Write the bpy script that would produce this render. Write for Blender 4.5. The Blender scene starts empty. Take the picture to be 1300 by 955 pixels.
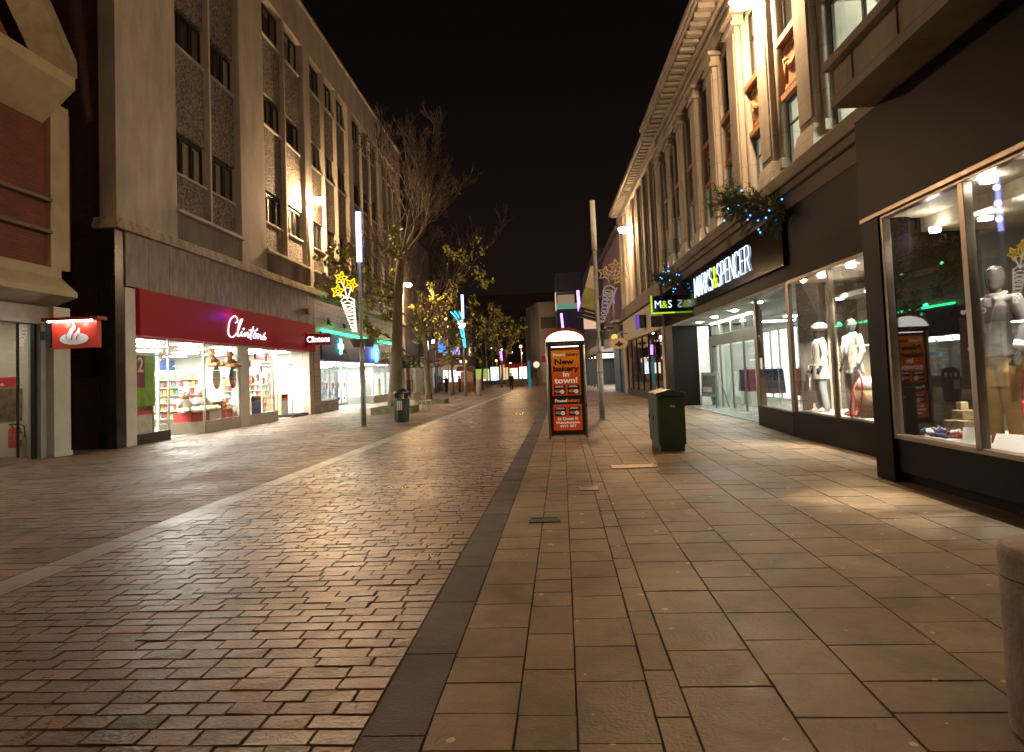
import bpy, bmesh, math, random
from mathutils import Vector, Matrix
random.seed(7)
R = random.Random(11)
scene = bpy.context.scene
COL = scene.collection
PI = math.pi

# ------------------------------------------------------------------ camera
f_px, W_PX = 867.0, 1300.0
HC = 1.6
yv = Vector(((692-650)/f_px, (432.5-474)/f_px, 1.0))
w_ = 0.04*yv.x - yv.y
uv = Vector((-0.04, 1.0, w_)).normalized(); yv.normalize()
xv = yv.cross(uv)
if xv.x < 0: xv = -xv
M = Matrix((xv, yv, uv))            # rows: world X, Y, Z in camera (right, up, forward)
right = Vector((M[0][0], M[1][0], M[2][0])); up = Vector((M[0][1], M[1][1], M[2][1])); fwd = Vector((M[0][2], M[1][2], M[2][2]))
cam_d = bpy.data.cameras.new('camera'); cam = bpy.data.objects.new('camera', cam_d); COL.objects.link(cam)
rot = Matrix((right, up, -fwd)).transposed()
cam.matrix_world = Matrix.Translation((0, 0, HC)) @ rot.to_4x4()
cam_d.sensor_width = 36; cam_d.lens = 36*f_px/W_PX
cam_d.shift_y = -45/1300.0; cam_d.clip_end = 2000; cam_d.clip_start = 0.05
scene.camera = cam

# ------------------------------------------------------------------ materials
MATS = {}
def nodes_of(name):
    m = bpy.data.materials.new(name); m.use_nodes = True
    nt = m.node_tree; nt.nodes.clear()
    out = nt.nodes.new('ShaderNodeOutputMaterial')
    return m, nt, out
def N(nt, t, **kw):
    n = nt.nodes.new(t)
    for k, v in kw.items():
        if k in n.inputs: n.inputs[k].default_value = v
        else: setattr(n, k, v)
    return n
def pm(name, color, rough=0.6, var=0.25, scale=3.0, bump=0.15, metal=0.0, bscale=None, stretch=(1, 1, 1), spec=0.5, tint=False, dark2=None, coat=0.0, rvar=0.12, bdist=0.02):
    """principled surface with noise in colour, roughness and height"""
    if name in MATS: return MATS[name]
    m, nt, out = nodes_of(name)
    b = N(nt, 'ShaderNodeBsdfPrincipled'); b.inputs['Metallic'].default_value = metal
    b.inputs['Specular IOR Level'].default_value = spec
    b.inputs['Coat Weight'].default_value = coat
    tc = N(nt, 'ShaderNodeTexCoord'); mp = N(nt, 'ShaderNodeMapping'); mp.inputs['Scale'].default_value = stretch
    nt.links.new(tc.outputs['Object'], mp.inputs['Vector'])
    n1 = N(nt, 'ShaderNodeTexNoise'); n1.inputs['Scale'].default_value = scale; n1.inputs['Detail'].default_value = 7; n1.inputs['Roughness'].default_value = 0.62
    nt.links.new(mp.outputs[0], n1.inputs['Vector'])
    rp = N(nt, 'ShaderNodeValToRGB')
    c0 = dark2 or tuple(c*(1-var) for c in color); c1 = tuple(min(1, c*(1+var)) for c in color)
    rp.color_ramp.elements[0].position = 0.3; rp.color_ramp.elements[1].position = 0.7
    rp.color_ramp.elements[0].color = (*c0, 1); rp.color_ramp.elements[1].color = (*c1, 1)
    nt.links.new(n1.outputs['Fac'], rp.inputs['Fac'])
    col = rp.outputs['Color']
    if tint:
        at = N(nt, 'ShaderNodeAttribute', attribute_name='tint')
        mx = N(nt, 'ShaderNodeMix', data_type='RGBA', blend_type='MULTIPLY'); mx.inputs['Factor'].default_value = 1
        nt.links.new(col, mx.inputs['A']); nt.links.new(at.outputs['Color'], mx.inputs['B']); col = mx.outputs['Result']
    nt.links.new(col, b.inputs['Base Color'])
    mr = N(nt, 'ShaderNodeMapRange'); mr.inputs['To Min'].default_value = max(0.02, rough-rvar); mr.inputs['To Max'].default_value = min(1, rough+rvar)
    n2 = N(nt, 'ShaderNodeTexNoise'); n2.inputs['Scale'].default_value = bscale or scale*6; n2.inputs['Detail'].default_value = 5
    nt.links.new(mp.outputs[0], n2.inputs['Vector'])
    nt.links.new(n1.outputs['Fac'], mr.inputs['Value']); nt.links.new(mr.outputs[0], b.inputs['Roughness'])
    if bump:
        bp = N(nt, 'ShaderNodeBump'); bp.inputs['Strength'].default_value = bump; bp.inputs['Distance'].default_value = bdist
        nt.links.new(n2.outputs['Fac'], bp.inputs['Height']); nt.links.new(bp.outputs[0], b.inputs['Normal'])
    nt.links.new(b.outputs[0], out.inputs['Surface'])
    MATS[name] = m; return m
def em(name, color, strength, shade=False):
    if name in MATS: return MATS[name]
    m, nt, out = nodes_of(name)
    e = N(nt, 'ShaderNodeEmission'); e.inputs['Color'].default_value = (*color, 1); e.inputs['Strength'].default_value = strength
    nt.links.new(e.outputs[0], out.inputs['Surface'])
    MATS[name] = m; return m
def glass_mat(name, tint=(1, 1, 1), gain=1.0, base=0.05, gloss=(1, 1, 1), wav=0.0):
    m, nt, out = nodes_of(name)
    lw = N(nt, 'ShaderNodeLayerWeight'); lw.inputs['Blend'].default_value = 0.5
    pw = N(nt, 'ShaderNodeMath', operation='POWER'); pw.inputs[1].default_value = 4.5
    nt.links.new(lw.outputs['Facing'], pw.inputs[0])
    ml = N(nt, 'ShaderNodeMath', operation='MULTIPLY_ADD'); ml.inputs[1].default_value = 0.9*gain; ml.inputs[2].default_value = base; ml.use_clamp = True
    nt.links.new(pw.outputs[0], ml.inputs[0])
    t = N(nt, 'ShaderNodeBsdfTransparent'); t.inputs['Color'].default_value = (*tint, 1)
    g = N(nt, 'ShaderNodeBsdfGlossy'); g.inputs['Roughness'].default_value = 0.015; g.inputs['Color'].default_value = (*gloss, 1)
    mx = N(nt, 'ShaderNodeMixShader')
    nt.links.new(ml.outputs[0], mx.inputs[0]); nt.links.new(t.outputs[0], mx.inputs[1]); nt.links.new(g.outputs[0], mx.inputs[2])
    nt.links.new(mx.outputs[0], out.inputs['Surface'])
    MATS[name] = m; return m
def brick_mat(name, c1, c2, mortar, bw=0.22, bh=0.075, scale=1.0, axis='YZ', rough=0.75, msize=0.012):
    m, nt, out = nodes_of(name)
    b = N(nt, 'ShaderNodeBsdfPrincipled'); b.inputs['Roughness'].default_value = rough
    tc = N(nt, 'ShaderNodeTexCoord'); sp = N(nt, 'ShaderNodeSeparateXYZ'); cb = N(nt, 'ShaderNodeCombineXYZ')
    nt.links.new(tc.outputs['Object'], sp.inputs[0])
    nt.links.new(sp.outputs[axis[0]], cb.inputs['X']); nt.links.new(sp.outputs[axis[1]], cb.inputs['Y'])
    br = N(nt, 'ShaderNodeTexBrick'); br.inputs['Scale'].default_value = 1; br.inputs['Brick Width'].default_value = bw; br.inputs['Row Height'].default_value = bh
    br.inputs['Mortar Size'].default_value = msize; br.inputs['Color1'].default_value = (*c1, 1); br.inputs['Color2'].default_value = (*c2, 1); br.inputs['Mortar'].default_value = (*mortar, 1)
    nt.links.new(cb.outputs[0], br.inputs['Vector'])
    nz = N(nt, 'ShaderNodeTexNoise'); nz.inputs['Scale'].default_value = 1.3; nz.inputs['Detail'].default_value = 8
    nt.links.new(tc.outputs['Object'], nz.inputs['Vector'])
    mr = N(nt, 'ShaderNodeMapRange'); mr.inputs['To Min'].default_value = 0.6; mr.inputs['To Max'].default_value = 1.35
    nt.links.new(nz.outputs['Fac'], mr.inputs['Value'])
    mx = N(nt, 'ShaderNodeMix', data_type='RGBA', blend_type='MULTIPLY'); mx.inputs['Factor'].default_value = 1
    nt.links.new(br.outputs['Color'], mx.inputs['A']); nt.links.new(mr.outputs[0], mx.inputs['B'])
    nt.links.new(mx.outputs['Result'], b.inputs['Base Color'])
    bp = N(nt, 'ShaderNodeBump'); bp.inputs['Strength'].default_value = 0.5; bp.inputs['Distance'].default_value = 0.01; bp.invert = True
    nt.links.new(br.outputs['Fac'], bp.inputs['Height']); nt.links.new(bp.outputs[0], b.inputs['Normal'])
    nt.links.new(b.outputs[0], out.inputs['Surface'])
    MATS[name] = m; return m
def pebble_mat(name, color, scale=9.0):
    """exposed aggregate / ribbed textured concrete panel"""
    m, nt, out = nodes_of(name)
    b = N(nt, 'ShaderNodeBsdfPrincipled'); b.inputs['Roughness'].default_value = 0.85
    tc = N(nt, 'ShaderNodeTexCoord')
    vo = N(nt, 'ShaderNodeTexVoronoi'); vo.inputs['Scale'].default_value = scale; vo.feature = 'SMOOTH_F1'
    nz = N(nt, 'ShaderNodeTexNoise'); nz.inputs['Scale'].default_value = 2.0; nz.inputs['Detail'].default_value = 3
    nt.links.new(tc.outputs['Object'], nz.inputs['Vector'])
    nt.links.new(tc.outputs['Object'], vo.inputs['Vector'])
    rp = N(nt, 'ShaderNodeValToRGB'); rp.color_ramp.elements[0].position = 0.15; rp.color_ramp.elements[1].position = 0.55
    rp.color_ramp.elements[0].color = (*[min(1, c*1.3) for c in color], 1); rp.color_ramp.elements[1].color = (*[c*0.45 for c in color], 1)
    nt.links.new(vo.outputs['Distance'], rp.inputs['Fac'])
    mr = N(nt, 'ShaderNodeMapRange'); mr.inputs['To Min'].default_value = 0.75; mr.inputs['To Max'].default_value = 1.2
    nt.links.new(nz.outputs['Fac'], mr.inputs['Value'])
    mx = N(nt, 'ShaderNodeMix', data_type='RGBA', blend_type='MULTIPLY'); mx.inputs['Factor'].default_value = 1
    nt.links.new(rp.outputs['Color'], mx.inputs['A']); nt.links.new(mr.outputs[0], mx.inputs['B'])
    nt.links.new(mx.outputs['Result'], b.inputs['Base Color'])
    bp = N(nt, 'ShaderNodeBump'); bp.inputs['Strength'].default_value = 0.9; bp.inputs['Distance'].default_value = 0.06; bp.invert = True
    nt.links.new(vo.outputs['Distance'], bp.inputs['Height']); nt.links.new(bp.outputs[0], b.inputs['Normal'])
    nt.links.new(b.outputs[0], out.inputs['Surface'])
    MATS[name] = m; return m

# ------------------------------------------------------------------ mesh collector
OFF = {}
def tag(o, label=None, cat=None, group=None, kind=None):
    if label: o['label'] = label
    if cat: o['category'] = cat
    if group: o['group'] = group
    if kind: o['kind'] = kind
    return o
def root(name, label, cat, loc=(0, 0, 0), group=None, rz=0.0):
    o = bpy.data.objects.new(name, None); COL.objects.link(o)
    o.location = loc; o.rotation_euler = (0, 0, rz); o.empty_display_size = 0.2
    OFF[o.name] = Vector(loc)
    return tag(o, label, cat, group)
class MB:
    def __init__(s): s.v = []; s.f = []; s.m = []; s.smooth = []; s.prim = []
    def add(s, vs, fs, mi=0, sm=False):
        n = len(s.v); s.v.extend([tuple(p) for p in vs]); s.prim.append((n, len(s.f)))
        for q in fs: s.f.append(tuple(i+n for i in q)); s.m.append(mi); s.smooth.append(sm)
        return s
    def box(s, x0, x1, y0, y1, z0, z1, mi=0):
        if x0 > x1: x0, x1 = x1, x0
        if y0 > y1: y0, y1 = y1, y0
        if z0 > z1: z0, z1 = z1, z0
        v = [(x0, y0, z0), (x1, y0, z0), (x1, y1, z0), (x0, y1, z0), (x0, y0, z1), (x1, y0, z1), (x1, y1, z1), (x0, y1, z1)]
        return s.add(v, [(0, 3, 2, 1), (4, 5, 6, 7), (0, 1, 5, 4), (1, 2, 6, 5), (2, 3, 7, 6), (3, 0, 4, 7)], mi)
    def hexa(s, b, t, mi=0):
        return s.add(list(b)+list(t), [(0, 3, 2, 1), (4, 5, 6, 7), (0, 1, 5, 4), (1, 2, 6, 5), (2, 3, 7, 6), (3, 0, 4, 7)], mi)
    def slab(s, p, q, t, h, z0, mi=0):
        """upright board from p to q (xy), thickness t, height h from z0"""
        p = Vector((p[0], p[1])); q = Vector((q[0], q[1])); d = (q-p).normalized(); n = Vector((-d.y, d.x))*t/2
        b = [(p-n), (q-n), (q+n), (p+n)]
        return s.hexa([(a.x, a.y, z0) for a in b], [(a.x, a.y, z0+h) for a in b], mi)
    def frame(s, O, U, V, pts, d, mi=0):
        """extrude the polygon pts (u, v) in plane O,U,V by d along the normal"""
        O, U, V = Vector(O), Vector(U), Vector(V); n = U.cross(V).normalized()*d
        a = [O+U*p[0]+V*p[1] for p in pts]; b = [p+n for p in a]; k = len(a)
        fs = [tuple(reversed(range(k))), tuple(range(k, 2*k))]+[(i, (i+1) % k, (i+1) % k+k, i+k) for i in range(k)]
        return s.add(a+b, fs, mi)
    def tube(s, pts, r, n=8, mi=0, cap=True, sm=True):
        pts = [Vector(p) for p in pts]; k = len(pts)
        rs = r if isinstance(r, (list, tuple)) else [r]*k
        vs = []; prev = None
        for i, p in enumerate(pts):
            d = (pts[min(i+1, k-1)]-pts[max(i-1, 0)])
            d = d.normalized() if d.length > 1e-9 else Vector((0, 0, 1))
            if prev is None:
                a = d.orthogonal().normalized()
            else:
                a = (prev-d*prev.dot(d))
                a = a.normalized() if a.length > 1e-6 else d.orthogonal().normalized()
            prev = a; b = d.cross(a)
            for j in range(n):
                t = 2*PI*j/n; vs.append(p+(a*math.cos(t)+b*math.sin(t))*rs[i])
        fs = [(i*n+j, i*n+(j+1) % n, (i+1)*n+(j+1) % n, (i+1)*n+j) for i in range(k-1) for j in range(n)]
        s.add(vs, fs, mi, sm)
        if cap:
            o = len(s.v)-len(vs)
            s.f.append(tuple(o+j for j in reversed(range(n)))); s.m.append(mi); s.smooth.append(False)
            s.f.append(tuple(o+(k-1)*n+j for j in range(n))); s.m.append(mi); s.smooth.append(False)
        return s
    def rings(s, rs, n=16, mi=0, sm=True):
        """loft of (center, rx, ry) or (center, rx, ry, rotz) ellipses, stacked"""
        vs = []
        for q in rs:
            c, rx, ry = q[0], q[1], q[2]; a0 = q[3] if len(q) > 3 else 0
            for j in range(n):
                t = 2*PI*j/n; x = rx*math.cos(t); y = ry*math.sin(t)
                vs.append((c[0]+x*math.cos(a0)-y*math.sin(a0), c[1]+x*math.sin(a0)+y*math.cos(a0), c[2]))
        k = len(rs)
        fs = [(i*n+j, i*n+(j+1) % n, (i+1)*n+(j+1) % n, (i+1)*n+j) for i in range(k-1) for j in range(n)]
        s.add(vs, fs, mi, sm); o = len(s.v)-len(vs)
        s.f.append(tuple(o+j for j in reversed(range(n)))); s.m.append(mi); s.smooth.append(sm)
        s.f.append(tuple(o+(k-1)*n+j for j in range(n))); s.m.append(mi); s.smooth.append(sm)
        return s
    def lathe(s, c, prof, n=20, mi=0, sm=True):
        return s.rings([((c[0], c[1], c[2]+z), r, r) for r, z in prof], n, mi, sm)
    def ball(s, c, r, n=12, mi=0, sc=(1, 1, 1)):
        k = max(5, n//2); rs = []
        for i in range(k+1):
            t = PI*i/k; q = max(1e-4, math.sin(t))
            rs.append(((c[0], c[1], c[2]-r*sc[2]*math.cos(t)), r*q*sc[0], r*q*sc[1]))
        return s.rings(rs, n, mi, True)
    def torus(s, c, U, V, r, rr, n=40, m=6, mi=0, a0=0, a1=2*PI):
        U = Vector(U); V = Vector(V); c = Vector(c)
        pts = [c+U*r*math.cos(a0+(a1-a0)*i/n)+V*r*math.sin(a0+(a1-a0)*i/n) for i in range(n+1)]
        return s.tube(pts, rr, m, mi, cap=True)
    def text(s, body, size, O, U, V, ext=0.01, mi=0, sx=1.0, bold=0.0, align='CENTER', space=1.0):
        cu = bpy.data.curves.new('txt', 'FONT'); cu.body = body; cu.size = size; cu.extrude = ext/2; cu.offset = bold
        cu.align_x = align; cu.space_character = space; cu.resolution_u = 3
        ob = bpy.data.objects.new('txt', cu); COL.objects.link(ob)
        dg = bpy.context.evaluated_depsgraph_get(); me = bpy.data.meshes.new_from_object(ob.evaluated_get(dg))
        U = Vector(U).normalized(); V = Vector(V).normalized(); n = U.cross(V); O = Vector(O)
        s.add([O+U*v.co.x*sx+V*v.co.y+n*(v.co.z+ext/2) for v in me.vertices], [tuple(p.vertices) for p in me.polygons], mi)
        bpy.data.objects.remove(ob); bpy.data.curves.remove(cu); bpy.data.meshes.remove(me)
        return s
    def split(s, name, mats, parent, bevel=0):
        pr = s.prim+[(len(s.v), len(s.f))]; out = []
        for (v0, f0), (v1, f1) in zip(pr[:-1], pr[1:]):
            b = MB(); b.v = s.v[v0:v1]; b.f = [tuple(i-v0 for i in q) for q in s.f[f0:f1]]; b.m = s.m[f0:f1]; b.smooth = s.smooth[f0:f1]
            out.append(b.build(name, mats, parent, bevel))
        return out
    def build(s, name, mats, parent=None, bevel=0, local=False, tint=None):
        me = bpy.data.meshes.new(name)
        if parent is not None: off = OFF.get(parent.name, Vector((0, 0, 0)))
        elif local or not s.v: off = Vector((0, 0, 0))
        else:
            xs = [p[0] for p in s.v]; ys = [p[1] for p in s.v]; zs = [p[2] for p in s.v]
            off = Vector(((min(xs)+max(xs))/2, (min(ys)+max(ys))/2, min(zs)))
        if local: me.from_pydata(s.v, [], s.f)
        else: me.from_pydata([(p[0]-off.x, p[1]-off.y, p[2]-off.z) for p in s.v], [], s.f)
        if not isinstance(mats, (list, tuple)): mats = [mats]
        for m in mats: me.materials.append(m)
        me.polygons.foreach_set('material_index', s.m)
        me.polygons.foreach_set('use_smooth', s.smooth)
        if tint is not None:
            at = me.attributes.new('tint', 'FLOAT_COLOR', 'POINT'); at.data.foreach_set('color', [c for t in tint for c in t])
        me.update()
        o = bpy.data.objects.new(name, me); COL.objects.link(o)
        if parent is not None: o.parent = parent; OFF[o.name] = Vector((0, 0, 0)) if local else off
        elif not local: o.location = off; OFF[o.name] = off
        if bevel:
            b = o.modifiers.new('bevel', 'BEVEL'); b.width = bevel; b.segments = 2; b.limit_method = 'ANGLE'; b.angle_limit = 0.7
        return o
def copy_thing(r, loc, label=None, rz=None):
    c = r.copy(); COL.objects.link(c); c.location = loc
    if rz is not None: c.rotation_euler = (0, 0, rz)
    if label: c['label'] = label
    for ch in list(r.children):
        d = ch.copy(); COL.objects.link(d); d.parent = c
        for g in list(ch.children):
            e = g.copy(); COL.objects.link(e); e.parent = d
    return c
def light(kind, loc, color, power, size=0.1, aim=None, angle=60, blend=0.5, parent=None, name='light'):
    d = bpy.data.lights.new(name, kind); d.color = color; d.energy = power
    if kind in ('POINT', 'SPOT'): d.shadow_soft_size = size
    if kind == 'SPOT': d.spot_size = math.radians(angle); d.spot_blend = blend
    if kind == 'AREA':
        d.shape = 'RECTANGLE'
        d.size, d.size_y = size if isinstance(size, tuple) else (size, size)
    o = bpy.data.objects.new(name, d); COL.objects.link(o)
    o.location = Vector(loc)
    if aim is not None: o.rotation_euler = (Vector(aim)-Vector(loc)).to_track_quat('-Z', 'Y').to_euler()
    if parent is not None:
        o.location = Vector(loc)-OFF[parent.name]; o.parent = parent
    return o

# ------------------------------------------------------------------ shared materials
concrete = pm('weathered_concrete', (0.42, 0.38, 0.325), 0.85, 0.3, 0.9, 0.25, stretch=(1, 1, 0.35), bscale=14)
concrete_dark = pm('stained_concrete', (0.15, 0.13, 0.11), 0.8, 0.5, 0.8, 0.2, stretch=(1, 1.2, 0.3), bscale=10)
pebble = pebble_mat('textured_panel', (0.25, 0.22, 0.19), 13.0)
stone = pm('limestone', (0.34, 0.305, 0.26), 0.8, 0.28, 1.1, 0.3, stretch=(1, 1, 0.4), bscale=12)
def add_joints(m, rows, width, dark=0.55):
    nt = m.node_tree; b = [n for n in nt.nodes if n.type == 'BSDF_PRINCIPLED'][0]; tc = [n for n in nt.nodes if n.type == 'TEX_COORD'][0]
    sp = N(nt, 'ShaderNodeSeparateXYZ'); cb = N(nt, 'ShaderNodeCombineXYZ'); nt.links.new(tc.outputs['Object'], sp.inputs[0]); nt.links.new(sp.outputs['Y'], cb.inputs['X']); nt.links.new(sp.outputs['Z'], cb.inputs['Y'])
    br = N(nt, 'ShaderNodeTexBrick'); br.inputs['Scale'].default_value = 1; br.inputs['Brick Width'].default_value = width; br.inputs['Row Height'].default_value = rows; br.inputs['Mortar Size'].default_value = 0.006
    br.inputs['Color1'].default_value = (1, 1, 1, 1); br.inputs['Color2'].default_value = (0.82, 0.82, 0.84, 1); br.inputs['Mortar'].default_value = (dark*.6, dark*.6, dark*.6, 1)
    nt.links.new(cb.outputs[0], br.inputs['Vector']); src = b.inputs['Base Color'].links[0].from_socket
    mx = N(nt, 'ShaderNodeMix', data_type='RGBA', blend_type='MULTIPLY'); mx.inputs['Factor'].default_value = 1; nt.links.new(src, mx.inputs['A']); nt.links.new(br.outputs['Color'], mx.inputs['B']); nt.links.new(mx.outputs['Result'], b.inputs['Base Color'])
add_joints(stone, 0.85, 2.9, 0.8)
stone_dark = pm('grimy_limestone', (0.16, 0.13, 0.105), 0.8, 0.45, 0.8, 0.3, stretch=(1, 0.5, 1), bscale=12)
cream = pm('cream_stone', (0.43, 0.36, 0.235), 0.75, 0.15, 1.5, 0.12, bscale=16)
terracotta = pm('terracotta', (0.34, 0.17, 0.08), 0.75, 0.35, 6, 0.4, bscale=18)
granite = pm('brown_granite', (0.0125, 0.0085, 0.0075), 0.45, 0.35, 40, 0.0, spec=0.06, rvar=0.05, bscale=30)
granite_blk = pm('black_granite', (0.007, 0.006, 0.006), 0.10, 0.3, 40, 0.01, spec=0.45, rvar=0.04)
marble = pm('dark_marble', (0.15, 0.125, 0.105), 0.45, 0.6, 2.6, 0.1, stretch=(1, 1.7, 0.6), dark2=(0.045, 0.038, 0.034))
glass = glass_mat('shop_glass')
glass_hi = glass_mat('dark_window_glass', (0.88, 0.88, 0.86), 1.0, 0.10)
blk = pm('black_paint', (0.012, 0.012, 0.013), 0.35, 0.2, 5, 0)
greymetal = pm('grey_metal', (0.30, 0.30, 0.29), 0.42, 0.15, 4, 0.03, metal=0.6)
galv = pm('galvanised_pole', (0.30, 0.31, 0.29), 0.5, 0.25, 5, 0.05, metal=0.35)
bronze = pm('bronze_frame', (0.26, 0.21, 0.16), 0.33, 0.15, 6, 0.02, metal=0.7)
white = pm('white_paint', (0.75, 0.74, 0.70), 0.55, 0.06, 2, 0.03)
offwhite = pm('offwhite_stone', (0.55, 0.52, 0.46), 0.6, 0.12, 2, 0.06)
white_em = em('white_sign_light', (0.93, 0.97, 1.0), 6)
win_frame = pm('dark_window_frame', (0.02, 0.018, 0.017), 0.5, 0.2, 6, 0)
curtain = pm('window_blind', (0.7, 0.67, 0.6), 0.8, 0.2, 3, 0.05, stretch=(1, 6, 0.5))
# ------------------------------------------------------------------ ground and paving
PHI = 0.025
A_ = (math.sin(PHI), math.cos(PHI)); B_ = (math.cos(PHI), -math.sin(PHI))
def st(s, t): return (A_[0]*s+B_[0]*t, A_[1]*s+B_[1]*t)
def paving(name, mat, bands, gap, bev, dz, tintf, jit=0.0025):
    """bands: list of rows, each (s0, s1, [t0, t1, ...]); every block is its own chamfered stone"""
    vs = []; fs = []; ti = []
    for s0, s1, ts in bands:
        for t0, t1 in zip(ts[:-1], ts[1:]):
            g = gap/2*R.uniform(0.7, 1.3); z0 = R.uniform(-dz, dz)
            n = len(vs); c = tintf(s0, t0)
            for (a, b) in ((s0+g, t0+g), (s0+g, t1-g), (s1-g, t1-g), (s1-g, t0+g)):
                x, y = st(a, b); vs.append((x, y, -0.03)); ti.append(tuple(0.55*q_ for q_ in c[:3])+(1,))
            for (a, b) in ((s0+g+bev, t0+g+bev), (s0+g+bev, t1-g-bev), (s1-g-bev, t1-g-bev), (s1-g-bev, t0+g+bev)):
                x, y = st(a+R.uniform(-jit, jit), b+R.uniform(-jit, jit)); vs.append((x, y, z0+R.uniform(-dz, dz))); ti.append(c)
            fs += [(n+4, n+5, n+6, n+7)]+[(n+i, n+(i+1) % 4, n+(i+1) % 4+4, n+i+4) for i in range(4)]
    b = MB(); b.v = vs; b.f = fs; b.m = [0]*len(fs); b.smooth = [False]*len(fs)
    o = b.build(name, mat, tint=ti, local=True); tag(o, kind='structure'); return o
def cuts(a, b, lo, hi, first=None):
    ts = [a]; x = a+(first if first else R.uniform(lo, hi))
    while x < b-lo*0.5: ts.append(x); x += R.uniform(lo, hi)
    ts.append(b); return ts

def ground_mat(name, color, rough, rvar, spots=False, var=0.3, bump=0.4, bscale=55, bdist=0.012, spec=0.5, stain=0.66):
    m = pm(name, color, rough, var, 0.55, bump, tint=True, bscale=bscale, rvar=rvar, bdist=bdist, spec=spec)
    nt = m.node_tree; b = [n for n in nt.nodes if n.type == 'BSDF_PRINCIPLED'][0]
    tc = [n for n in nt.nodes if n.type == 'TEX_COORD'][0]
    src = b.inputs['Base Color'].links[0].from_socket
    # fine grit
    n3 = N(nt, 'ShaderNodeTexNoise'); n3.inputs['Scale'].default_value = 7; n3.inputs['Detail'].default_value = 9; n3.inputs['Roughness'].default_value = 0.7
    nt.links.new(tc.outputs['Object'], n3.inputs['Vector'])
    mr = N(nt, 'ShaderNodeMapRange'); mr.inputs['From Min'].default_value = 0.25; mr.inputs['From Max'].default_value = 0.75; mr.inputs['To Min'].default_value = 0.55; mr.inputs['To Max'].default_value = 1.35
    nt.links.new(n3.outputs['Fac'], mr.inputs['Value'])
    mx = N(nt, 'ShaderNodeMix', data_type='RGBA', blend_type='MULTIPLY'); mx.inputs['Factor'].default_value = 1
    nt.links.new(src, mx.inputs['A']); nt.links.new(mr.outputs[0], mx.inputs['B']); src = mx.outputs['Result']
    if spots:    # trodden chewing gum
        vo = N(nt, 'ShaderNodeTexVoronoi'); vo.voronoi_dimensions = '2D'; vo.inputs['Scale'].default_value = 2.5; vo.inputs['Randomness'].default_value = 1
        nd = N(nt, 'ShaderNodeTexNoise'); nd.inputs['Scale'].default_value = 25
        vm = N(nt, 'ShaderNodeVectorMath', operation='MULTIPLY_ADD'); vm.inputs[1].default_value = (0.03, 0.03, 0.03)
        nt.links.new(tc.outputs['Object'], nd.inputs['Vector']); nt.links.new(nd.outputs['Color'], vm.inputs[0]); nt.links.new(tc.outputs['Object'], vm.inputs[2])
        nt.links.new(vm.outputs[0], vo.inputs['Vector'])
        wn = N(nt, 'ShaderNodeSeparateColor'); nt.links.new(vo.outputs['Color'], wn.inputs[0])
        th = N(nt, 'ShaderNodeMath', operation='MULTIPLY'); th.inputs[1].default_value = 0.06
        nt.links.new(wn.outputs['Red'], th.inputs[0])
        lt = N(nt, 'ShaderNodeMath', operation='LESS_THAN'); nt.links.new(vo.outputs['Distance'], lt.inputs[0]); nt.links.new(th.outputs[0], lt.inputs[1])
        g2 = N(nt, 'ShaderNodeMath', operation='GREATER_THAN'); g2.inputs[1].default_value = 0.25; nt.links.new(wn.outputs['Green'], g2.inputs[0])
        an = N(nt, 'ShaderNodeMath', operation='MULTIPLY'); nt.links.new(lt.outputs[0], an.inputs[0]); nt.links.new(g2.outputs[0], an.inputs[1])
        m2 = N(nt, 'ShaderNodeMix', data_type='RGBA'); nt.links.new(an.outputs[0], m2.inputs['Factor'])
        nt.links.new(src, m2.inputs['A']); m2.inputs['B'].default_value = (0.48, 0.42, 0.33, 1); src = m2.outputs['Result']
    nt.links.new(src, b.inputs['Base Color'])
    # big soft stains and tread marks, independent of the slabs
    n5 = N(nt, 'ShaderNodeTexNoise'); n5.inputs['Scale'].default_value = 1.7; n5.inputs['Detail'].default_value = 6; n5.inputs['Roughness'].default_value = 0.6; n5.inputs['Distortion'].default_value = 0.8
    nt.links.new(tc.outputs['Object'], n5.inputs['Vector'])
    r5 = N(nt, 'ShaderNodeValToRGB'); r5.color_ramp.elements[0].position = 0.36; r5.color_ramp.elements[1].position = 0.52; r5.color_ramp.elements[0].color = (stain, stain, stain, 1); r5.color_ramp.elements[1].color = (1, 1, 1, 1)
    nt.links.new(n5.outputs['Fac'], r5.inputs['Fac'])
    m5 = N(nt, 'ShaderNodeMix', data_type='RGBA', blend_type='MULTIPLY'); m5.inputs['Factor'].default_value = 1
    nt.links.new(src, m5.inputs['A']); nt.links.new(r5.outputs['Color'], m5.inputs['B']); nt.links.new(m5.outputs['Result'], b.inputs['Base Color'])
    # broken gloss: trodden, half dry surface
    mr2 = N(nt, 'ShaderNodeMapRange'); mr2.inputs['From Min'].default_value = 0.3; mr2.inputs['From Max'].default_value = 0.7
    mr2.inputs['To Min'].default_value = max(0.05, rough-rvar); mr2.inputs['To Max'].default_value = min(1, rough+rvar)
    n6 = N(nt, 'ShaderNodeTexNoise'); n6.inputs['Scale'].default_value = 0.7; n6.inputs['Detail'].default_value = 4; nt.links.new(tc.outputs['Object'], n6.inputs['Vector'])
    a6 = N(nt, 'ShaderNodeMapRange'); a6.inputs['From Min'].default_value = 0.35; a6.inputs['From Max'].default_value = 0.65; a6.inputs['To Min'].default_value = -0.02; a6.inputs['To Max'].default_value = 0.12; nt.links.new(n6.outputs['Fac'], a6.inputs['Value'])
    s6 = N(nt, 'ShaderNodeMath', operation='ADD'); nt.links.new(n3.outputs['Fac'], mr2.inputs['Value']); nt.links.new(mr2.outputs[0], s6.inputs[0]); nt.links.new(a6.outputs[0], s6.inputs[1])
    nt.links.new(s6.outputs[0], b.inputs['Roughness'])
    return m
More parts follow.
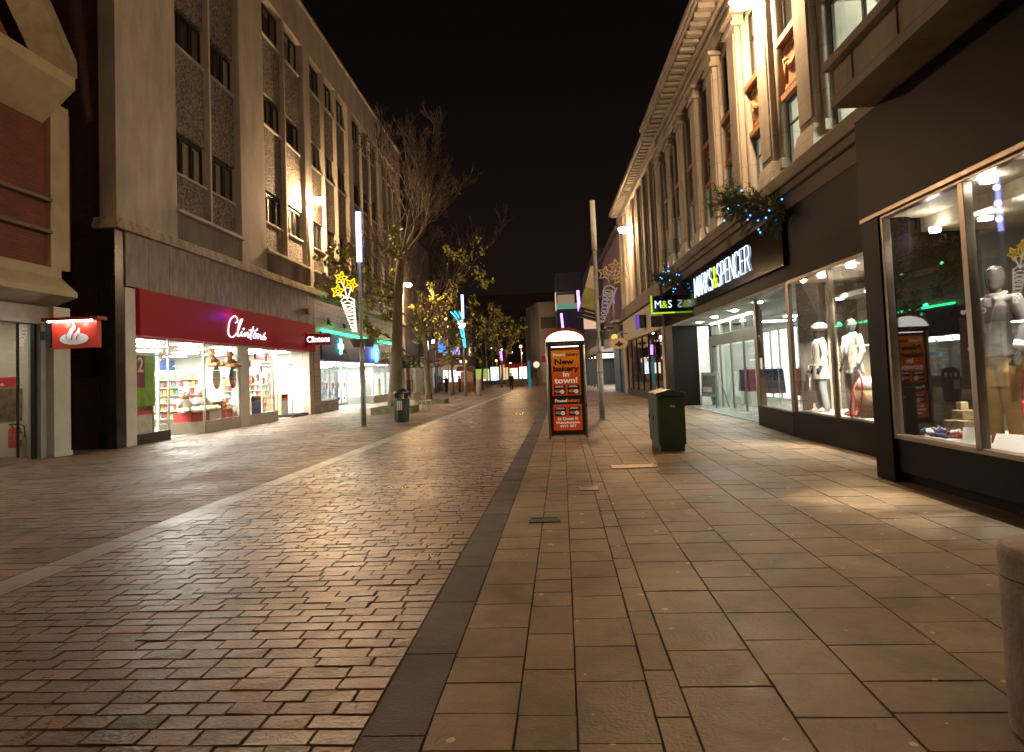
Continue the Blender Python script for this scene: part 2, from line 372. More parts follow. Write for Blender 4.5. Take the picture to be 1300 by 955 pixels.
sett_m = ground_mat('worn_setts', (0.18, 0.112, 0.064), 0.32, 0.10, bump=0.55, bscale=38, bdist=0.010, spec=0.6)
flag_m = ground_mat('buff_flagstone', (0.205, 0.145, 0.083), 0.50, 0.12, spots=True, bump=0.35, var=0.42)
left_m = ground_mat('red_block_paving', (0.17, 0.112, 0.075), 0.50, 0.12, bump=0.45, bscale=40)
kerb_m = ground_mat('pale_kerb_flag', (0.24, 0.21, 0.175), 0.34, 0.10)
strip_m = ground_mat('dark_channel_paving', (0.050, 0.038, 0.038), 0.6, 0.12, bump=0.6)

g = MB(); g.add([(-400, -200, -0.0075), (400, -200, -0.0075), (400, 700, -0.0075), (-400, 700, -0.0075)], [(0, 1, 2, 3)])
tag(g.build('ground', pm('jointing_grit', (0.026, 0.020, 0.015), 0.95, 0.4, 8, 0.4), local=True), kind='structure')

def rnd(lo, hi): 
    v = R.uniform(lo, hi); return v
def sett_t(s, t):
    v = R.uniform(0.72, 1.25)
    if R.random() < 0.06: v *= 0.6
    w = R.uniform(-0.08, 0.1); return (v*(1+w), v, v*(1-w), 1)
def flag_t(s, t):
    v = R.uniform(0.85, 1.13); w = R.uniform(-0.03, 0.06)
    if R.random() < 0.05: return (v*0.95, v*0.8, v*0.72, 1)
    return (v*(1+w), v, v*(1-w), 1)
rows = []; s = 1.0; k = 0
while s < 118:
    h = 0.135*R.uniform(0.93, 1.07)*(1 if s < 60 else 2); rows.append((s, s+h, cuts(-4.55, -0.98, 0.19, 0.33, R.uniform(0.1, 0.3)))); s += h; k += 1
paving('sett_road', sett_m, rows, 0.0065, 0.005, 0.0028, sett_t, 0.0015)
rows = []
for c0, c1 in ((-0.68, -0.28), (-0.28, 0.0), (0.0, 0.36), (0.36, 0.52), (0.52, 0.98), (0.98, 1.42), (1.42, 2.02), (2.02, 2.5), (2.5, 3.1), (3.1, 3.55), (3.55, 4.15), (4.15, 4.6), (4.6, 5.2), (5.2, 5.65), (5.65, 6.25), (6.25, 7.4)):
    s = 1.0-R.uniform(0, 0.4)
    while s < 118:
        h = R.choice((0.32, 0.45, 0.45, 0.6)) if c1-c0 > 0.3 else R.choice((0.3, 0.4, 0.5))
        rows.append((s, s+h, [c0, c1])); s += h
paving('right_pavement', flag_m, rows, 0.006, 0.003, 0.0016, flag_t)
rows = []; s = 1.0
while s < 118:
    h = 0.20; rows.append((s, s+h, cuts(-16.5, -4.9, 0.30, 0.42, R.uniform(0.1, 0.4)))); s += h
paving('left_pavement', left_m, rows, 0.006, 0.004, 0.0022, sett_t)
rows = []; s = 1.0
while s < 118: h = R.choice((0.6, 0.75, 0.9)); rows.append((s, s+h, [-4.9, -4.55])); s += h
paving('kerb_line', kerb_m, rows, 0.007, 0.004, 0.001, flag_t)
rows = []; s = 1.0
while s < 118: h = R.choice((1.2, 1.6, 0.9)); rows.append((s, s+h, [-0.98, -0.68])); s += h
paving('drain_channel', strip_m, rows, 0.006, 0.003, 0.001, flag_t)

# covers let into the right pavement
def plate(name, label, cat, x0, x1, y0, y1, mat, ribs=0, z=0.008):
    b = MB(); b.box(x0, x1, y0, y1, -0.02, z)
    if ribs:
        for i in range(ribs):
            xx = x0+(x1-x0)*(i+0.5)/ribs; b.box(xx-0.012, xx+0.012, y0+0.04, y1-0.04, z, z+0.006)
    else:
        for (a, c, d, e) in ((x0, x1, y0, y0+0.035), (x0, x1, y1-0.035, y1), (x0, x0+0.035, y0+0.035, y1-0.035), (x1-0.035, x1, y0+0.035, y1-0.035)):
            b.box(a, c, d, e, z, z+0.006)
    o = b.build(name, mat, bevel=0.002); tag(o, label, cat); return o
iron = pm('worn_iron', (0.30, 0.20, 0.14), 0.38, 0.3, 9, 0.3, metal=0.3)
plate('inspection_cover', 'pale rectangular inspection cover set flush in the flagstones near the green cabinet', 'cover', 1.03, 1.75, 11.25, 11.75, iron)
plate('drain_grate', 'small slotted drain grate in the flagstones between kiosk and cabinet', 'drain', 0.86, 1.22, 12.9, 13.2, iron, ribs=7)
plate('access_cover', 'small square pale cover in the flagstones below the drain grate', 'cover', 0.40, 0.66, 9.3, 9.65, iron)
plate('channel_cover', 'dark oblong cover set in the flags beside the dark channel', 'cover', -0.24, 0.10, 7.42, 7.66, pm('dark_iron', (0.03, 0.026, 0.025), 0.45, 0.3, 9, 0.3), z=0.005)

# ------------------------------------------------------------------ concrete office building, left
XL = -11.8
ob = root('office_building', 'tall pale concrete building with textured panels and flat roof above the card shop', 'building', (XL, 38, 0))
b = MB()
b.box(-22, -12.3, 18.6, 57.5, 6.3, 20.6)                    # core
b.box(-22, -12.32, 18.62, 57.5, 4.6, 6.3)
b.build('core_wall', pm('core_concrete', (0.2, 0.17, 0.14), 0.85, 0.2, 1, 0.1), ob)
b = MB()
bays = [(21.6, 26.35, 2), (28.8, 33.86, 2), (34.9, 41.8, 3), (42.9, 49.8, 3), (50.9, 56.4, 3)]
edges = [18.4]+[e for y0, y1, n in bays for e in (y0, y1)]+[57.5]
for i in range(0, len(edges), 2): b.box(-12.3, XL, edges[i], edges[i+1], 6.45, 18.95)
b.box(-12.3, XL+0.003, 18.4, 57.5, 18.953, 21.0)
b.box(-12.35, XL+0.12, 18.3, 57.6, 21.003, 21.15)
for i in range(2, len(edges)-1, 2):                          # thin ribs at the pier edges
    b.box(XL, XL+0.03, edges[i]-0.0, edges[i]+0.08, 6.5, 18.95)
b.build('pier_wall', concrete, ob, bevel=0.015)
levels = [(7.42, 8.75), (8.75, 10.2), (10.2, 13.15), (13.15, 14.6), (14.6, 17.3), (17.3, 18.95)]
blind_on = {(0, 1), (1, 1), (4, 1), (6, 1), (3, 1), (0, 0)}
ci = 0
for bi, (y0, y1, n) in enumerate(bays):
    for k in range(n):
        a = y0+(y1-y0)*k/n; c = y0+(y1-y0)*(k+1)/n
        if k: 
            q = MB(); q.box(-12.14, XL-0.01, a-0.07, a+0.07, 7.45, 18.93); q.build('mullion', concrete, ob, bevel=0.01)
        for li, (z0, z1) in enumerate(levels):
            if li % 2 == 0:
                q = MB(); q.box(-12.29, -12.02, a+0.03, c-0.03, z0+0.02, z1-0.05); q.build('textured_panel', pebble, ob)
                q = MB(); q.box(-12.27, -11.93, a+0.07, c-0.07, z1-0.05, z1+0.04); q.build('sill', concrete, ob, bevel=0.01)
            else:
                fr = MB(); w = (c-a-0.14)/3; ya = a+0.07; x = -12.14
                fr.box(x-0.05, x+0.03, ya, c-0.07, z0+0.04, z0+0.11); fr.box(x-0.05, x+0.03, ya, c-0.07, z1-0.12, z1-0.05)
                for j in range(4): yy = ya+w*j; fr.box(x-0.05, x+0.03, max(ya, yy-0.035), min(c-0.07, yy+0.035), z0+0.11, z1-0.12)
                if li < 5: 
                    for j in range(1, 3): fr.box(x, x+0.06, ya+w*j+0.04, ya+w*j+0.09, z0+0.14, z1-0.25)
                wo = fr.build('window', win_frame, ob)
                pn = MB(); pn.box(x-0.022, x-0.012, ya, c-0.07, z0+0.1, z1-0.1); pn.build('pane', glass_hi, wo)
                bl = MB()
                for j in range(3):
                    if R.random() < 0.62: bl.box(x-0.12, x-0.09, ya+w*j+0.03, ya+w*(j+1)-0.03, z0+0.1+(R.uniform(0, 0.6) if R.random() < .4 else 0), z1-0.1)
                if bl.v: bl.build('blind', curtain, wo)
        ci += 1
    q = MB(); q.box(-12.29, XL+0.14, y0-0.1, y1+0.1, 7.34, 7.455); q.build('sill', concrete, ob, bevel=0.015)
    q = MB(); q.box(-12.29, XL-0.06, y0, y1, 6.45, 7.34); q.build('apron_panel', concrete_dark, ob)
q = MB(); q.box(-12.4, XL+0.16, 18.2, 57.5, 6.12, 6.3); q.box(-12.4, XL+0.1, 18.25, 57.5, 6.3, 6.45); q.build('cornice', pm('stained_cornice', (0.30, 0.25, 0.19), 0.8, 0.6, 2.6, 0.3, stretch=(1, 1.6, .6)), ob, bevel=0.02)
q = MB()
for i in range(14):
    y = 18.72+i*1.137; q.box(-12.2, XL+0.04, y+0.006, y+1.131, 4.56, 6.115)
q.build('marble_cladding', marble, ob, bevel=0.004)
q = MB(); q.box(-22, -12.2, 18.45, 18.6, 0, 21.1); q.build('brick_side_wall', brick_mat('dark_red_brick', (0.085, 0.032, 0.024), (0.055, 0.022, 0.018), (0.03, 0.02, 0.017), axis='XZ'), ob)
q = MB(); q.box(-12.3, XL-0.003, 18.3, 18.7, 0, 6.11); 
q.build('tiled_corner', brick_mat('black_glazed_tile', (0.018, 0.017, 0.016), (0.013, 0.012, 0.012), (0.004, 0.004, 0.004), bw=0.1, bh=0.4, axis='XZ', rough=0.25, msize=0.006), ob)
q = MB(); q.tube([(XL+0.08, 33.95, 6.5), (XL+0.08, 33.95, 10.9)], 0.06, 8); q.build('drainpipe', pm('pipe_grey', (0.3, 0.26, 0.22), 0.6), ob)
q = MB(); q.box(XL+0.04, XL+0.2, 33.3, 33.6, 5.0, 5.3); q.build('alarm_box', pm('alarm_red', (0.35, 0.08, 0.05), 0.5), ob, bevel=0.03)

# ------------------------------------------------------------------ card shop front
def strip_panel(b, x, y0, y1, z0, z1, th=0.05): b.box(x-th, x, y0, y1, z0, z1)
cs = root('card_shop', 'brightly lit card shop with burgundy fascia and white handwritten lettering', 'shop', (XL, 26.5, 0))
burg = pm('burgundy_fascia', (0.30, 0.010, 0.024), 0.55, 0.1, 1.5, 0.02, spec=0.15)
q = MB(); q.box(XL-0.3, XL+0.14, 19.22, 34.4, 3.17, 4.53); fa = q.build('fascia', burg, cs, bevel=0.01)
# handwriting traced on the fascia: (y, z) in metres
XS = XL+0.17
SCR = [[(25.291, 3.98), (25.419, 4.014), (25.478, 4.1), (25.427, 4.195), (25.284, 4.232), (25.123, 4.21), (24.942, 4.107), (24.797, 3.967), (24.704, 3.801), (24.681, 3.656), (24.71, 3.53), (24.792, 3.439), (24.93, 3.407), (25.089, 3.431), (25.271, 3.514), (25.419, 3.604), (25.573, 3.778), (25.729, 3.954), (25.866, 4.097), (25.869, 4.156), (25.775, 4.148), (25.658, 4.032), (25.54, 3.858), (25.459, 3.688), (25.434, 3.54), (25.486, 3.477), (25.597, 3.491), (25.712, 3.588), (25.828, 3.678), (25.787, 3.593), (25.783, 3.518), (25.857, 3.497), (25.973, 3.553), (26.091, 3.644), (26.15, 3.664), (26.126, 3.579), (26.092, 3.493)], [(25.958, 3.793), (25.987, 3.782)], [(26.104, 3.51), (26.244, 3.619), (26.343, 3.676), (26.401, 3.662), (26.35, 3.575), (26.323, 3.488), (26.392, 3.475), (26.514, 3.55), (26.619, 3.675), (26.702, 3.749)], [(26.872, 3.932), (26.764, 3.787), (26.655, 3.609), (26.59, 3.503), (26.617, 3.401)], [(26.484, 3.761), (26.644, 3.797), (26.844, 3.783), (27.006, 3.776), (27.172, 3.804), (27.251, 3.879)], [(27.043, 3.7), (26.919, 3.658), (26.854, 3.568), (26.89, 3.492), (27.012, 3.481), (27.118, 3.548), (27.143, 3.636), (27.064, 3.693), (27.165, 3.664), (27.332, 3.673), (27.314, 3.576), (27.271, 3.465)], [(27.302, 3.505), (27.434, 3.618), (27.542, 3.659), (27.591, 3.626), (27.535, 3.535), (27.562, 3.474), (27.661, 3.488), (27.794, 3.575), (28.0, 3.748), (27.908, 3.68), (27.918, 3.609), (28.034, 3.57), (28.076, 3.527), (27.963, 3.471), (27.768, 3.479)]]
q = MB()
for ln in SCR:
    pts = [(XS+0.01*math.sin(i*1.7), y, z) for i, (y, z) in enumerate(ln)]
    q.tube(pts, 0.024 if len(ln) > 2 else 0.045, 7)
q.build('lettering', em('led_white', (0.90, 0.90, 1.0), 2.2), fa)
light('POINT', (XL+0.42, 24.8, 4.2), (0.30, 0.02, 1.0), 14, 0.05, parent=cs, name='halo_led').data.specular_factor = 0.0
q = MB(); q.box(XL-0.35, XL+0.02, 18.72, 19.2, 0, 4.52); q.build('pillar', offwhite, cs, bevel=0.01)
q = MB(); q.box(XL-0.35, XL+0.02, 25.95, 26.75, 0, 3.17); q.build('pillar', offwhite, cs, bevel=0.01)
q = MB(); q.box(XL-0.35, XL+0.02, 33.75, 34.38, 0, 3.17); q.build('pillar', pm('beige_render', (0.38, 0.32, 0.25), 0.7), cs, bevel=0.01)
tile_beige = pm('beige_tile', (0.42, 0.36, 0.28), 0.4, 0.1, 3, 0.02)
q = MB(); q.box(XL-0.3, XL, 19.2, 21.0, 0.0, 0.30); q.build('stall_riser', blk, cs)
q = MB(); q.slab((-12.85, 22.15), (XL-0.06, 23.25), 0.1, 0.42, 0); q.box(XL-0.12, XL-0.01, 23.25, 25.94, 0, 0.42); q.build('stall_riser', tile_beige, cs)
q = MB(); q.box(XL-0.12, XL-0.01, 26.76, 29.7, 0, 0.42); q.build('stall_riser', tile_beige, cs)
wf = pm('white_frame', (0.62, 0.62, 0.58), 0.4, 0.05, 3, 0)
q = MB()
for y in (19.22, 20.96): q.box(XL-0.08, XL-0.02, y, y+0.06, 0.3, 3.17)
q.box(XL-0.08, XL-0.02, 19.28, 20.96, 2.6, 2.64)
q.box(-12.88, -12.80, 22.08, 22.16, 0, 3.17); q.box(XL-0.1, XL-0.02, 23.22, 23.29, 0.42, 3.17); q.box(XL-0.08, XL-0.02, 25.88, 25.94, 0.42, 3.17)
q.box(XL-0.08, XL-0.02, 26.77, 26.83, 0.42, 3.17); q.box(XL-0.08, XL-0.02, 29.64, 29.71, 0, 3.17)
q.box(-13.0, -12.94, 21.0, 22.1, 2.42, 2.5); q.box(XL-0.9, XL-0.84, 31.3, 31.38, 0, 3.17); q.box(XL-0.9, XL-0.84, 33.6, 33.7, 0, 3.17); q.box(XL-0.9, XL-0.84, 29.8, 33.7, 2.5, 2.58)
q.split('window_frame', wf, cs)
for nm, pa, pb, z0 in (('p', (XL-0.05, 19.28), (XL-0.05, 20.96), 0.3), ('p', (-12.82, 22.18), (XL-0.08, 23.22), 0.42), ('p', (XL-0.05, 23.29), (XL-0.05, 25.88), 0.42), ('p', (XL-0.05, 26.83), (XL-0.05, 29.64), 0.42), ('p', (XL-0.05, 29.7), (XL-0.87, 29.9), 0.05), ('p', (-11.95, 20.98), (-12.9, 21.05), 0.3)):
    q = MB(); q.slab(pa, pb, 0.008, 3.17-z0, z0); q.build('pane', glass, cs)
q = MB(); q.box(XL-0.9, XL-0.85, 30.0, 30.07, 0.05, 2.45); q.box(XL-0.9, XL-0.85, 31.2, 31.27, 0.05, 2.45); q.box(XL-0.9, XL-0.85, 30.07, 31.2, 2.37, 2.45); q.box(XL-0.9, XL-0.85, 30.07, 31.2, 0.05, 0.25)
dr = q.build('door', wf, cs)
q = MB(); q.slab((XL-0.875, 30.07), (XL-0.875, 31.2), 0.008, 2.12, 0.25); q.build('pane', glass, dr)
q = MB(); q.box(XL-0.85, XL+0.0, 31.5, 33.5, 0.0, 0.14); q.build('entrance_mat', blk, cs)
q = MB(); q.box(-19, XL-0.2, 19.2, 34.3, 3.12, 3.17); q.build('ceiling', white, cs)
q = MB(); q.box(-19.1, -19, 18.7, 34.4, 0, 3.17); q.box(-19, XL-0.36, 18.7, 18.8, 0, 3.12); q.box(-19, XL-0.36, 34.28, 34.38, 0, 3.12); q.build('interior_wall', pm('shop_wall', (0.66, 0.64, 0.58), 0.7, 0.1, 2, 0), cs)
q = MB(); q.box(-19, XL-0.13, 19.2, 34.3, 0.004, 0.02); q.build('shop_floor', pm('shop_floor_tile', (0.42, 0.38, 0.32), 0.35, 0.1, 3, 0), cs)
cl = em('shop_ceiling_light', (1.0, 1.0, 0.88), 120)
q = MB()
for y in (20.6, 23.4, 26.2, 29, 31.8):
    for x in (-12.55, -13.8, -15.6, -17.6): q.box(x-0.3, x+0.3, y-0.5, y+0.5, 3.09, 3.115)  # panel row nearest the glass is added to brighten the teddies
q.split('ceiling_light', cl, cs)
q = MB(); q.box(-18.95, -18.85, 19.5, 34, 2.5, 3.0); q.box(-18.9, -14, 18.82, 18.9, 2.55, 3.0); q.build('blue_band', pm('shop_blue', (0.05, 0.12, 0.35), 0.6), cs)
# projecting burgundy sign
ps = root('projecting_sign', 'burgundy projecting sign with small white lettering at the end of the card shop', 'sign', (XL, 33, 3.7))
q = MB(); q.box(XL+0.14, -10.42, 32.95, 33.1, 3.42, 3.98); q.box(XL+0.14, XL+0.2, 32.9, 33.15, 3.3, 4.05); q.build('sign_box', burg, ps, bevel=0.01)
q = MB(); q.text('Clintons', 0.40, (-11.02, 32.94, 3.58), (1, 0, 0), (0, 0, 1), 0.01, sx=0.85, bold=0.01); q.build('lettering', em('soft_white_sign', (0.9, 0.93, 1), 2.0), ps)

# display furniture and goods inside the card shop
red_m = pm('display_red', (0.45, 0.03, 0.03), 0.5); green_m = pm('display_green', (0.20, 0.38, 0.03), 0.6); wood_m = pm('display_wood', (0.36, 0.25, 0.14), 0.5, 0.2, 4)
blue_m = pm('display_blue', (0.05, 0.06, 0.30), 0.6); paleb = pm('pale_box', (0.6, 0.56, 0.5), 0.6); pink_m = pm('card_pink', (0.6, 0.25, 0.25), 0.6)
teal_m = pm('card_teal', (0.12, 0.2, 0.2), 0.6); yel_m = pm('card_yellow', (0.6, 0.4, 0.06), 0.6); dark_m = pm('card_dark', (0.05, 0.04, 0.04), 0.6); plush = pm('cream_plush', (0.62, 0.53, 0.40), 0.95, 0.12, 14, 0.5, bscale=60)
brown_pl = pm('brown_plush', (0.30, 0.15, 0.06), 0.95, 0.3, 12, 0.5)
card_cols = [red_m, paleb, pink_m, teal_m, yel_m, dark_m, blue_m, paleb, red_m, paleb]
def display_unit(name, label, cat, x, y, w, d, h, panel, band):
    r_ = root(name, label, cat, (x, y, 0))
    q = MB(); q.box(x-d/2, x+d/2, y-w/2, y-w/2+0.05, 0.02, h); q.box(x-d/2, x+d/2, y+w/2-0.05, y+w/2, 0.02, h); q.box(x-d/2, x+d/2, y-w/2+0.05, y+w/2-0.05, h-0.05, h); q.build('frame', wood_m, r_)
    q = MB(); q.box(x-d/2+0.03, x+d/2-0.03, y-w/2+0.05, y+w/2-0.05, 0.05, h-0.32); q.build('front_panel', panel, r_)
    q = MB(); q.box(x-d/2+0.02, x+d/2-0.01, y-w/2+0.05, y+w/2-0.05, h-0.32, h-0.2); q.build('band', band, r_)
    return r_
display_unit('display_table', 'wooden display table with red striped front beside the white teddy bears', 'table', -12.6, 24.9, 1.1, 0.7, 1.05, paleb, red_m)
display_unit('display_table', 'wooden display unit with red band behind the left window of the card shop', 'table', -12.5, 20.2, 1.0, 0.7, 1.15, paleb, red_m)
display_unit('display_bin', 'display unit with deep blue front in the right window of the card shop', 'display unit', -12.3, 27.75, 0.95, 0.7, 1.15, blue_m, dark_m)
display_unit('display_bin', 'low display unit with red band just inside the open doorway of the card shop', 'display unit', -13.1, 32.9, 0.9, 0.7, 1.1, paleb, red_m)
def cards_on(r_, x0, x1, y0, y1, z0, hmax, n, axis='y'):
    pass
def card_rack(label, x, y, w, n_sh, face):
    r_ = root('card_rack', label, 'card rack', (x, y, 0))
    q = MB()
    if face == 'x':
        q.box(x-0.25, x-0.2, y-w/2, y+w/2, 0.02, 2.3)
        for k in range(n_sh): z = 0.4+k*1.8/n_sh; q.box(x-0.2, x+0.1, y-w/2, y+w/2, z, z+0.03)
    else:
        q.box(x-w/2, x+w/2, y+0.2, y+0.25, 0.02, 2.3)
        for k in range(n_sh): z = 0.4+k*1.8/n_sh; q.box(x-w/2, x+w/2, y-0.1, y+0.2, z, z+0.03)
    q.build('shelf', wf, r_)
    q = MB(); 
    for k in range(n_sh):
        z = 0.43+k*1.8/n_sh; c = -w/2+0.03
        while c < w/2-0.14:
            cw = R.uniform(0.1, 0.17); hh = R.uniform(0.16, 0.26); mi = R.randrange(6)
            if face == 'x': q.box(x-0.12, x-0.1+R.uniform(0, .1), y+c, y+c+cw, z, z+hh, mi)
            else: q.box(x+c, x+c+cw, y+0.1-R.uniform(0, .1), y+0.12, z, z+hh, mi)
            c += cw+0.02
    o = q.build('cards', [red_m, paleb, pink_m, teal_m, white, yel_m], r_); o['kind'] = 'stuff'
    return r_
for i, (x, y, w, f, lb) in enumerate(((-18.6, 21.2, 3.6, 'x', 'white card rack on the back wall seen through the left window'), (-18.6, 25.2, 3.6, 'x', 'white card rack on the back wall behind the teddy bears'),
        (-18.6, 29.2, 3.6, 'x', 'white card rack on the back wall behind the blue display unit'), (-18.6, 32.6, 2.8, 'x', 'white card rack on the back wall facing the doorway'),
        (-15.2, 33.95, 2.4, 'y', 'tall card rack along the far side wall by the doorway'), (-14.6, 26.1, 2.0, 'y', 'free standing card rack across the middle of the card shop'), (-16.4, 29.6, 2.2, 'y', 'free standing card rack behind the glass door'),
        (-16.4, 23.2, 2.2, 'y', 'free standing card rack deep behind the large window'))):
    card_rack(lb, x, y, w, 6, f)
def teddy(label, x, y, z, mat, sc, rz):
    r_ = root('teddy_bear', label, 'teddy bear', (x, y, z), rz=rz)
    q = MB(); q.rings([((0, 0, 0.0), .10*sc, .10*sc), ((0, 0, .06*sc), .19*sc, .17*sc), ((0, 0, .2*sc), .2*sc, .17*sc), ((0, 0, .34*sc), .15*sc, .13*sc), ((0, 0, .42*sc), .08*sc, .08*sc)], 14)
    for s_ in (-1, 1):
        q.tube([(s_*.12*sc, -.05*sc, .09*sc), (s_*.17*sc, -.22*sc, .08*sc), (s_*.19*sc, -.38*sc, .08*sc), (s_*.19*sc, -.42*sc, .13*sc)], [.09*sc, .085*sc, .075*sc, .08*sc], 10)
        q.tube([(s_*.13*sc, 0, .34*sc), (s_*.22*sc, -.08*sc, .25*sc), (s_*.22*sc, -.18*sc, .18*sc)], [.065*sc, .06*sc, .055*sc], 10)
    q.ball((0, -.01*sc, .53*sc), .145*sc, 14); q.ball((0, -.12*sc, .50*sc), .065*sc, 10)
    for s_ in (-1, 1): q.ball((s_*.11*sc, 0, .65*sc), .05*sc, 10)
    q.build('body', mat, r_, local=True)
    q = MB(); q.ball((0, -.185*sc, .52*sc), .02*sc, 8)
    for s_ in (-1, 1): q.ball((s_*.055*sc, -.135*sc, .575*sc), .014*sc, 6)
    q.build('face', dark_m, r_, local=True)
    q = MB(); q.torus((0, -0.01, .41*sc), (1, 0, 0), (0, 1, 0), .09*sc, .022*sc, 14, 6); q.build('ribbon', red_m, r_, local=True)
q = MB(); q.box(-12.75, -12.15, 22.9, 24.2, 0.02, 0.72); tag(q.build('display_plinth', red_m), 'red draped plinth carrying the two white teddy bears', 'plinth', )
teddy('large cream teddy bear sitting nearest the glass on the red plinth', -12.3, 23.85, 0.72, plush, 1.35, 1.2)
teddy('large cream teddy bear seated behind its twin at the left end of the red plinth', -12.45, 23.05, 0.72, plush, 1.25, 1.0)
teddy('tan plush bear hanging high in the card shop window', -12.2, 24.5, 2.32, brown_pl, 0.95, 1.4)
teddy('brown and white plush toy hanging near the pillar of the card shop', -12.1, 25.7, 2.3, pm('tan_plush', (0.4, 0.22, 0.1), 0.95), 0.95, 1.4)
teddy('small plush toy on top of the red box near the pillar', -12.3, 25.65, 0.7, brown_pl, 0.6, 1.4)
q = MB(); q.box(-12.6, -12.1, 25.4, 25.9, 0.43, 0.7); q.box(-12.6, -12.1, 25.4, 25.9, 0.02, 0.43); tag(q.build('gift_box', red_m), 'red box standing by the pillar inside the card shop window', 'box')
def oval_sign(label, y):
    r_ = root('window_sticker', label, 'sign', (XL-0.12, y, 1.9))
    q = MB(); q.frame((XL-0.10, y, 1.92), (0, 1, 0), (0, 0, 1), [(0.30*math.cos(t*PI/16), 0.42*math.sin(t*PI/16)) for t in range(17)], 0.012); q.build('upper_half', pm('sticker_green', (0.06, 0.12, 0.08), 0.5), r_)
    q = MB(); q.frame((XL-0.10, y, 1.915), (0, 1, 0), (0, 0, 1), [(0.30*math.cos(t*PI/16), -0.42*math.sin(t*PI/16)) for t in range(16, -1, -1)], 0.012); q.build('lower_half', red_m, r_)
    q = MB(); q.text('£1.99', 0.2, (XL-0.085, y, 1.66), (0, 1, 0), (0, 0, 1), 0.004, bold=0.006); q.build('price', white, r_)
oval_sign('round green and red price sticker in the middle of the card shop window', 24.25)
oval_sign('round green and red price sticker close to the pillar of the card shop window', 25.55)
r_ = root('banner', 'green hanging banner with a red top in the left window of the card shop', 'banner', (-12.0, 20.0, 1.5))
q = MB(); q.box(-12.02, -12.0, 19.4, 20.5, 1.1, 2.68); q.build('cloth', green_m, r_)
q = MB(); q.box(-11.99, -11.98, 19.3, 19.95, 1.65, 2.65); q.build('red_panel', pm('banner_red', (0.2, 0.02, 0.03), 0.5), r_)
q = MB(); q.text('2', 0.62, (-11.975, 19.72, 2.12), (0, 1, 0), (0, 0, 1), 0.004, bold=0.012); q.build('numeral', white, r_)
for i in range(10):
    y = 27.0+i*0.28; q = MB(); z = R.uniform(2.0, 2.9) if i % 2 else R.uniform(1.3, 1.8); q.box(-12.3, -12.28, y, y+0.2, z, z+0.28)
    tag(q.build('greeting_card', card_cols[i % 9]), ('%s card hung behind the right window of the card shop' % ['scarlet', 'off white', 'pink', 'teal', 'yellow', 'black', 'navy', 'ivory', 'crimson', 'pale'][i]), 'card', 'cards hung in the window')
q = MB(); q.box(-12.95, -12.9, 29.9, 30.9, 2.72, 2.95); tag(q.build('hanging_sign', red_m), 'red strip sign hung above the card shop doorway', 'sign')
# ------------------------------------------------------------------ pharmacy shop front
ph = root('pharmacy', 'pharmacy with navy fascia, green neon line and bright white windows', 'shop', (XL, 46, 0))
navy = pm('navy_fascia', (0.012, 0.018, 0.07), 0.3, 0.15, 2, 0)
tilem = brick_mat('grey_tile_cladding', (0.30, 0.27, 0.24), (0.25, 0.23, 0.21), (0.06, 0.055, 0.05), bw=0.75, bh=0.38, axis='YZ', rough=0.4, msize=0.012)
green_em = em('green_neon', (0.03, 1.0, 0.32), 7)
q = MB(); q.box(XL-0.3, XL+0.03, 34.62, 57.4, 4.3, 6.1); q.build('tile_cladding', tilem, ph)
q = MB(); q.box(XL-0.3, XL+0.035, 34.42, 35.4, 0, 4.3); q.build('tile_pier', tilem, ph)
q = MB(); q.box(XL-0.3, XL+0.12, 35.42, 54.4, 2.78, 4.28); fa = q.build('fascia', navy, ph, bevel=0.01)
q = MB(); q.tube([(XL+0.17, 35.4, 4.33), (XL+0.17, 54.4, 4.33)], 0.06, 8); q.build('neon_tube', green_em, ph)
for y in (37.5, 42.5, 47.5, 52.5): light('POINT', (XL+0.45, y, 4.45), (0.05, 1.0, 0.35), 8, 0.1, parent=ph, name='neon_glow')
def cross(parent, y, z, a, x):
    q = MB(); w = a*0.34
    pts = [(-w, -a), (w, -a), (w, -w), (a, -w), (a, w), (w, w), (w, a), (-w, a), (-w, w), (-a, w), (-a, -w), (-w, -w)]
    q.frame((x, y, z), (0, 1, 0), (0, 0, 1), pts, 0.06); q.build('cross', em('cross_cyan', (0.35, 0.95, 0.9), 4), parent)
    q = MB(); q.frame((x-0.03, y, z), (0, 1, 0), (0, 0, 1), [(p[0]*1.18, p[1]*1.18) for p in pts], 0.03); q.build('cross_surround', em('cross_teal', (0.05, 0.45, 0.5), 2.2), parent)
cross(fa, 38.6, 3.6, 0.42, XL+0.16)
q = MB(); q.text('pharmacy', 0.42, (XL+0.14, 49.8, 3.35), (0, 1, 0), (0, 0, 1), 0.02); q.build('lettering', pm('dim_letter', (0.25, 0.25, 0.32), 0.5), fa)
q = MB(); q.torus((XL+0.3, 46.3, 3.42), (0, 1, 0), (0, 0, 1), 0.55, 0.08, 32, 8); q.build('logo_ring', em('blue_ring', (0.05, 0.18, 1.0), 6), fa)
q = MB(); q.frame((XL+0.2, 46.3, 3.42), (0, 1, 0), (0, 0, 1), [(0.36*math.cos(t*PI/12), 0.42*math.sin(t*PI/12)) for t in range(24)], 0.05); q.build('logo_disc', em('logo_white', (0.75, 0.9, 1.0), 4), fa)
q = MB(); q.box(XL-0.14, XL-0.01, 35.42, 38.5, 0, 0.62); q.slab((XL-0.06, 38.55), (-13.2, 40.0), 0.1, 0.62, 0); q.build('stall_riser', tilem, ph)
q = MB(); q.box(XL-0.14, XL-0.01, 46.6, 53.8, 0, 0.55); q.slab((XL-0.06, 46.5), (-13.2, 45.0), 0.1, 0.55, 0); q.build('stall_riser', offwhite, ph)
q = MB()
for y in (35.45, 38.45, 46.6, 50.2, 53.72): q.box(XL-0.1, XL-0.02, y, y+0.08, 0.55, 2.78)
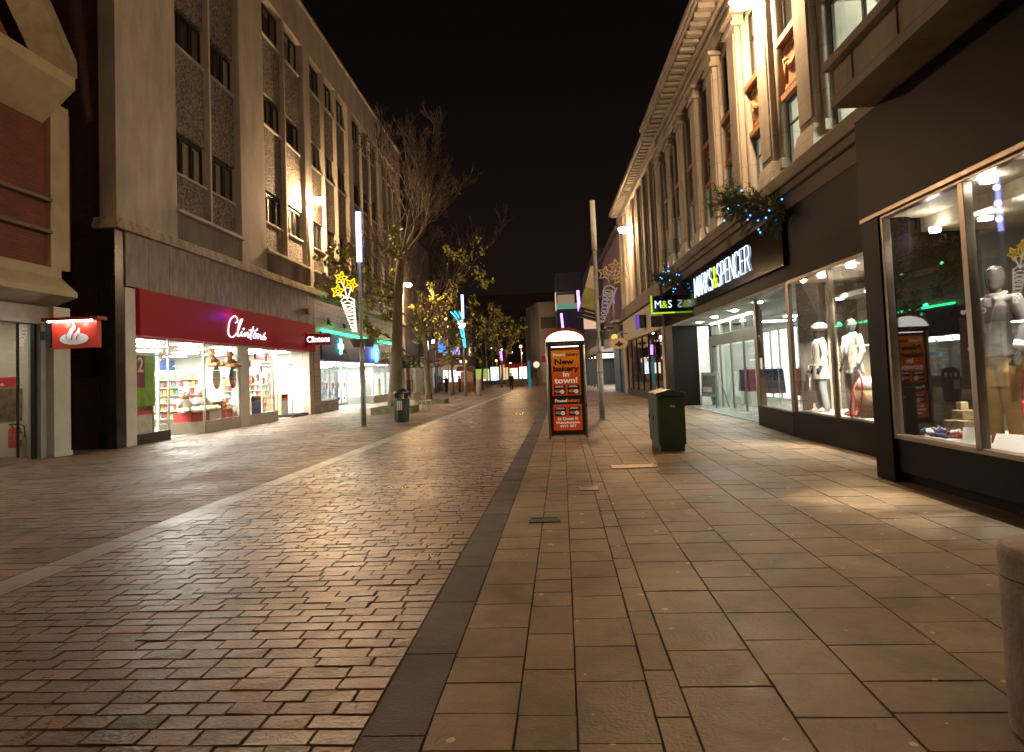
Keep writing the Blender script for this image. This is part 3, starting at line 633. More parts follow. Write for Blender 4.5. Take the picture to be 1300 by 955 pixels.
for y in (40.0, 41.2, 42.4, 43.6, 44.9): q.box(-13.24, -13.16, y, y+0.08, 0, 2.78)
q.box(-13.24, -13.16, 40.08, 44.9, 2.25, 2.33)
q.split('window_frame', greymetal, ph)
for pa, pb in (((XL-0.06, 35.53), (XL-0.06, 38.45)), ((XL-0.08, 38.55), (-13.18, 39.98)), ((-13.18, 45.0), (XL-0.08, 46.55)), ((XL-0.06, 46.68), (XL-0.06, 50.2)), ((XL-0.06, 50.28), (XL-0.06, 53.72))):
    q = MB(); q.slab(pa, pb, 0.008, 2.2, 0.58); q.build('pane', glass, ph)
for y in (40.08, 41.28, 42.48, 43.68):
    q = MB(); q.box(-13.22, -13.18, y+0.02, y+0.08, 0.05, 2.25); q.box(-13.22, -13.18, y+1.04, y+1.1, 0.05, 2.25); q.box(-13.22, -13.18, y+0.08, y+1.04, 0.05, 0.22); d_ = q.build('door', greymetal, ph)
    q = MB(); q.tube([(-13.12, y+0.3, 0.8), (-13.12, y+0.3, 1.5)], 0.02, 6); q.build('handle', blk, d_)
    q = MB(); q.box(-13.17, -13.165, y+0.45, y+0.75, 1.2, 1.55); q.box(-13.17, -13.165, y+0.45, y+0.75, 0.4, 0.6, 1); q.split('sticker', [red_m, blue_m], d_)
q = MB(); q.box(-20, XL-0.2, 35.5, 54.3, 2.74, 2.78); q.build('ceiling', white, ph)
q = MB(); q.box(-20.1, -20, 35, 57, 0, 2.78); q.box(-20, XL-0.36, 35.3, 35.42, 0, 2.74); q.box(-20, XL-0.36, 54.3, 54.42, 0, 2.74); q.build('interior_wall', white, ph)
q = MB(); q.box(-20, XL-0.15, 35.42, 54.3, 0.004, 0.02); q.build('shop_floor', pm('pale_floor_tile', (0.5, 0.5, 0.46), 0.3, 0.08, 3, 0), ph)
q = MB()
for y in (36.6, 39.5, 42.5, 45.5, 48.5, 51.8):
    for x in (-12.6, -14.6, -17): q.box(x-0.35, x+0.35, y-0.9, y+0.9, 2.715, 2.735)
q.build('ceiling_light', em('pharmacy_ceiling_light', (0.92, 1.0, 0.93), 48), ph)
def shelf_gondola(label, x, y, ln):
    r_ = root('shelf_unit', label, 'shelf unit', (x, y, 0)); q = MB(); q.box(x-0.05, x+0.05, y-ln/2, y+ln/2, 0.02, 1.9)
    for k in range(5): q.box(x+0.05, x+0.4, y-ln/2, y+ln/2, 0.25+k*0.35, 0.28+k*0.35)
    q.build('shelf', white, r_); q = MB()
    for k in range(5):
        c = 0
        while c < ln-0.2:
            cw = R.uniform(0.06, 0.2); q.box(x+0.12, x+0.36, y-ln/2+c, y-ln/2+c+cw, 0.28+k*0.35, 0.28+k*0.35+R.uniform(0.12, 0.28), R.randrange(6)); c += cw+0.02
    o = q.build('goods', [white, paleb, teal_m, blue_m, white, pink_m], r_); o['kind'] = 'stuff'
shelf_gondola('white stocked shelf unit behind the pharmacy doors', -15.8, 42.5, 4.6)
shelf_gondola('white stocked shelf unit at the back of the pharmacy beyond its last window', -17.5, 50.5, 5)
q = MB(); q.box(-12.7, -12.64, 36.2, 38.1, 0.5, 2.3); tag(q.build('display_board', white), 'blank white display board standing in the first pharmacy window', 'panel')
q = MB(); q.box(-12.9, -12.84, 47.6, 49.9, 0.5, 2.3); tag(q.build('display_board', white), 'blank white display board standing in the far pharmacy window', 'panel')
q = MB(); q.box(-12.5, -12.44, 50.7, 51.1, 0.5, 1.7); tag(q.build('leaflet_stand', green_m), 'slim green leaflet stand in the far pharmacy window', 'stand')
# little dark fern decorations fixed over the fascia
fern = pm('dark_fir', (0.02, 0.035, 0.012), 0.8)
for i, y in enumerate((36.6, 39.6, 46.5, 50.5)):
    q = MB()
    for k in range(26):
        a = R.uniform(0, 2*PI); e = R.uniform(-0.3, 1.2); l = R.uniform(0.25, 0.5)
        d = Vector((abs(math.cos(a)*math.cos(e))*0.6, math.sin(a)*math.cos(e), math.sin(e))); c = Vector((XL+0.1, y, 4.75))
        q.tube([c, c+d*l*0.6, c+d*l+Vector((0, 0, -.06))], [0.02, 0.018, 0.004], 3)
    tag(q.build('fir_sprig', fern), 'dark fir sprig above the green neon of the pharmacy, %s from the card shop' % ['nearest', 'second', 'third', 'fourth'][i], 'sprig', 'fir sprigs over the pharmacy fascia')
# green light on the top edge of the tiles, painted as a green strip
q = MB(); q.box(XL+0.0, XL+0.14, 34.7, 57.3, 6.105, 6.2); q.box(XL+0.0, XL+0.10, 34.7, 57.3, 6.0, 6.1); tag(q.build('green_lit_edge', pm('green_light_tone', (0.05, 0.30, 0.07), 0.8, 0.6, 14, 0.6)), 'painted green light along the ledge above the tiled pharmacy wall', 'lit edge')
for y in (36, 40, 44, 48, 52): light('POINT', (XL+0.3, y, 6.45), (0.1, 1.0, 0.25), 2.2, 0.08, parent=ph, name='edge_glow')  # unseen lights added to give the edge its green glow

# ------------------------------------------------------------------ next shops on the left
ns = root('corner_shop', 'dark fronted shop with lit window beyond the pharmacy', 'shop', (-12, 65, 0))
q = MB(); q.box(-22, -12, 57.55, 72.6, 3.6, 15); q.build('upper_wall', pm('dark_render', (0.07, 0.055, 0.05), 0.8), ns)
q = MB(); q.box(-12.0, -11.85, 58.2, 72.6, 3.4, 5.1); q.build('fascia', pm('charcoal_fascia', (0.05, 0.042, 0.042), 0.6), ns)
q = MB(); q.box(-12.4, -11.9, 57.6, 58.2, 0, 5.1); q.box(-12.4, -11.9, 62.4, 66.2, 0, 3.4); q.box(-12.4, -11.9, 72, 72.6, 0, 3.4); q.build('pier', offwhite, ns)
q = MB(); q.box(-12.3, -12.0, 66.2, 72, 0, 3.2); q.build('shopfront_panel', cream, ns)
q = MB(); q.box(-12.0, -11.96, 66.6, 71.6, 1.3, 2.3); q.build('blue_panel', pm('slate_panel', (0.05, 0.07, 0.09), 0.4), ns)
q = MB(); q.box(-15, -14.9, 58.3, 62.3, 0, 3.4); q.build('back_wall', pm('warm_shop_wall', (0.5, 0.42, 0.33), 0.7, 0.6, 2.5, 0), ns)
q = MB(); q.box(-15, -12.1, 58.2, 62.4, 3.3, 3.4); q.build('ceiling', white, ns)
q = MB(); q.box(-14, -13.2, 59, 61.5, 3.26, 3.29); q.build('ceiling_light', em('shop2_light', (0.95, 1, 0.88), 16), ns)
q = MB(); q.slab((-12.02, 58.2), (-12.02, 62.4), 0.01, 3.2, 0.2); q.build('pane', glass, ns)
q = MB(); q.box(-12.0, -10.5, 57.2, 57.35, 2.5, 3.5); tag(q.build('projecting_sign', pm('sign_charcoal', (0.012, 0.016, 0.015), 0.6), bevel=0.02), 'square dark projecting sign just beyond the first big tree', 'sign')
r_ = root('projecting_sign', 'slim projecting sign edged in pale blue light above the far left shops', 'sign', (-11.9, 64.5, 3.7))
q = MB(); q.box(-11.9, -11.0, 64.4, 64.6, 3.6, 5.0); q.build('sign_box', blk, r_)
q = MB(); q.box(-11.05, -10.95, 64.3, 64.38, 3.6, 5.1); q.build('light_edge', em('ice_blue', (0.45, 0.85, 1.0), 5), r_)
for i in range(6):
    q = MB(); y = 58.6+i*0.6; z = R.uniform(0.5, 2.2); q.box(-12.6, -12.55, y, y+0.4, z, z+0.6); tag(q.build('window_poster', [red_m, yel_m, green_m, red_m, teal_m, brown_pl][i]), '%s poster in the lit window of the dark fronted shop' % ['scarlet', 'yellow', 'green', 'dark red', 'teal', 'brown'][i], 'poster', 'posters in the far left shop window')

# ------------------------------------------------------------------ bank building at the far left
bk = root('bank_building', 'cream stone and red brick bank building with overhanging gable at the left edge', 'building', (-12.2, 12, 0))
redbrick = brick_mat('red_brick', (0.22, 0.055, 0.028), (0.16, 0.04, 0.022), (0.10, 0.05, 0.035), axis='YZ')
XB = -12.2
q = MB(); q.box(-20, XB-0.12, 2, 16.4, 4.7, 8.6); q.box(-20, XB-0.12, 17.06, 17.25, 4.76, 8.9)
q.frame((XB-0.12, 9.0, 8.5), (0, 1, 0), (0, 0, 1), [(-8.0, 0), (7.6, 0), (0, 8.3)], -7.0); q.build('brick_wall', redbrick, bk)
q = MB(); q.box(-20, XB+0.0, 16.38, 17.05, 4.72, 9.0); q.build('pilaster', cream, bk, bevel=0.02)
q = MB()      # splayed cream cornice along the eaves, sloping soffit
def prism_y(b, prof, y0, y1, mi=0):
    k = len(prof); v = [(p[0], y0, p[1]) for p in prof]+[(p[0], y1, p[1]) for p in prof]
    b.add(v, [tuple(range(k)), tuple(reversed(range(k, 2*k)))]+[(i, i+k, (i+1) % k+k, (i+1) % k) for i in range(k)], mi)
prism_y(q, [(XB-0.1, 8.35), (XB+0.75, 9.15), (XB+0.75, 9.45), (XB-0.1, 9.45)], 1.0, 16.25); q.build('eaves', cream, bk, bevel=0.01)
q = MB()
def rake(b, x0, x1, y0, z0, y1, z1, t):
    b.hexa([(x0, y0, z0), (x1, y0, z0), (x1, y1, z1), (x0, y1, z1)], [(x0, y0, z0+t), (x1, y0, z0+t), (x1, y1, z1+t), (x0, y1, z1+t)])
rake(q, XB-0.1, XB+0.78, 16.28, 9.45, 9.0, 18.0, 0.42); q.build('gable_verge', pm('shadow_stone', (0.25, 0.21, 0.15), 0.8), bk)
q = MB(); prism_y(q, [(XB-0.3, 3.75), (XB+0.42, 3.98), (XB+0.42, 4.1), (XB+0.0, 4.5), (XB+0.0, 4.74), (XB-0.3, 4.74)], 1.0, 16.75); q.build('canopy', cream, bk, bevel=0.01)
q = MB(); q.box(-12.7, XB, 16.45, 17.05, 0, 3.76); q.box(-12.7, XB+0.02, 16.42, 17.1, 0, 0.12); q.build('pier', pm('pale_marble', (0.5, 0.5, 0.44), 0.35, 0.12, 2, 0.02), bk, bevel=0.01)
q = MB(); q.box(-12.72, XB-0.18, 16.25, 16.44, 0, 3.4); q.build('door_jamb', pm('grey_stone', (0.30, 0.31, 0.29), 0.4, 0.1, 2, 0.02), bk, bevel=0.01)
q = MB(); q.box(XB-0.35, XB-0.12, 2, 16.44, 3.3, 3.74); q.build('shutter_box', pm('shutter_taupe', (0.27, 0.22, 0.17), 0.5), bk)
q = MB(); q.box(XB-0.4, XB-0.3, 16.18, 16.25, 0, 3.3); q.box(XB-0.38, XB-0.32, 15.70, 15.73, 0.1, 3.3); q.split('window_frame', blk, bk)
q = MB(); q.slab((XB-0.35, 11), (XB-0.35, 15.70), 0.008, 3.2, 0.1); q.build('pane', glass_mat('bank_glass', base=0.05, gain=0.6), bk)
q = MB(); q.slab((XB-0.35, 15.73), (XB-0.35, 16.18), 0.008, 3.2, 0.1); q.build('pane', MATS['bank_glass'], bk)
q = MB(); q.box(-15.6, -15.5, 6, 17.0, 0, 3.6); q.box(-15.5, -12.72, 17.0, 17.08, 0, 3.6); q.build('lobby_wall', pm('lobby_cream', (0.47, 0.42, 0.33), 0.6, 0.05, 1, 0), bk)
q = MB(); q.box(-15.5, XB-0.4, 6, 17.0, 3.5, 3.55); q.build('ceiling', white, bk)
q = MB(); q.box(-14.2, -13.6, 15.2, 15.8, 3.47, 3.49); q.box(-14.2, -13.6, 12, 12.6, 3.47, 3.49); q.build('ceiling_light', em('bank_light', (1.0, 0.93, 0.75), 30), bk)
q = MB(); q.box(-20, XB-0.5, 1, 17.2, 9.46, 9.5); q.build('eaves_deck', stone_dark, bk)
q = MB(); q.box(XB-0.1, XB+0.05, 2, 16.38, 6.38, 6.46); q.box(XB-0.1, XB+0.05, 2, 16.38, 5.58, 5.66); q.build('brick_band', stone_dark, bk)
# poster and extinguishers in the lobby
r_ = root('lobby_poster', 'dark poster with a red heading on the lobby wall of the bank', 'poster', (-13.9, 16.98, 1.0))
q = MB(); q.box(-14.6, -13.46, 16.97, 16.995, 0.93, 1.75); q.build('picture', pm('poster_photo', (0.12, 0.08, 0.05), 0.4, 1.0, 5, 0, dark2=(0.01, 0.008, 0.006)), r_)
q = MB(); q.box(-14.6, -13.52, 16.965, 16.995, 1.80, 2.05); q.build('heading', pm('heading_red', (0.4, 0.02, 0.03), 0.5), r_)
def extinguisher(label, x, y):
    r_ = root('fire_extinguisher', label, 'fire extinguisher', (x, y, 0.25), 'fire extinguishers in the bank lobby')
    q = MB(); q.lathe((x, y, 0.25), [(0.0, 0), (0.08, 0.0), (0.085, 0.05), (0.085, 0.42), (0.06, 0.5), (0.03, 0.53), (0.03, 0.57), (0, 0.57)], 18); q.build('cylinder', red_m, r_)
    q = MB(); q.box(x-0.03, x+0.03, y-0.07, y+0.03, 0.82, 0.86); q.tube([(x+0.03, y, 0.84), (x+0.1, y+0.08, 0.8), (x+0.12, y+0.1, 0.5)], 0.014, 6); q.build('hose', blk, r_)
    q = MB(); q.box(x+0.08, x+0.09, y-0.05, y+0.05, 0.45, 0.6); q.build('sticker', paleb, r_)
extinguisher('red fire extinguisher inside the bank lobby, the left one of the pair', -13.62, 16.86)
extinguisher('red fire extinguisher inside the bank lobby, the right one of the pair', -13.42, 16.80)
# wall bracket on brick
q = MB(); q.tube([(XB, 13.7, 5.35), (XB, 13.7, 5.7)], 0.02, 6); q.tube([(XB+0.02, 13.7, 5.38), (XB+0.75, 13.9, 5.66)], 0.015, 6); q.tube([(XB+0.02, 13.7, 5.64), (XB+0.75, 13.9, 5.66)], 0.015, 6); tag(q.build('wall_bracket', blk), 'small black iron bracket on the brick wall above the bank', 'bracket')
# projecting flame sign
sg = root('projecting_sign', 'red illuminated box sign with white flame emblem hung off the bank pier', 'sign', (-12.2, 16.2, 2.7))
sx0, sx1, sy = -11.92, -10.78, 16.0
q = MB(); q.box(sx0, sx1, sy, sy+0.16, 2.66, 3.32); q.build('sign_box', pm('sign_red', (0.62, 0.035, 0.012), 0.35, 0.05, 1, 0), sg, bevel=0.01)
q = MB(); q.box(sx0-0.14, sx1+0.12, sy-0.16, sy+0.2, 3.33, 3.41); q.build('hood', pm('hood_red', (0.25, 0.015, 0.015), 0.4), sg)
q = MB(); q.box(sx0-0.02, sx1-0.05, sy-0.13, sy-0.09, 3.3, 3.328); q.build('strip_light', em('sign_strip', (0.8, 0.95, 1), 30), sg)
for x in (-11.6, -11.15): light('POINT', (x, sy-0.14, 3.24), (0.9, 0.97, 1), 2.4, 0.05, parent=sg, name='strip_glow')
q = MB(); q.box(sx0-0.14, sx0-0.02, sy-0.02, sy+0.2, 2.7, 3.32); q.box(-12.25, sx0-0.14, sy+0.05, sy+0.12, 2.9, 3.1); q.build('bracket', blk, sg)
q = MB(); c = (sx0+sx1)/2
import itertools
def ell(cx, cz, rx, rz, n=28): return [(cx+rx*math.cos(2*PI*i/n), cz+rz*math.sin(2*PI*i/n)) for i in range(n)]
q.frame((c, sy-0.006, 2.89), (1, 0, 0), (0, 0, 1), ell(0, 0, 0.36, 0.145), 0.012)
def flame(b, pts, y, mi=0): b.frame((c, y, 2.89), (1, 0, 0), (0, 0, 1), pts, 0.012, mi)
q2 = MB()
fl1 = [(-0.14, 0.0), (-0.17, 0.10), (-0.10, 0.22), (-0.02, 0.30), (0.0, 0.38), (0.05, 0.30), (0.04, 0.24), (-0.03, 0.14), (-0.03, 0.05), (-0.06, -0.01)]
fl2 = [(0.01, 0.0), (0.0, 0.08), (0.05, 0.15), (0.10, 0.21), (0.115, 0.27), (0.16, 0.2), (0.15, 0.13), (0.10, 0.07), (0.10, -0.02), (0.06, -0.03)]
flame(q, fl1, sy-0.020); flame(q, fl2, sy-0.020)
q.build('emblem', pm('emblem_white', (0.8, 0.85, 0.86), 0.4, 0.03, 1, 0), sg)
q2.tube([(c-0.05, sy-0.035, 2.86), (c-0.045, sy-0.035, 2.95), (c+0.02, sy-0.035, 3.05), (c+0.045, sy-0.035, 3.11)], 0.012, 5); q2.tube([(c+0.075, sy-0.035, 2.86), (c+0.08, sy-0.035, 2.93), (c+0.13, sy-0.035, 3.0)], 0.010, 5)
q2.tube([(c-0.17, sy-0.035, 2.88), (c-0.19, sy-0.035, 2.98), (c-0.12, sy-0.035, 3.08)], 0.008, 5); q2.build('emblem_gap', MATS['sign_red'], sg)

# ------------------------------------------------------------------ street lamps on the walls (sodium)
sod = em('sodium_lens', (1.0, 0.66, 0.34), 420)
SOD = (1.0, 0.60, 0.31)
def wall_lamp(label, x, y, z, sgn, power, wall):
    r_ = root('wall_lamp', label, 'street lamp', (wall, y, z))
    q = MB(); q.tube([(wall, y, z-0.75), (wall+sgn*0.05, y, z+0.02), (wall+sgn*0.25, y, z+0.12), (x, y, z+0.14)], 0.035, 8); q.box(min(wall, wall+sgn*0.03), max(wall, wall+sgn*0.03), y-0.1, y+0.1, z-0.9, z-0.6); q.build('arm', pm('lamp_arm', (0.3, 0.28, 0.25), 0.5, metal=0.4), r_)
    q = MB(); q.rings([((x, y, z+0.05), 0.24, 0.15), ((x, y, z+0.12), 0.22, 0.14), ((x, y, z+0.2), 0.1, 0.07)], 16); q.build('housing', MATS['lamp_arm'], r_)
    q = MB(); q.rings([((x, y, z-0.26), 0.06, 0.06), ((x, y, z-0.2), 0.2, 0.18), ((x, y, z-0.05), 0.28, 0.26), ((x, y, z+0.045), 0.24, 0.2)], 16); q.build('lens', sod, r_)
    light('POINT', (x+sgn*0.02, y-0.02, z-0.40), SOD, power, 0.13, parent=r_, name='lamp_light')
wall_lamp('lit sodium lamp on the concrete building above the drainpipe', XL+0.62, 34.1, 10.95, 1, 2900, XL+0.1)
# ------------------------------------------------------------------ department store, right
XF = 5.4
SOD_W = 1
dsr = root('department_store', 'long stone department store with pilasters, lit upper windows and black granite ground floor', 'building', (XF, 16, 0))
greenlit = None
def lit_window_mat(name, c, s):
    m, nt, out = nodes_of(name)
    tc = N(nt, 'ShaderNodeTexCoord'); nz = N(nt, 'ShaderNodeTexNoise'); nz.inputs['Scale'].default_value = 0.9; nz.inputs['Detail'].default_value = 2
    nt.links.new(tc.outputs['Object'], nz.inputs['Vector'])
    mr = N(nt, 'ShaderNodeMapRange'); mr.inputs['From Min'].default_value = .3; mr.inputs['From Max'].default_value = .7; mr.inputs['To Min'].default_value = s*0.6; mr.inputs['To Max'].default_value = s*1.3
    nt.links.new(nz.outputs['Fac'], mr.inputs['Value'])
    e = N(nt, 'ShaderNodeEmission'); e.inputs['Color'].default_value = (*c, 1); nt.links.new(mr.outputs[0], e.inputs['Strength'])
    nt.links.new(e.outputs[0], out.inputs['Surface']); MATS[name] = m; return m
stock_wall = pm('stockroom_wall', (0.55, 0.66, 0.55), 0.8, 0.08, 1.2, 0)
stock_light = em('stockroom_light', (0.92, 1.0, 0.78), 330)
YW0, YW1 = -1.0, 30.6
q = MB()
pitch = 2.4; cents = [16.0+pitch*i for i in range(-1, 7)]
# wall made of piers behind the pilasters so the windows are real openings
for c in cents: q.box(XF+0.25, 6.6, c-0.58, c+0.58, 5.6, 11.9)
q.box(XF+0.25, 6.6, YW0, YW1, 10.75, 12.0); q.box(6.6, 14, YW0, YW1, 11.9, 12.6); q.box(XF+0.25, 6.6, YW0, YW1, 5.2, 5.85)
q.box(XF+0.25, 6.6, YW0, 10.5, 5.851, 10.749); q.box(XF+0.25, 6.6, 10.5, 13.0, 8.45, 10.749)
q.build('wall', stone, dsr, bevel=0.01)
q = MB(); q.box(XF+0.16, XF+0.25, 10.38, 10.5, 5.86, 8.5); q.box(XF+0.16, XF+0.25, 10.5, 13.0, 8.45, 8.6); q.build('window_surround', stone, dsr, bevel=0.01)
q = MB(); x = XF+0.34
q.box(x-.02, x+.04, 10.5, 10.58, 5.86, 8.45); q.box(x-.02, x+.04, 11.72, 11.79, 5.86, 8.45); q.box(x-.02, x+.04, 12.94, 13.0, 5.86, 8.45); q.box(x-.02, x+.04, 10.58, 12.94, 8.38, 8.45); wo = q.build('window', win_frame, dsr)
q = MB(); q.box(x+.005, x+.012, 10.58, 12.94, 5.9, 8.38); q.build('pane', glass, wo)
q = MB(); q.box(6.9, 9.4, 11.6, 11.8, 7.9, 7.96); q.build('tube_light', em('stockroom_light', (0.92, 1.0, 0.78), 330), dsr)
q = MB(); q.box(10.3, 10.4, YW0, YW1, 5.4, 11.9); q.box(6.6, 10.3, YW0, YW1, 5.4, 5.5); q.box(6.6, 10.3, YW0, YW1, 11.7, 11.9)
q.box(6.6, 10.3, 13.0, YW1, 8.2, 8.35); q.box(6.6, 10.3, YW0, 13.0, 8.6, 8.7)
q.build('upper_floor', stock_wall, dsr)
q = MB()
for c in cents:
    if (cents.index(c)) % 3 == 1: q.box(6.9, 9.8, c+1.1, c+1.25, 5.5, 8.2); q.box(6.9, 9.8, c+1.1, c+1.25, 8.35, 11.7)
q.build('partition', stock_wall, dsr)
q = MB()
for i, c in enumerate(cents):
    m = c+pitch/2
    q.box(6.9, 9.4, m-0.10, m+0.10, 7.62, 7.68)
    if i in (0, 1, 2, 3): q.box(6.9, 9.4, m-0.10, m+0.10, 11.1, 11.16)
q.build('tube_light', stock_light, dsr)
def pilaster(c):
    p = MB()
    p.box(XF, XF+0.5, c-0.40, c+0.40, 6.2, 10.6)
    p.box(XF-0.035, XF, c-0.33, c+0.33, 6.35, 10.45)           # raised face
    for s_ in (-1, 1):
        p.tube([(XF+0.22, c+s_*0.48, 6.2), (XF+0.22, c+s_*0.48, 10.6)], 0.10, 10)
        p.box(XF+0.1, XF+0.5, c+s_*0.48-0.11, c+s_*0.48+0.11, 6.0, 6.22)
    p.hexa([(XF-0.14, c-0.55, 5.72), (XF+0.5, c-0.55, 5.72), (XF+0.5, c+0.55, 5.72), (XF-0.14, c+0.55, 5.72)], [(XF-0.06, c-0.44, 6.2), (XF+0.5, c-0.44, 6.2), (XF+0.5, c+0.44, 6.2), (XF-0.06, c+0.44, 6.2)])
    p.box(XF-0.1, XF+0.5, c-0.48, c+0.48, 10.6, 10.72); p.box(XF-0.04, XF+0.5, c-0.42, c+0.42, 10.72, 10.92); p.box(XF-0.14, XF+0.5, c-0.54, c+0.54, 10.92, 11.04)
    p.build('pilaster', stone, dsr, bevel=0.012)
for c in cents: pilaster(c)
for i, c in enumerate(cents[:-1]):
    a, e = c+0.585, c+pitch-0.585; x = XF+0.34; m = (a+e)/2
    s_ = MB(); s_.box(x-0.05, x+0.12, a, e, 7.62, 8.72); s_.box(x-0.16, x+0.1, a, e, 7.5, 7.62); s_.box(x-0.22, x+0.1, a, e, 8.72, 8.86)
    for zc in (8.17,):                                        # carved swag relief
        for k in range(7):
            t = k/6*2-1; s_.ball((x-0.07, m+t*0.4, zc+0.16-0.22*(1-t*t)), 0.085, 8)
        s_.box(x-0.09, x-0.04, a+0.08, e-0.08, 7.72, 7.78); s_.box(x-0.09, x-0.04, a+0.08, e-0.08, 8.56, 8.62)
        for t in (-1, 1): s_.tube([(x-0.07, m+t*0.45, 8.4), (x-0.07, m+t*0.45, 7.85)], [0.07, 0.03], 7)
    s_.build('spandrel_panel', terracotta, dsr)
    for z0, z1 in ((5.86, 7.5), (8.86, 10.75)):
        w = MB(); w.box(x-0.02, x+0.04, a, a+0.06, z0, z1); w.box(x-0.02, x+0.04, e-0.06, e, z0, z1); w.box(x-0.02, x+0.04, a+0.06, e-0.06, z1-0.06, z1); w.box(x-0.02, x+0.04, a+0.06, e-0.06, z0, z0+0.07)
        w.box(x-0.01, x+0.03, a+0.06, e-0.06, (z0+z1)/2+0.25, (z0+z1)/2+0.29)
        wo = w.build('window', win_frame, dsr)
        w = MB(); w.box(x+0.005, x+0.012, a+0.06, e-0.06, z0+0.07, z1-0.06); w.build('pane', glass, wo)
q = MB()
q.box(XF+0.05, 14, YW0, YW1, 11.045, 11.45); q.box(XF-0.02, 6, YW0, YW1, 11.45, 11.56); q.box(XF+0.1, 6, YW0, YW1, 11.56, 11.85); q.box(XF-0.06, 6, YW0, YW1, 11.85, 11.95)
q.build('frieze', stone, dsr, bevel=0.01)
q = MB(); y = YW0+0.2
while y < YW1-0.2: q.box(XF-0.54, XF-0.06, y, y+0.24, 11.95, 12.13); y += 0.52
q.split('modillion', stone, dsr)
q = MB(); q.box(XF-0.62, 14, YW0, YW1, 12.135, 12.25); q.box(XF-0.7, 14, YW0, YW1, 12.25, 12.40); q.box(XF+0.3, XF+0.5, YW0, YW1, 12.6, 13.3); q.box(XF+0.2, XF+0.6, YW0, YW1, 13.3, 13.42); q.build('cornice', stone, dsr, bevel=0.015)
# stone band between ground floor and windows
q = MB(); q.box(XF-0.02, 6.6, 9.72, YW1, 4.93, 5.25); q.box(XF-0.10, 6.6, 9.72, YW1, 5.25, 5.42); q.box(XF-0.16, 6.6, 9.72, YW1, 5.42, 5.72); q.build('stone_band', stone_dark, dsr, bevel=0.02)
# granite ground floor
q = MB()
q.box(XF, XF+0.3, 9.7, 30.6, 3.42, 4.93)                      # fascia wall
q.box(XF, 7.2, 28.9, 30.6, 0, 3.42)                           # far pier
q.box(XF+0.0, XF+0.2, 9.75, 15.35, 0, 0.55)
q.slab((XF+0.08, 15.35), (5.72, 18.6), 0.16, 0.52, 0)
q.build('granite_facing', granite, dsr, bevel=0.008)
q = MB(); q.box(XF-0.10, XF-0.003, 15.1, 24.6, 3.74, 4.91); sgn = q.build('sign_board', granite_blk, dsr, bevel=0.008)
q = MB(); q.box(XF-0.02, XF-0.002, 24.7, 30.58, 3.44, 4.92); q.build('gloss_panel', granite_blk, dsr)
# store name in fine strokes
STROKES = {'M': [[(0, 0), (0, 1), (.5, .12), (1, 1), (1, 0)]], 'A': [[(0, 0), (.5, 1), (1, 0)], [(.2, .36), (.8, .36)]], 'R': [[(0, 0), (0, 1), (.6, 1), (.92, .88), (.92, .6), (.6, .48), (0, .48)], [(.5, .48), (1, 0)]],
 'K': [[(0, 0), (0, 1)], [(.95, 1), (.05, .42), (1, 0)]], 'S': [[(1, .85), (.75, 1), (.3, 1), (.02, .82), (.1, .6), (.85, .42), (1, .2), (.75, 0), (.25, 0), (0, .16)]],
 'P': [[(0, 0), (0, 1), (.65, 1), (1, .86), (1, .58), (.65, .44), (0, .44)]], 'E': [[(1, 1), (0, 1), (0, 0), (1, 0)], [(0, .52), (.85, .52)]], 'N': [[(0, 0), (0, 1), (1, 0), (1, 1)]],
 'C': [[(1, .82), (.75, 1), (.25, 1), (0, .75), (0, .25), (.25, 0), (.75, 0), (1, .18)]], '&': [[(1, .0), (.2, .72), (.3, .96), (.6, .96), (.66, .72), (.05, .3), (.2, .02), (.6, .02), (1, .42)]]}
def stroke_text(b, word, O, U, V, h, w, gap, r, mi_of=lambda ch: 0, double=0.0):
    O, U, V = Vector(O), Vector(U), Vector(V); x = 0; wid = {'M': 1.25, 'N': 1.1, '&': 0.95, 'E': .8, 'P': .85, 'S': .9}
    for ch in word:
        cw = w*wid.get(ch, 1.0)
        for ln in STROKES[ch]:
            b.tube([O+U*(x+p[0]*cw)+V*(p[1]*h) for p in ln], r, 6, mi_of(ch))
        x += cw+gap
    return x
q = MB(); stroke_text(q, 'MARKS&SPENCER', (XF-0.125, 23.75, 3.99), (0, -1, 0), (0, 0, 1), 0.66, 0.385, 0.125, 0.0145, lambda c: 1 if c == '&' else 0)
q.build('lettering', [em('letter_ice', (0.62, 0.78, 1.0), 2.6), em('letter_lime', (0.62, 0.9, 0.04), 2.0)], sgn)
# recessed entrance
q = MB(); q.box(XF+0.02, 8.2, 15.4, 28.9, 3.36, 3.42); q.build('entrance_soffit', pm('soffit_white', (0.5, 0.52, 0.46), 0.6), dsr)
q = MB(); q.box(6.9, 7.0, 22.6, 28.9, 2.45, 2.85); q.box(6.85, 7.05, 22.3, 22.6, 0, 3.36); q.build('door_header', pm('bronze_panel', (0.17, 0.14, 0.12), 0.4, metal=0.3), dsr)
q = MB()
for y in (22.6, 24.1, 25.7, 27.3, 28.82): q.box(6.92, 6.98, y, y+0.08, 0, 2.45)
for y in (24.1, 25.7, 27.3): q.box(6.92, 6.98, y, y+0.08, 2.85, 3.36)
q.split('door_frame', bronze, dsr)
for y in (22.68, 24.18, 25.78, 27.38):
    q = MB(); q.slab((6.95, y+0.02), (6.95, y+1.44), 0.01, 2.35, 0.03); q.build('door_pane', glass, dsr)
    q = MB(); q.slab((6.95, y+0.02), (6.95, y+1.44), 0.01, 0.46, 2.88); q.build('transom_pane', glass, dsr)
q = MB(); q.slab((5.48, 15.45), (5.72, 18.55), 0.01, 2.82, 0.53); q.slab((5.78, 18.62), (6.95, 22.3), 0.01, 3.3, 0.03); q.build('side_glass', glass, dsr)
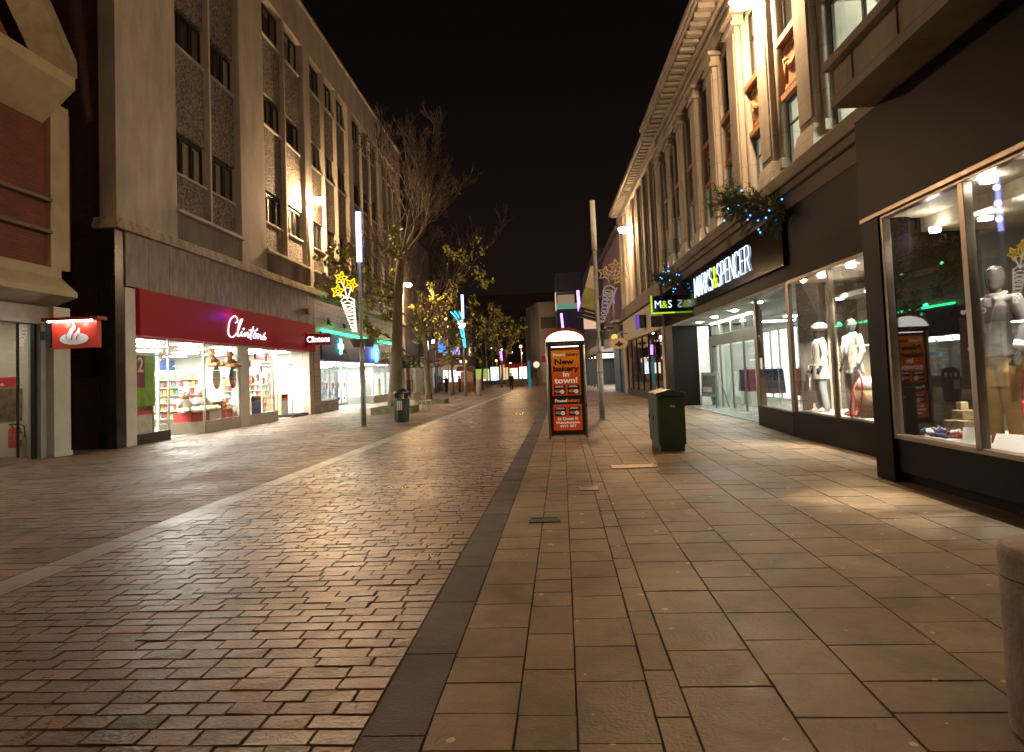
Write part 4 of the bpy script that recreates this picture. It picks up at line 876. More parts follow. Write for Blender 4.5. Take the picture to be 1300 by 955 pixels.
q = MB(); q.box(5.42, 5.5, 15.36, 15.44, 0.53, 3.36); q.box(5.7, 5.78, 18.56, 18.64, 0, 3.36); q.box(6.35, 6.41, 20.4, 20.46, 0, 3.36); q.split('mullion', bronze, dsr)
q = MB(); q.box(5.75, 6.9, 15.5, 18.6, 0.45, 0.50); q.build('display_floor', white, dsr)
# store interior
q = MB(); q.box(13.9, 14, 9.8, 30, 0, 3.4); q.box(7.1, 13.9, 29.5, 29.6, 0, 3.36); q.box(8.2, 13.9, 9.8, 30, 3.30, 3.36); q.build('store_wall', pm('store_wall', (0.40, 0.42, 0.37), 0.7, 0.1, 1.2, 0), dsr)
q = MB(); q.box(5.8, 13.9, 15.6, 29.5, 0.004, 0.02); q.build('store_floor', pm('store_floor', (0.40, 0.42, 0.36), 0.25, 0.08, 2, 0), dsr)
q = MB()
for y in (17, 19.5, 22, 24.5, 27):
    for x in (8.6, 10.8): q.box(x, x+1.2, y, y+0.3, 3.26, 3.295)
q.box(6.9, 7.1, 23, 28.6, 3.34, 3.355); q.build('ceiling_light', em('store_light', (0.92, 1.0, 0.92), 75), dsr)
q = MB(); [q.rings([((6.1, y, 3.33), .09, .09), ((6.1, y, 3.357), .1, .1)], 14) for y in (19.5, 22.0, 24.5, 27.0)]; q.build('added_downlight', em('added_entrance_glow', (0.88, 1.0, 0.86), 260), dsr)  # added lamps that light the entrance; the soffit itself is plain
q = MB()
for y in (22.9, 23.9, 24.9, 25.9, 26.9, 27.9, 28.7): q.box(9.0, 9.06, y, y+0.6, 0.3, 2.9)
q.build('added_lit_panel', em('lit_panel', (0.95, 1.0, 0.93), 2.4), dsr)  # glowing panels added to brighten the store seen through the doors
q = MB(); q.box(6.42, 6.88, 28.84, 28.89, 0, 3.3); q.build('white_side_panel', white, dsr)
q = MB()
for (x, y) in ((8.5, 18.5), (8.5, 21.0), (9.5, 25)): q.box(x, x+0.5, y, y+0.5, 0.02, 3.3)
q.build('column', pm('column_taupe', (0.22, 0.20, 0.17), 0.6), dsr)
def rail(label, x, y, cols):
    r_ = root('clothes_rail', label, 'clothes rail', (x, y, 0.02)); q = MB()
    q.tube([(x, y-0.8, 0.05), (x, y-0.8, 1.5), (x, y+0.8, 1.5), (x, y+0.8, 0.05)], 0.015, 6); q.box(x-0.25, x+0.25, y-0.83, y-0.77, 0.02, 0.05); q.box(x-0.25, x+0.25, y+0.77, y+0.83, 0.02, 0.05); q.build('frame', greymetal, r_)
    for i in range(9):
        yy = y-0.68+i*0.17; q = MB()
        q.hexa([(x-0.26, yy-0.04, 0.6), (x+0.26, yy-0.04, 0.6), (x+0.26, yy+0.05, 0.6), (x-0.26, yy+0.05, 0.6)], [(x-0.2, yy-0.02, 1.44), (x+0.2, yy-0.02, 1.44), (x+0.2, yy+0.02, 1.44), (x-0.2, yy+0.02, 1.44)])
        tag(q.build('garment', cols[i % len(cols)], bevel=0.015), 'hanging garment on %s' % label.split(' behind')[0].split(' inside')[0].split(' between')[0].replace('rail of', 'the rail of'), 'garment', 'garments on %s' % label.split(' behind')[0].split(' inside')[0].split(' between')[0])
navy_c = pm('navy_cloth', (0.02, 0.03, 0.07), 0.9); red_c = pm('crimson_cloth', (0.35, 0.02, 0.04), 0.9); maroon_c = pm('maroon_cloth', (0.10, 0.015, 0.02), 0.9)
rail('rail of navy clothes behind the glass doors', 7.9, 24.4, [navy_c]); rail('rail of crimson clothes inside the entrance', 8.0, 21.2, [red_c, maroon_c]); rail('rail of maroon clothes between the columns', 7.9, 26.9, [maroon_c, navy_c])
# a-board
r_ = root('a_board', 'pale framed notice board standing on legs before the glass doors', 'notice board', (6.6, 27.2, 0), rz=0)
q = MB()
for y, x in ((28.0, 6.25), (26.4, 6.45)): 
    q.tube([(x, y, 0.0), (x+0.12, y, 1.4)], 0.02, 6); q.tube([(x+0.5, y, 0.0), (x+0.12, y, 1.4)], 0.02, 6)
q.split('leg', greymetal, r_)
q = MB(); q.slab((6.33, 28.05), (6.53, 26.35), 0.04, 0.95, 0.42); q.build('frame', pm('sage_frame', (0.30, 0.38, 0.33), 0.5), r_)
q = MB(); q.slab((6.305, 27.85), (6.475, 26.55), 0.012, 0.70, 0.55); q.slab((6.295, 27.75), (6.46, 26.7), 0.012, 0.2, 0.6, 1); q.build('poster', [pm('notice_grey', (0.10, 0.13, 0.12), 0.5, 0.6, 6, 0), paleb], r_)

# ---- display window between corner block and entrance
dw = root('shop_window', 'display window with bronze frame between the black corner block and the entrance', 'shop window', (XF, 12.5, 0))
q = MB()
q.box(XF+0.02, XF+0.1, 13.12, 13.22, 0.55, 3.42); q.box(XF+0.02, XF+0.1, 15.27, 15.35, 0.55, 3.42); q.box(XF+0.01, XF+0.1, 9.8, 15.27, 3.35, 3.42); q.build('frame', bronze, dw)
for a, e in ((9.8, 13.12), (13.22, 15.27)): 
    q = MB(); q.slab((XF+0.06, a), (XF+0.06, e), 0.01, 2.8, 0.56); q.build('pane', glass, dw)
q = MB(); q.box(XF+0.2, 7.3, 9.75, 15.3, 0.45, 0.56); q.build('plinth_floor', white, dw)
q = MB(); q.box(7.25, 7.32, 9.75, 15.3, 0.56, 3.4); q.build('back_panel', pm('display_taupe', (0.10, 0.085, 0.07), 0.7, 0.2, 1, 0), dw)
q = MB(); q.box(5.62, 7.25, 15.31, 15.36, 0.56, 3.35); q.build('end_panel', MATS['display_taupe'], dw)
q = MB(); q.box(6.2, 6.42, 15.24, 15.30, 0.56, 3.3); q.box(6.9, 7.2, 15.22, 15.30, 0.56, 3.3); q.build('end_pillar', pm('display_tan', (0.38, 0.31, 0.22), 0.7), dw)
q = MB(); q.box(7.15, 7.2, 12.2, 13.0, 0.56, 3.2); q.box(7.15, 7.2, 14.1, 14.6, 0.56, 3.2); q.build('back_pillar', pm('display_tan', (0.38, 0.31, 0.22), 0.7), dw)
q = MB(); q.box(XF+0.1, 7.3, 9.75, 15.3, 3.36, 3.42); q.build('ceiling', pm('display_soffit', (0.62, 0.52, 0.36), 0.6), dw)
q = MB(); q.box(6.3, 6.9, 12.6, 15.0, 2.92, 3.02); q.build('lighting_track', pm('track_white', (0.5, 0.5, 0.5), 0.4), dw)
spot_em = em('spot_face', (1.0, 0.97, 0.88), 45)
def display_spot(x, y, z, aim, pw, parent, ang=75):
    q = MB(); q.rings([((x, y, z-0.03), 0.075, 0.075), ((x, y, z), 0.08, 0.08)], 14); q.build('spotlight', spot_em, parent)
    light('SPOT', (x, y, z-0.08), (1.0, 0.90, 0.74), pw, 0.06, aim=aim, angle=ang, blend=0.6, parent=parent, name='spot_beam')
display_spot(6.2, 14.5, 2.92, (6.05, 14.5, 0.6), 700, dw, 100); display_spot(6.2, 13.2, 2.92, (5.95, 13.3, 0.6), 700, dw, 100); display_spot(5.62, 13.9, 3.33, (5.95, 14.3, 1.6), 520, dw, 70); display_spot(5.62, 12.6, 3.33, (5.95, 13.3, 1.6), 520, dw, 70); display_spot(6.2, 11.5, 3.3, (5.9, 11.5, 0.6), 200, dw, 95)  # the two spots close to the glass are added to brighten the mannequins

# ---- black granite corner block with big display window
XC = 4.5
cb = root('corner_block', 'projecting black granite corner block with tall display windows at the right edge', 'shop window', (XC, 5, 0))
q = MB(); q.box(XC, XC+0.3, 0.0, 9.7, 3.56, 4.95); q.box(XC+0.3, 5.7, 9.4, 9.7, 3.56, 4.95); q.box(XC+0.3, 5.7, 0, 9.4, 4.85, 4.95)
q.box(XC, XC+0.42, 9.22, 9.7, 0, 3.56); q.box(XC+0.42, 5.75, 9.5, 9.7, 0, 3.56)
q.box(XC+0.06, XC+0.3, 0.0, 9.22, 0.14, 0.6); q.box(XC+0.16, XC+0.3, 0.0, 9.22, 0, 0.14); q.build('granite_facing', granite, cb, bevel=0.006)
q = MB(); q.box(XC+0.02, XC+0.12, 0, 9.22, 3.46, 3.56); q.box(XC-0.02, XC+0.02, 0, 9.7, 3.5, 3.56)
for y in (0.9, 3.1, 5.3, 7.46): q.box(XC+0.02, XC+0.12, y-0.05, y+0.05, 0.6, 3.46)
q.box(XC+0.02, XC+0.12, 9.14, 9.22, 0.6, 3.46); q.box(XC+0.02, XC+0.14, 0, 9.22, 0.57, 0.63); q.build('frame', bronze, cb, bevel=0.006)
for a, e in ((0.95, 3.05), (3.15, 5.25), (5.35, 7.41), (7.51, 9.14)):
    q = MB(); q.slab((XC+0.08, a), (XC+0.08, e), 0.01, 2.84, 0.62); q.build('pane', glass, cb)
q = MB(); q.box(XC+0.3, 7.3, 0, 9.4, 0.5, 0.6); q.build('plinth_floor', white, cb)
q = MB(); q.box(7.25, 7.32, 0, 9.4, 0.6, 3.5); q.box(5.9, 7.25, 9.38, 9.46, 0.6, 3.5); q.build('back_panel', pm('display_grey', (0.16, 0.165, 0.145), 0.6, 0.2, 1, 0), cb)
q = MB(); q.box(6.6, 6.7, 8.0, 8.9, 0.6, 3.4); q.build('back_pillar', MATS['display_tan'], cb)
q = MB(); q.box(XC+0.12, 5.15, 0, 9.3, 3.48, 3.55); q.box(5.15, 7.3, 0, 9.4, 3.3, 3.55); q.build('ceiling', MATS['display_soffit'], cb)
display_spot(5.3, 8.3, 3.24, (5.25, 8.1, 0.6), 420, cb, 80); display_spot(4.72, 7.3, 3.44, (5.2, 8.0, 1.4), 110, cb, 60); display_spot(5.35, 7.55, 3.24, (5.2, 7.7, 0.6), 500, cb, 80); display_spot(5.5, 5.6, 3.24, (5.3, 5.6, 0.6), 120, cb, 90); display_spot(5.5, 3.4, 3.24, (5.3, 3.4, 0.6), 120, cb, 90)  # the spot just inside the glass is added to light the tweed mannequin
q = MB(); q.rings([((5.05, 8.9, 3.2), 0.06, 0.06), ((5.05, 8.9, 3.26), 0.07, 0.07)], 12); q.build('spotlight', spot_em, cb)  # assumed spotlight with its beam, added for the light pool on the pavement
light('SPOT', (5.0, 8.88, 3.1), (1.0, 0.86, 0.6), 900, 0.05, aim=(3.55, 8.25, 0), angle=26, blend=0.8, parent=cb, name='pavement_beam')
# stone balcony ledge above the block
q = MB(); q.box(3.98, 5.7, -1, 9.2, 4.98, 5.12); q.box(4.02, 5.7, -1, 9.15, 5.12, 5.5); q.box(3.92, 5.7, -1, 9.25, 5.5, 5.62)
y = 8.6
while y > 0: q.box(4.0, 4.3, y-0.01, y, 5.0, 5.6); y -= 1.1
q.build('stone_ledge', stone, dsr, bevel=0.012)
# hanging store sign
hs = root('projecting_sign', 'black projecting sign with small white and lime lettering and a lime edge', 'sign', (XF, 28.0, 3.84))
q = MB(); q.box(4.48, 5.37, 27.95, 28.1, 3.89, 4.56); q.build('sign_box', granite_blk, hs)
lime = em('lime_edge', (0.45, 0.8, 0.03), 1.1)
q = MB(); q.box(4.43, 4.475, 27.93, 28.1, 3.84, 4.58); q.box(4.475, 5.37, 27.93, 28.1, 3.84, 3.885); q.build('lime_edge', lime, hs)
q = MB()
q.text('M', 0.44, (4.70, 27.93, 4.06), (1, 0, 0), (0, 0, 1), 0.02, 0, sx=.9); q.text('&', 0.42, (4.96, 27.93, 4.06), (1, 0, 0), (0, 0, 1), 0.02, 1, sx=.85, bold=0.004); q.text('S', 0.44, (5.18, 27.93, 4.06), (1, 0, 0), (0, 0, 1), 0.02, 0, sx=.9)
q.build('lettering', [em('sign_white', (0.85, 0.92, 1.0), 1.6), MATS['lime_edge']], hs)
wall_lamp('lit sodium lamp high on the stone pilasters above the store entrance', 4.95, 15.8, 10.15, -1, 1250, XF-0.03)
wall_lamp('lit sodium lamp on the far ribbed end of the stone terrace', 5.0, 40.6, 10.0, -1, 1100, 5.4)
# assumed lamps out of view, added to continue the rows and light the foreground
wall_lamp('assumed sodium lamp added behind the viewer to continue the right hand row', 4.95, -9.5, 10.15, -1, 1000, XF-0.03)  # unseen, assumed from the warm light on the near paving
wall_lamp('assumed sodium lamp added out of view above the bank side to continue the left hand row', -11.4, 8.0, 10.2, 1, 260, -12.2)  # unseen lamp, assumed and added to light the left foreground

# fir branches with blue fairy lights
fir_g = pm('fir_green', (0.05, 0.075, 0.018), 0.7, 0.4, 8); fir_b = pm('fir_bark', (0.05, 0.035, 0.02), 0.9); fairy = em('fairy_blue', (0.06, 0.28, 1.0), 6)
def fir_bough(label, base, tip, n, spread, seed, lights=12, ln=0.28):
    rr = random.Random(seed); r_ = root('fir_bough', label, 'fir bough', base); base = Vector(base); tip = Vector(tip)
    q = MB(); q.tube([base, base*0.5+tip*0.5+Vector((0, 0, 0.06)), tip], [0.03, 0.025, 0.01], 6)
    lf = MB(); ax = (tip-base)
    for i in range(n):
        t = rr.random()**0.8; p = base+ax*t
        d = Vector((rr.gauss(0, 1), rr.gauss(0, 1), rr.gauss(-0.15, 0.8))).normalized(); l = spread*rr.uniform(0.4, 1.0)*(1-0.35*t)
        e = p+(d+ax.normalized()*0.5)*l; q.tube([p, (p+e)/2+Vector((0, 0, 0.02)), e], [0.007, 0.006, 0.003], 3)
        u = (e-p).normalized(); o1 = u.orthogonal().normalized(); o2 = u.cross(o1)
        for k in range(26):
            s0 = p+(e-p)*(0.25+0.75*k/16); a = rr.uniform(0, 2*PI); dd = (o1*math.cos(a)+o2*math.sin(a)+u*0.9).normalized()*rr.uniform(0.07, 0.14); w = o1.cross(dd).normalized()*0.011
            lf.add([s0-w, s0+w, s0+dd], [(0, 1, 2)])
    q.build('branch', fir_b, r_); lf.build('needles', fir_g, r_)
    for i in range(lights):
        t = rr.random(); p = base+ax*t+Vector((rr.uniform(-1, 1), rr.uniform(-1, 1), rr.uniform(-1, 1))).normalized()*spread*rr.uniform(0.4, 0.9)
        s_ = MB(); s_.ball(p, 0.020, 6); s_.build('fairy_light', fairy, r_)
fir_bough('bushy fir bough with blue fairy lights above the white store name', (5.35, 14.7, 4.75), (4.6, 16.2, 5.45), 170, 0.66, 3, 16)
fir_bough('smaller fir bough with blue fairy lights above the hanging store sign', (5.3, 26.0, 4.8), (4.75, 26.8, 5.2), 100, 0.6, 5, 18)
# twig wires
# display goods and hoops
def hoop(label, c, r0, U, V):
    q = MB(); q.torus(c, U, V, r0, 0.016, 44, 6); tag(q.build('hoop', pm('hoop_red', (0.5, 0.02, 0.02), 0.4), ), label, 'hoop')
hoop('large red hoop standing in the display window behind the other hoops', (6.1, 12.95, 1.10), 0.50, (0.4, 0.92, 0), (0, 0, 1))
hoop('red hoop leaning in front of the pale tub in the display window', (5.75, 12.95, 0.99), 0.42, (0.25, 0.97, 0), (0.1, 0, 1))
hoop('small red hoop lying against the pale tub in the display window', (5.66, 12.85, 0.88), 0.32, (0.6, 0.8, 0), (0.15, -.1, 1))
hoop('red hoop lying flat on the white floor of the display window', (5.95, 13.1, 0.60), 0.33, (1, 0, 0.02), (0, 1, 0))
hoop('deep red hoop beside the khaki trousers in the corner block', (5.05, 7.28, 1.10), 0.50, (0.3, 0.95, 0), (0, 0, 1))
q = MB(); q.lathe((5.88, 12.8, 0.56), [(0, 0), (0.16, 0), (0.24, 0.5), (0.22, 0.5), (0.15, 0.05), (0, 0.05)], 20); tag(q.build('tub', pm('wicker_tan', (0.42, 0.28, 0.14), 0.8, 0.4, 20, 0.4)), 'tan tub standing inside the red hoops', 'tub')
q = MB(); q.rings([((5.88, 12.8, 1.0), .2, .2), ((5.88, 12.8, 1.15), .22, .2), ((5.86, 12.82, 1.3), .12, .12)], 12); tag(q.build('cushion', white), 'white soft bundle on top of the tan tub', 'bundle')
def tent_card(label, x, y, w=0.2, a=0.0):
    q = MB(); c, s_ = math.cos(a), math.sin(a)
    def P_(u, v, z): return (x+u*c-v*s_, y+u*s_+v*c, z)
    zf = 0.60 if x < 5.5 and y < 9.5 else 0.56
    q.hexa([P_(-.13, -w, zf+.003), P_(-.12, -w, zf+.003), P_(-.12, w, zf+.003), P_(-.13, w, zf+.003)], [P_(0, -w, zf+.17), P_(.01, -w, zf+.17), P_(.01, w, zf+.17), P_(0, w, zf+.17)])
    q.hexa([P_(.12, -w, zf+.003), P_(.13, -w, zf+.003), P_(.13, w, zf+.003), P_(.12, w, zf+.003)], [P_(-.0, -w, zf+.17), P_(.01, -w, zf+.17), P_(.01, w, zf+.17), P_(0, w, zf+.17)])
    tag(q.build('tent_card', white), label, 'price card', 'folded cards on the display floors')
tent_card('folded white price card by the feet of the beret mannequin', 5.85, 14.9, 0.16, 1.2); tent_card('folded white price card left of the khaki trousers', 5.0, 8.25, 0.14, 0.9); tent_card('large folded white price card in front of the khaki trousers', 4.85, 7.35, 0.2, 0.5)
q = MB(); q.box(5.2, 5.5, 9.0, 9.28, .6, .78); q.box(5.16, 5.44, 8.78, 9.0, .6, .8); q.box(5.22, 5.42, 8.9, 9.12, .8, .92); q.box(5.28, 5.38, 9.02, 9.12, .92, 1.02); tag(q.build('toy_robot', pm('toy_ply', (0.45, 0.36, 0.2), 0.6, 0.6, 9), bevel=0.01), 'wooden block figure on the display floor near the corner pier', 'toy')
q = MB()
for k in range(26):
    c0 = Vector((4.98+R.uniform(-.13, .13), 8.95+R.uniform(-.28, .28), .615)); pts = [c0]
    for j in range(3): c0 = c0+Vector((R.uniform(-.08, .08), R.uniform(-.08, .08), R.uniform(0.0, .05))); pts.append(c0)
    q.tube(pts, [.02, .035, .03, .01], 6, R.randrange(3))
tag(q.build('scarf', [red_m, pm('scarf_blue', (0.04, 0.1, 0.3), 0.8), white]), 'crumpled red white and blue scarf on the display floor', 'scarf')
q = MB(); q.box(5.9, 6.05, 15.0, 15.15, .56, .78); tag(q.build('toy_box', pm('toy_orange', (0.45, 0.15, 0.06), 0.6), bevel=.02), 'small orange box at the far end of the display floor', 'box')
# ------------------------------------------------------------------ helper: photo measurement -> point at depth Y
def at(px_, py_, Y, dx=0):
    d = M @ Vector(((px_-650)/f_px, (432.5-py_)/f_px, 1.0)); t = Y/d.y
    return Vector((d.x*t+dx, Y, HC+d.z*t))

# ------------------------------------------------------------------ figures
def hand(b, w, d, side, s=1.0, mi=0):
    """palm and five bent fingers; w wrist, d direction of the forearm"""
    w = Vector(w); d = Vector(d).normalized(); sx = Vector((0, 1, 0))-d*d.y; sx = sx.normalized() if sx.length > .1 else Vector((1, 0, 0)); n = d.cross(sx)
    b.tube([w-d*0.01*s, w+d*0.045*s, w+d*0.09*s], [0.022*s, 0.032*s, 0.030*s], 8, mi)
    for k, L in enumerate((0.068, 0.08, 0.085, 0.075)):
        o = w+d*0.085*s+sx*(0.030-0.019*k)*s*side
        b.tube([o-d*.02*s, o+d*L*0.45*s, o+(d*0.85+n*0.35*side).normalized()*L*0.8*s, o+(d*0.7+n*0.6*side).normalized()*L*s], [0.0098*s, 0.0092*s, 0.008*s, 0.006*s], 6, mi)
    o = w+d*0.03*s+sx*0.028*s*side
    b.tube([o-sx*.01*s*side, o+(d*0.6+sx*0.7*side).normalized()*0.035*s, o+(d+sx*0.45*side).normalized()*0.068*s], [0.013*s, 0.011*s, 0.008*s], 6, mi)
def figure(name, label, cat, loc, rz, H=1.75, skin=None, coat=None, trousers=None, shoe=None, hair=None, coat_len=0.5, stride=0.0, arms=None, vox=0.016, face=True, group=None, flare=1.0, cuffs=None, head_r=1.0):
    k = H/1.8; r_ = root(name, label, cat, loc, group, rz)
    arms = arms or [((-.2, 0, 1.44), (-.25, .02, 1.16), (-.26, -.05, .9)), ((.2, 0, 1.44), (.25, .02, 1.16), (.26, -.05, .9))]
    legs = [((-.095, 0, .92), (-.10, -.03-stride*.25, .5), (-.10, -stride*.35, .09)), ((.095, 0, .92), (.10, -.03+stride*.15, .5), (.10, stride*.4, .09))]
    S = lambda p: (p[0]*k, p[1]*k, p[2]*k)
    b = MB()
    prof = [(.84, .10, .08), (.90, .165, .11), (.97, .17, .115), (1.1, .14, .10), (1.25, .16, .115), (1.36, .178, .115), (1.43, .165, .10), (1.475, .10, .075), (1.50, .058, .055), (1.58, .05, .052)]
    b.rings([((0, (.012 if z > 1.5 else 0)*-k, z*k), rx*k, ry*k) for z, rx, ry in prof], 18)
    hr = head_r
    hp = [(1.535, .035, .045, -.02), (1.56, .055, .075, -.02), (1.60, .066*hr, .088, -.012), (1.66, .075*hr, .098, -.006), (1.71, .077*hr, .10, 0), (1.76, .068*hr, .088, .004), (1.79, .045*hr, .058, .006), (1.80, .012, .015, .008)]
    b.rings([((0, y*k, z*k), rx*k, ry*k) for z, rx, ry, y in hp], 20)
    if face:
        b.tube([(0, -.093*k, 1.675*k), (0, -.112*k, 1.64*k), (0, -.095*k, 1.632*k)], [.009*k, .013*k, .008*k], 6)
        for s_ in (-1, 1):
            b.ball((s_*.078*k, .0, 1.665*k), .022*k, 8, sc=(.5, .8, 1.2))
        b.tube([(-.022*k, -.092*k, 1.603*k), (.022*k, -.092*k, 1.603*k)], .007*k, 5)
    for a in arms: 
        b.tube([S(a[0]), tuple((Vector(S(a[0]))*.5+Vector(S(a[1]))*.5)), S(a[1]), tuple((Vector(S(a[1]))*.5+Vector(S(a[2]))*.5)), S(a[2])], [.05*k, .046*k, .038*k, .036*k, .024*k], 10)
        b.tube([S((a[0][0]*.45, 0, 1.42)), S(a[0])], [.06*k, .052*k], 8)
    for l in legs:
        b.tube([S(l[0]), tuple((Vector(S(l[0]))*.5+Vector(S(l[1]))*.5)), S(l[1]), tuple((Vector(S(l[1]))*.6+Vector(S(l[2]))*.4)), S(l[2])], [.085*k, .078*k, .055*k, .053*k, .035*k], 12)
    for i, a in enumerate(arms): hand(b, S(a[2]), Vector(a[2])-Vector(a[1]), 1 if i == 0 else -1, k)
    body = b.build('body', skin, r_, local=True)
    md = body.modifiers.new('weld', 'REMESH'); md.mode = 'VOXEL'; md.voxel_size = vox*0.5; md.use_smooth_shade = True
    if trousers:
        t = MB(); t.rings([((0, 0, z*k), rx*k, ry*k) for z, rx, ry in ((.80, .13, .10), (.88, .172, .125), (.96, .182, .128), (1.04, .165, .12))], 18)
        for l in legs:
            t.tube([S(l[0]), tuple((Vector(S(l[0]))*.5+Vector(S(l[1]))*.5)), S(l[1]), tuple((Vector(S(l[1]))*.5+Vector(S(l[2]))*.5)), S((l[2][0], l[2][1], .05))], [.10*k, .098*k*flare, .078*k*flare, .074*k*flare, .070*k*flare], 14)
        o = t.build('trousers', trousers, r_, local=True); md = o.modifiers.new('weld', 'REMESH'); md.mode = 'VOXEL'; md.voxel_size = vox; md.use_smooth_shade = True
    if coat:
        t = MB(); z0 = 1.0-coat_len
        pr = [(z0, .21+.06*coat_len, .155+.05*coat_len), ((z0+1.0)/2, .20, .15), (1.0, .19, .14), (1.12, .175, .13), (1.26, .19, .14), (1.38, .205, .138), (1.45, .17, .115), (1.49, .10, .085), (1.515, .075, .075)]
        if coat_len < .12: pr = pr[2:]; pr[0] = (z0+.02, .195, .145)
        t.rings([((0, 0, z*k), rx*k, ry*k) for z, rx, ry in pr], 22)
        for a in arms:
            t.tube([S((a[0][0]*.6, 0, 1.42)), S(a[0]), tuple((Vector(S(a[0]))*.5+Vector(S(a[1]))*.5)), S(a[1]), tuple((Vector(S(a[1]))*.12+Vector(S(a[2]))*.88))], [.075*k, .072*k, .064*k, .058*k, .05*k], 12)
        t.torus(S((0, .0, 1.505)), (1, 0, 0), (0, 1, .25), .078*k, .022*k, 20, 7)
        o = t.build('coat', coat, r_, local=True); md = o.modifiers.new('weld', 'REMESH'); md.mode = 'VOXEL'; md.voxel_size = vox*.8; md.use_smooth_shade = True
        if vox < .02:
            t = MB()
            for s_ in (-1, 1):                                  # lapels and front edge
                t.hexa([S((s_*.01, -.145, 1.12)), S((s_*.03, -.150, 1.12)), S((s_*.03, -.158, 1.12)), S((s_*.01, -.155, 1.12))], [S((s_*.045, -.085, 1.50)), S((s_*.10, -.10, 1.46)), S((s_*.10, -.125, 1.44)), S((s_*.045, -.11, 1.47))])
                t.box(s_*.06*k, s_*.16*k, -.175*k, -.145*k, .97*k, 1.0*k)
            t.build('lapel', coat, r_, local=True)
    if cuffs:
        t = MB()
        for a in arms: w = Vector(a[2]); e = Vector(a[1]); d = (w-e).normalized(); t.tube([S(w-d*.10), S(w-d*.01)], [.056*k, .056*k], 14)
        t.build('cuff', cuffs, r_, local=True)
    if shoe:
        t = MB()
        for l in legs:
            x, y = l[2][0], l[2][1]; t.rings([(S((x, y-.05, .0)), .045*k, .13*k), (S((x, y-.05, .03)), .05*k, .135*k), (S((x, y-.03, .07)), .042*k, .10*k), (S((x, y+.02, .11)), .038*k, .045*k)], 12)
        t.build('shoes', shoe, r_, local=True)
    if hair:
        t = MB(); t.rings([((0, .018*k, z*k), rx*k, ry*k) for z, rx, ry in ((1.63, .05, .07), (1.67, .078, .088), (1.72, .086, .102), (1.775, .074, .092), (1.812, .04, .05), (1.818, .01, .01))], 18); t.build('hair', hair, r_, local=True)
    return r_
shop_black = pm('mannequin_gloss', (0.035, 0.032, 0.03), 0.22, 0.1, 2, 0)
grey_tweed = pm('grey_tweed', (0.075, 0.073, 0.070), 0.9, 0.25, 30, 0.3); khaki = pm('khaki_cotton', (0.46, 0.29, 0.08), 0.85, 0.12, 3, 0.2)
cream_wool = pm('cream_wool', (0.74, 0.69, 0.60), 0.9, 0.1, 8, 0.3); pale_denim = pm('pale_denim', (0.33, 0.36, 0.38), 0.85, 0.2, 5, 0.2); shirt_w = pm('shirt_white', (0.65, 0.64, 0.62), 0.8, 0.05, 3, 0.1)
hangarm = [((-.2, 0, 1.44), (-.27, .03, 1.17), (-.25, -.07, .93)), ((.2, 0, 1.44), (.27, .02, 1.17), (.26, -.08, .92))]
m3 = figure('mannequin', 'black faceless mannequin in grey tweed jacket and khaki trousers in the corner block', 'mannequin', (5.22, 8.08, 0.60), -PI/2+0.25, 2.03, shop_black, grey_tweed, khaki, brown_pl, None, 0.13, 0.12, hangarm, 0.016, False, flare=1.25, cuffs=shirt_w)
m4 = figure('mannequin', 'black faceless mannequin in a white top cut off by the right edge of the photograph', 'mannequin', (5.55, 7.25, 0.60), -PI/2, 1.95, shop_black, shirt_w, navy_c, blk, None, 0.1, 0.0, hangarm, 0.016, False)
m1 = figure('mannequin', 'mannequin in a long cream coat and white beret in the display window', 'mannequin', (5.82, 14.75, 0.56), -PI/2-0.1, 1.82, shop_black, cream_wool, pale_denim, paleb, None, 0.32, 0.1, hangarm, 0.018, False)
q = MB(); q.rings([((0, 0.0, 1.70), .09, .105), ((0, .01, 1.76), .15, .16), ((0, .015, 1.82), .15, .155), ((0, .02, 1.87), .08, .09), ((0, .02, 1.885), .01, .01)], 20); q.build('beret', cream_wool, m1, local=True)
q = MB(); q.box(-.42, -.18, -.2, -.12, .42, .78); q.tube([(-.38, -.16, .78), (-.3, -.16, .98), (-.22, -.16, .78)], .012, 6)
b_ = q.build('shopping_bag', shirt_w, None, local=True); b_.location = (5.82, 14.75, 0.56); b_.rotation_euler = (0, 0, -PI/2-.1); tag(b_, 'small white bag hanging from the hand of the beret mannequin', 'bag')
m2 = figure('mannequin', 'mannequin with black head, cream hooded coat and green neckband next to the hoops', 'mannequin', (5.95, 13.5, 0.56), -PI/2+0.15, 1.86, shop_black, cream_wool, pale_denim, brown_pl, None, 0.22, 0.05, hangarm, 0.018, False)
q = MB(); q.torus((0, -.01, 1.575), (1, 0, 0), (0, 1, .2), .066, .016, 20, 6); q.build('neckband', pm('neck_green', (0.02, 0.4, 0.15), 0.6), m2, local=True)
q = MB(); q.tube([(-.07, -.09, 1.5), (-.06, -.17, 1.3), (-.055, -.18, 1.0)], [.03, .035, .03], 8); q.tube([(.07, -.09, 1.5), (.06, -.17, 1.3), (.06, -.18, 1.05)], [.03, .035, .03], 8); q.build('scarf', shirt_w, m2, local=True)
skin = pm('skin', (0.35, 0.20, 0.14), 0.6, 0.1, 3, 0); dark_c = pm('black_cloth', (0.012, 0.011, 0.013), 0.9); grey_c = pm('grey_cloth', (0.09, 0.085, 0.08), 0.9); hair_c = pm('dark_hair', (0.02, 0.012, 0.008), 0.7)
figure('person', 'lone person in dark coat walking away in the middle of the distant street', 'person', (-3.6, 72, 0), PI, 1.76, skin, dark_c, dark_c, blk, hair_c, 0.3, 0.6, None, 0.03)
p_ = at(563, 495, 70)
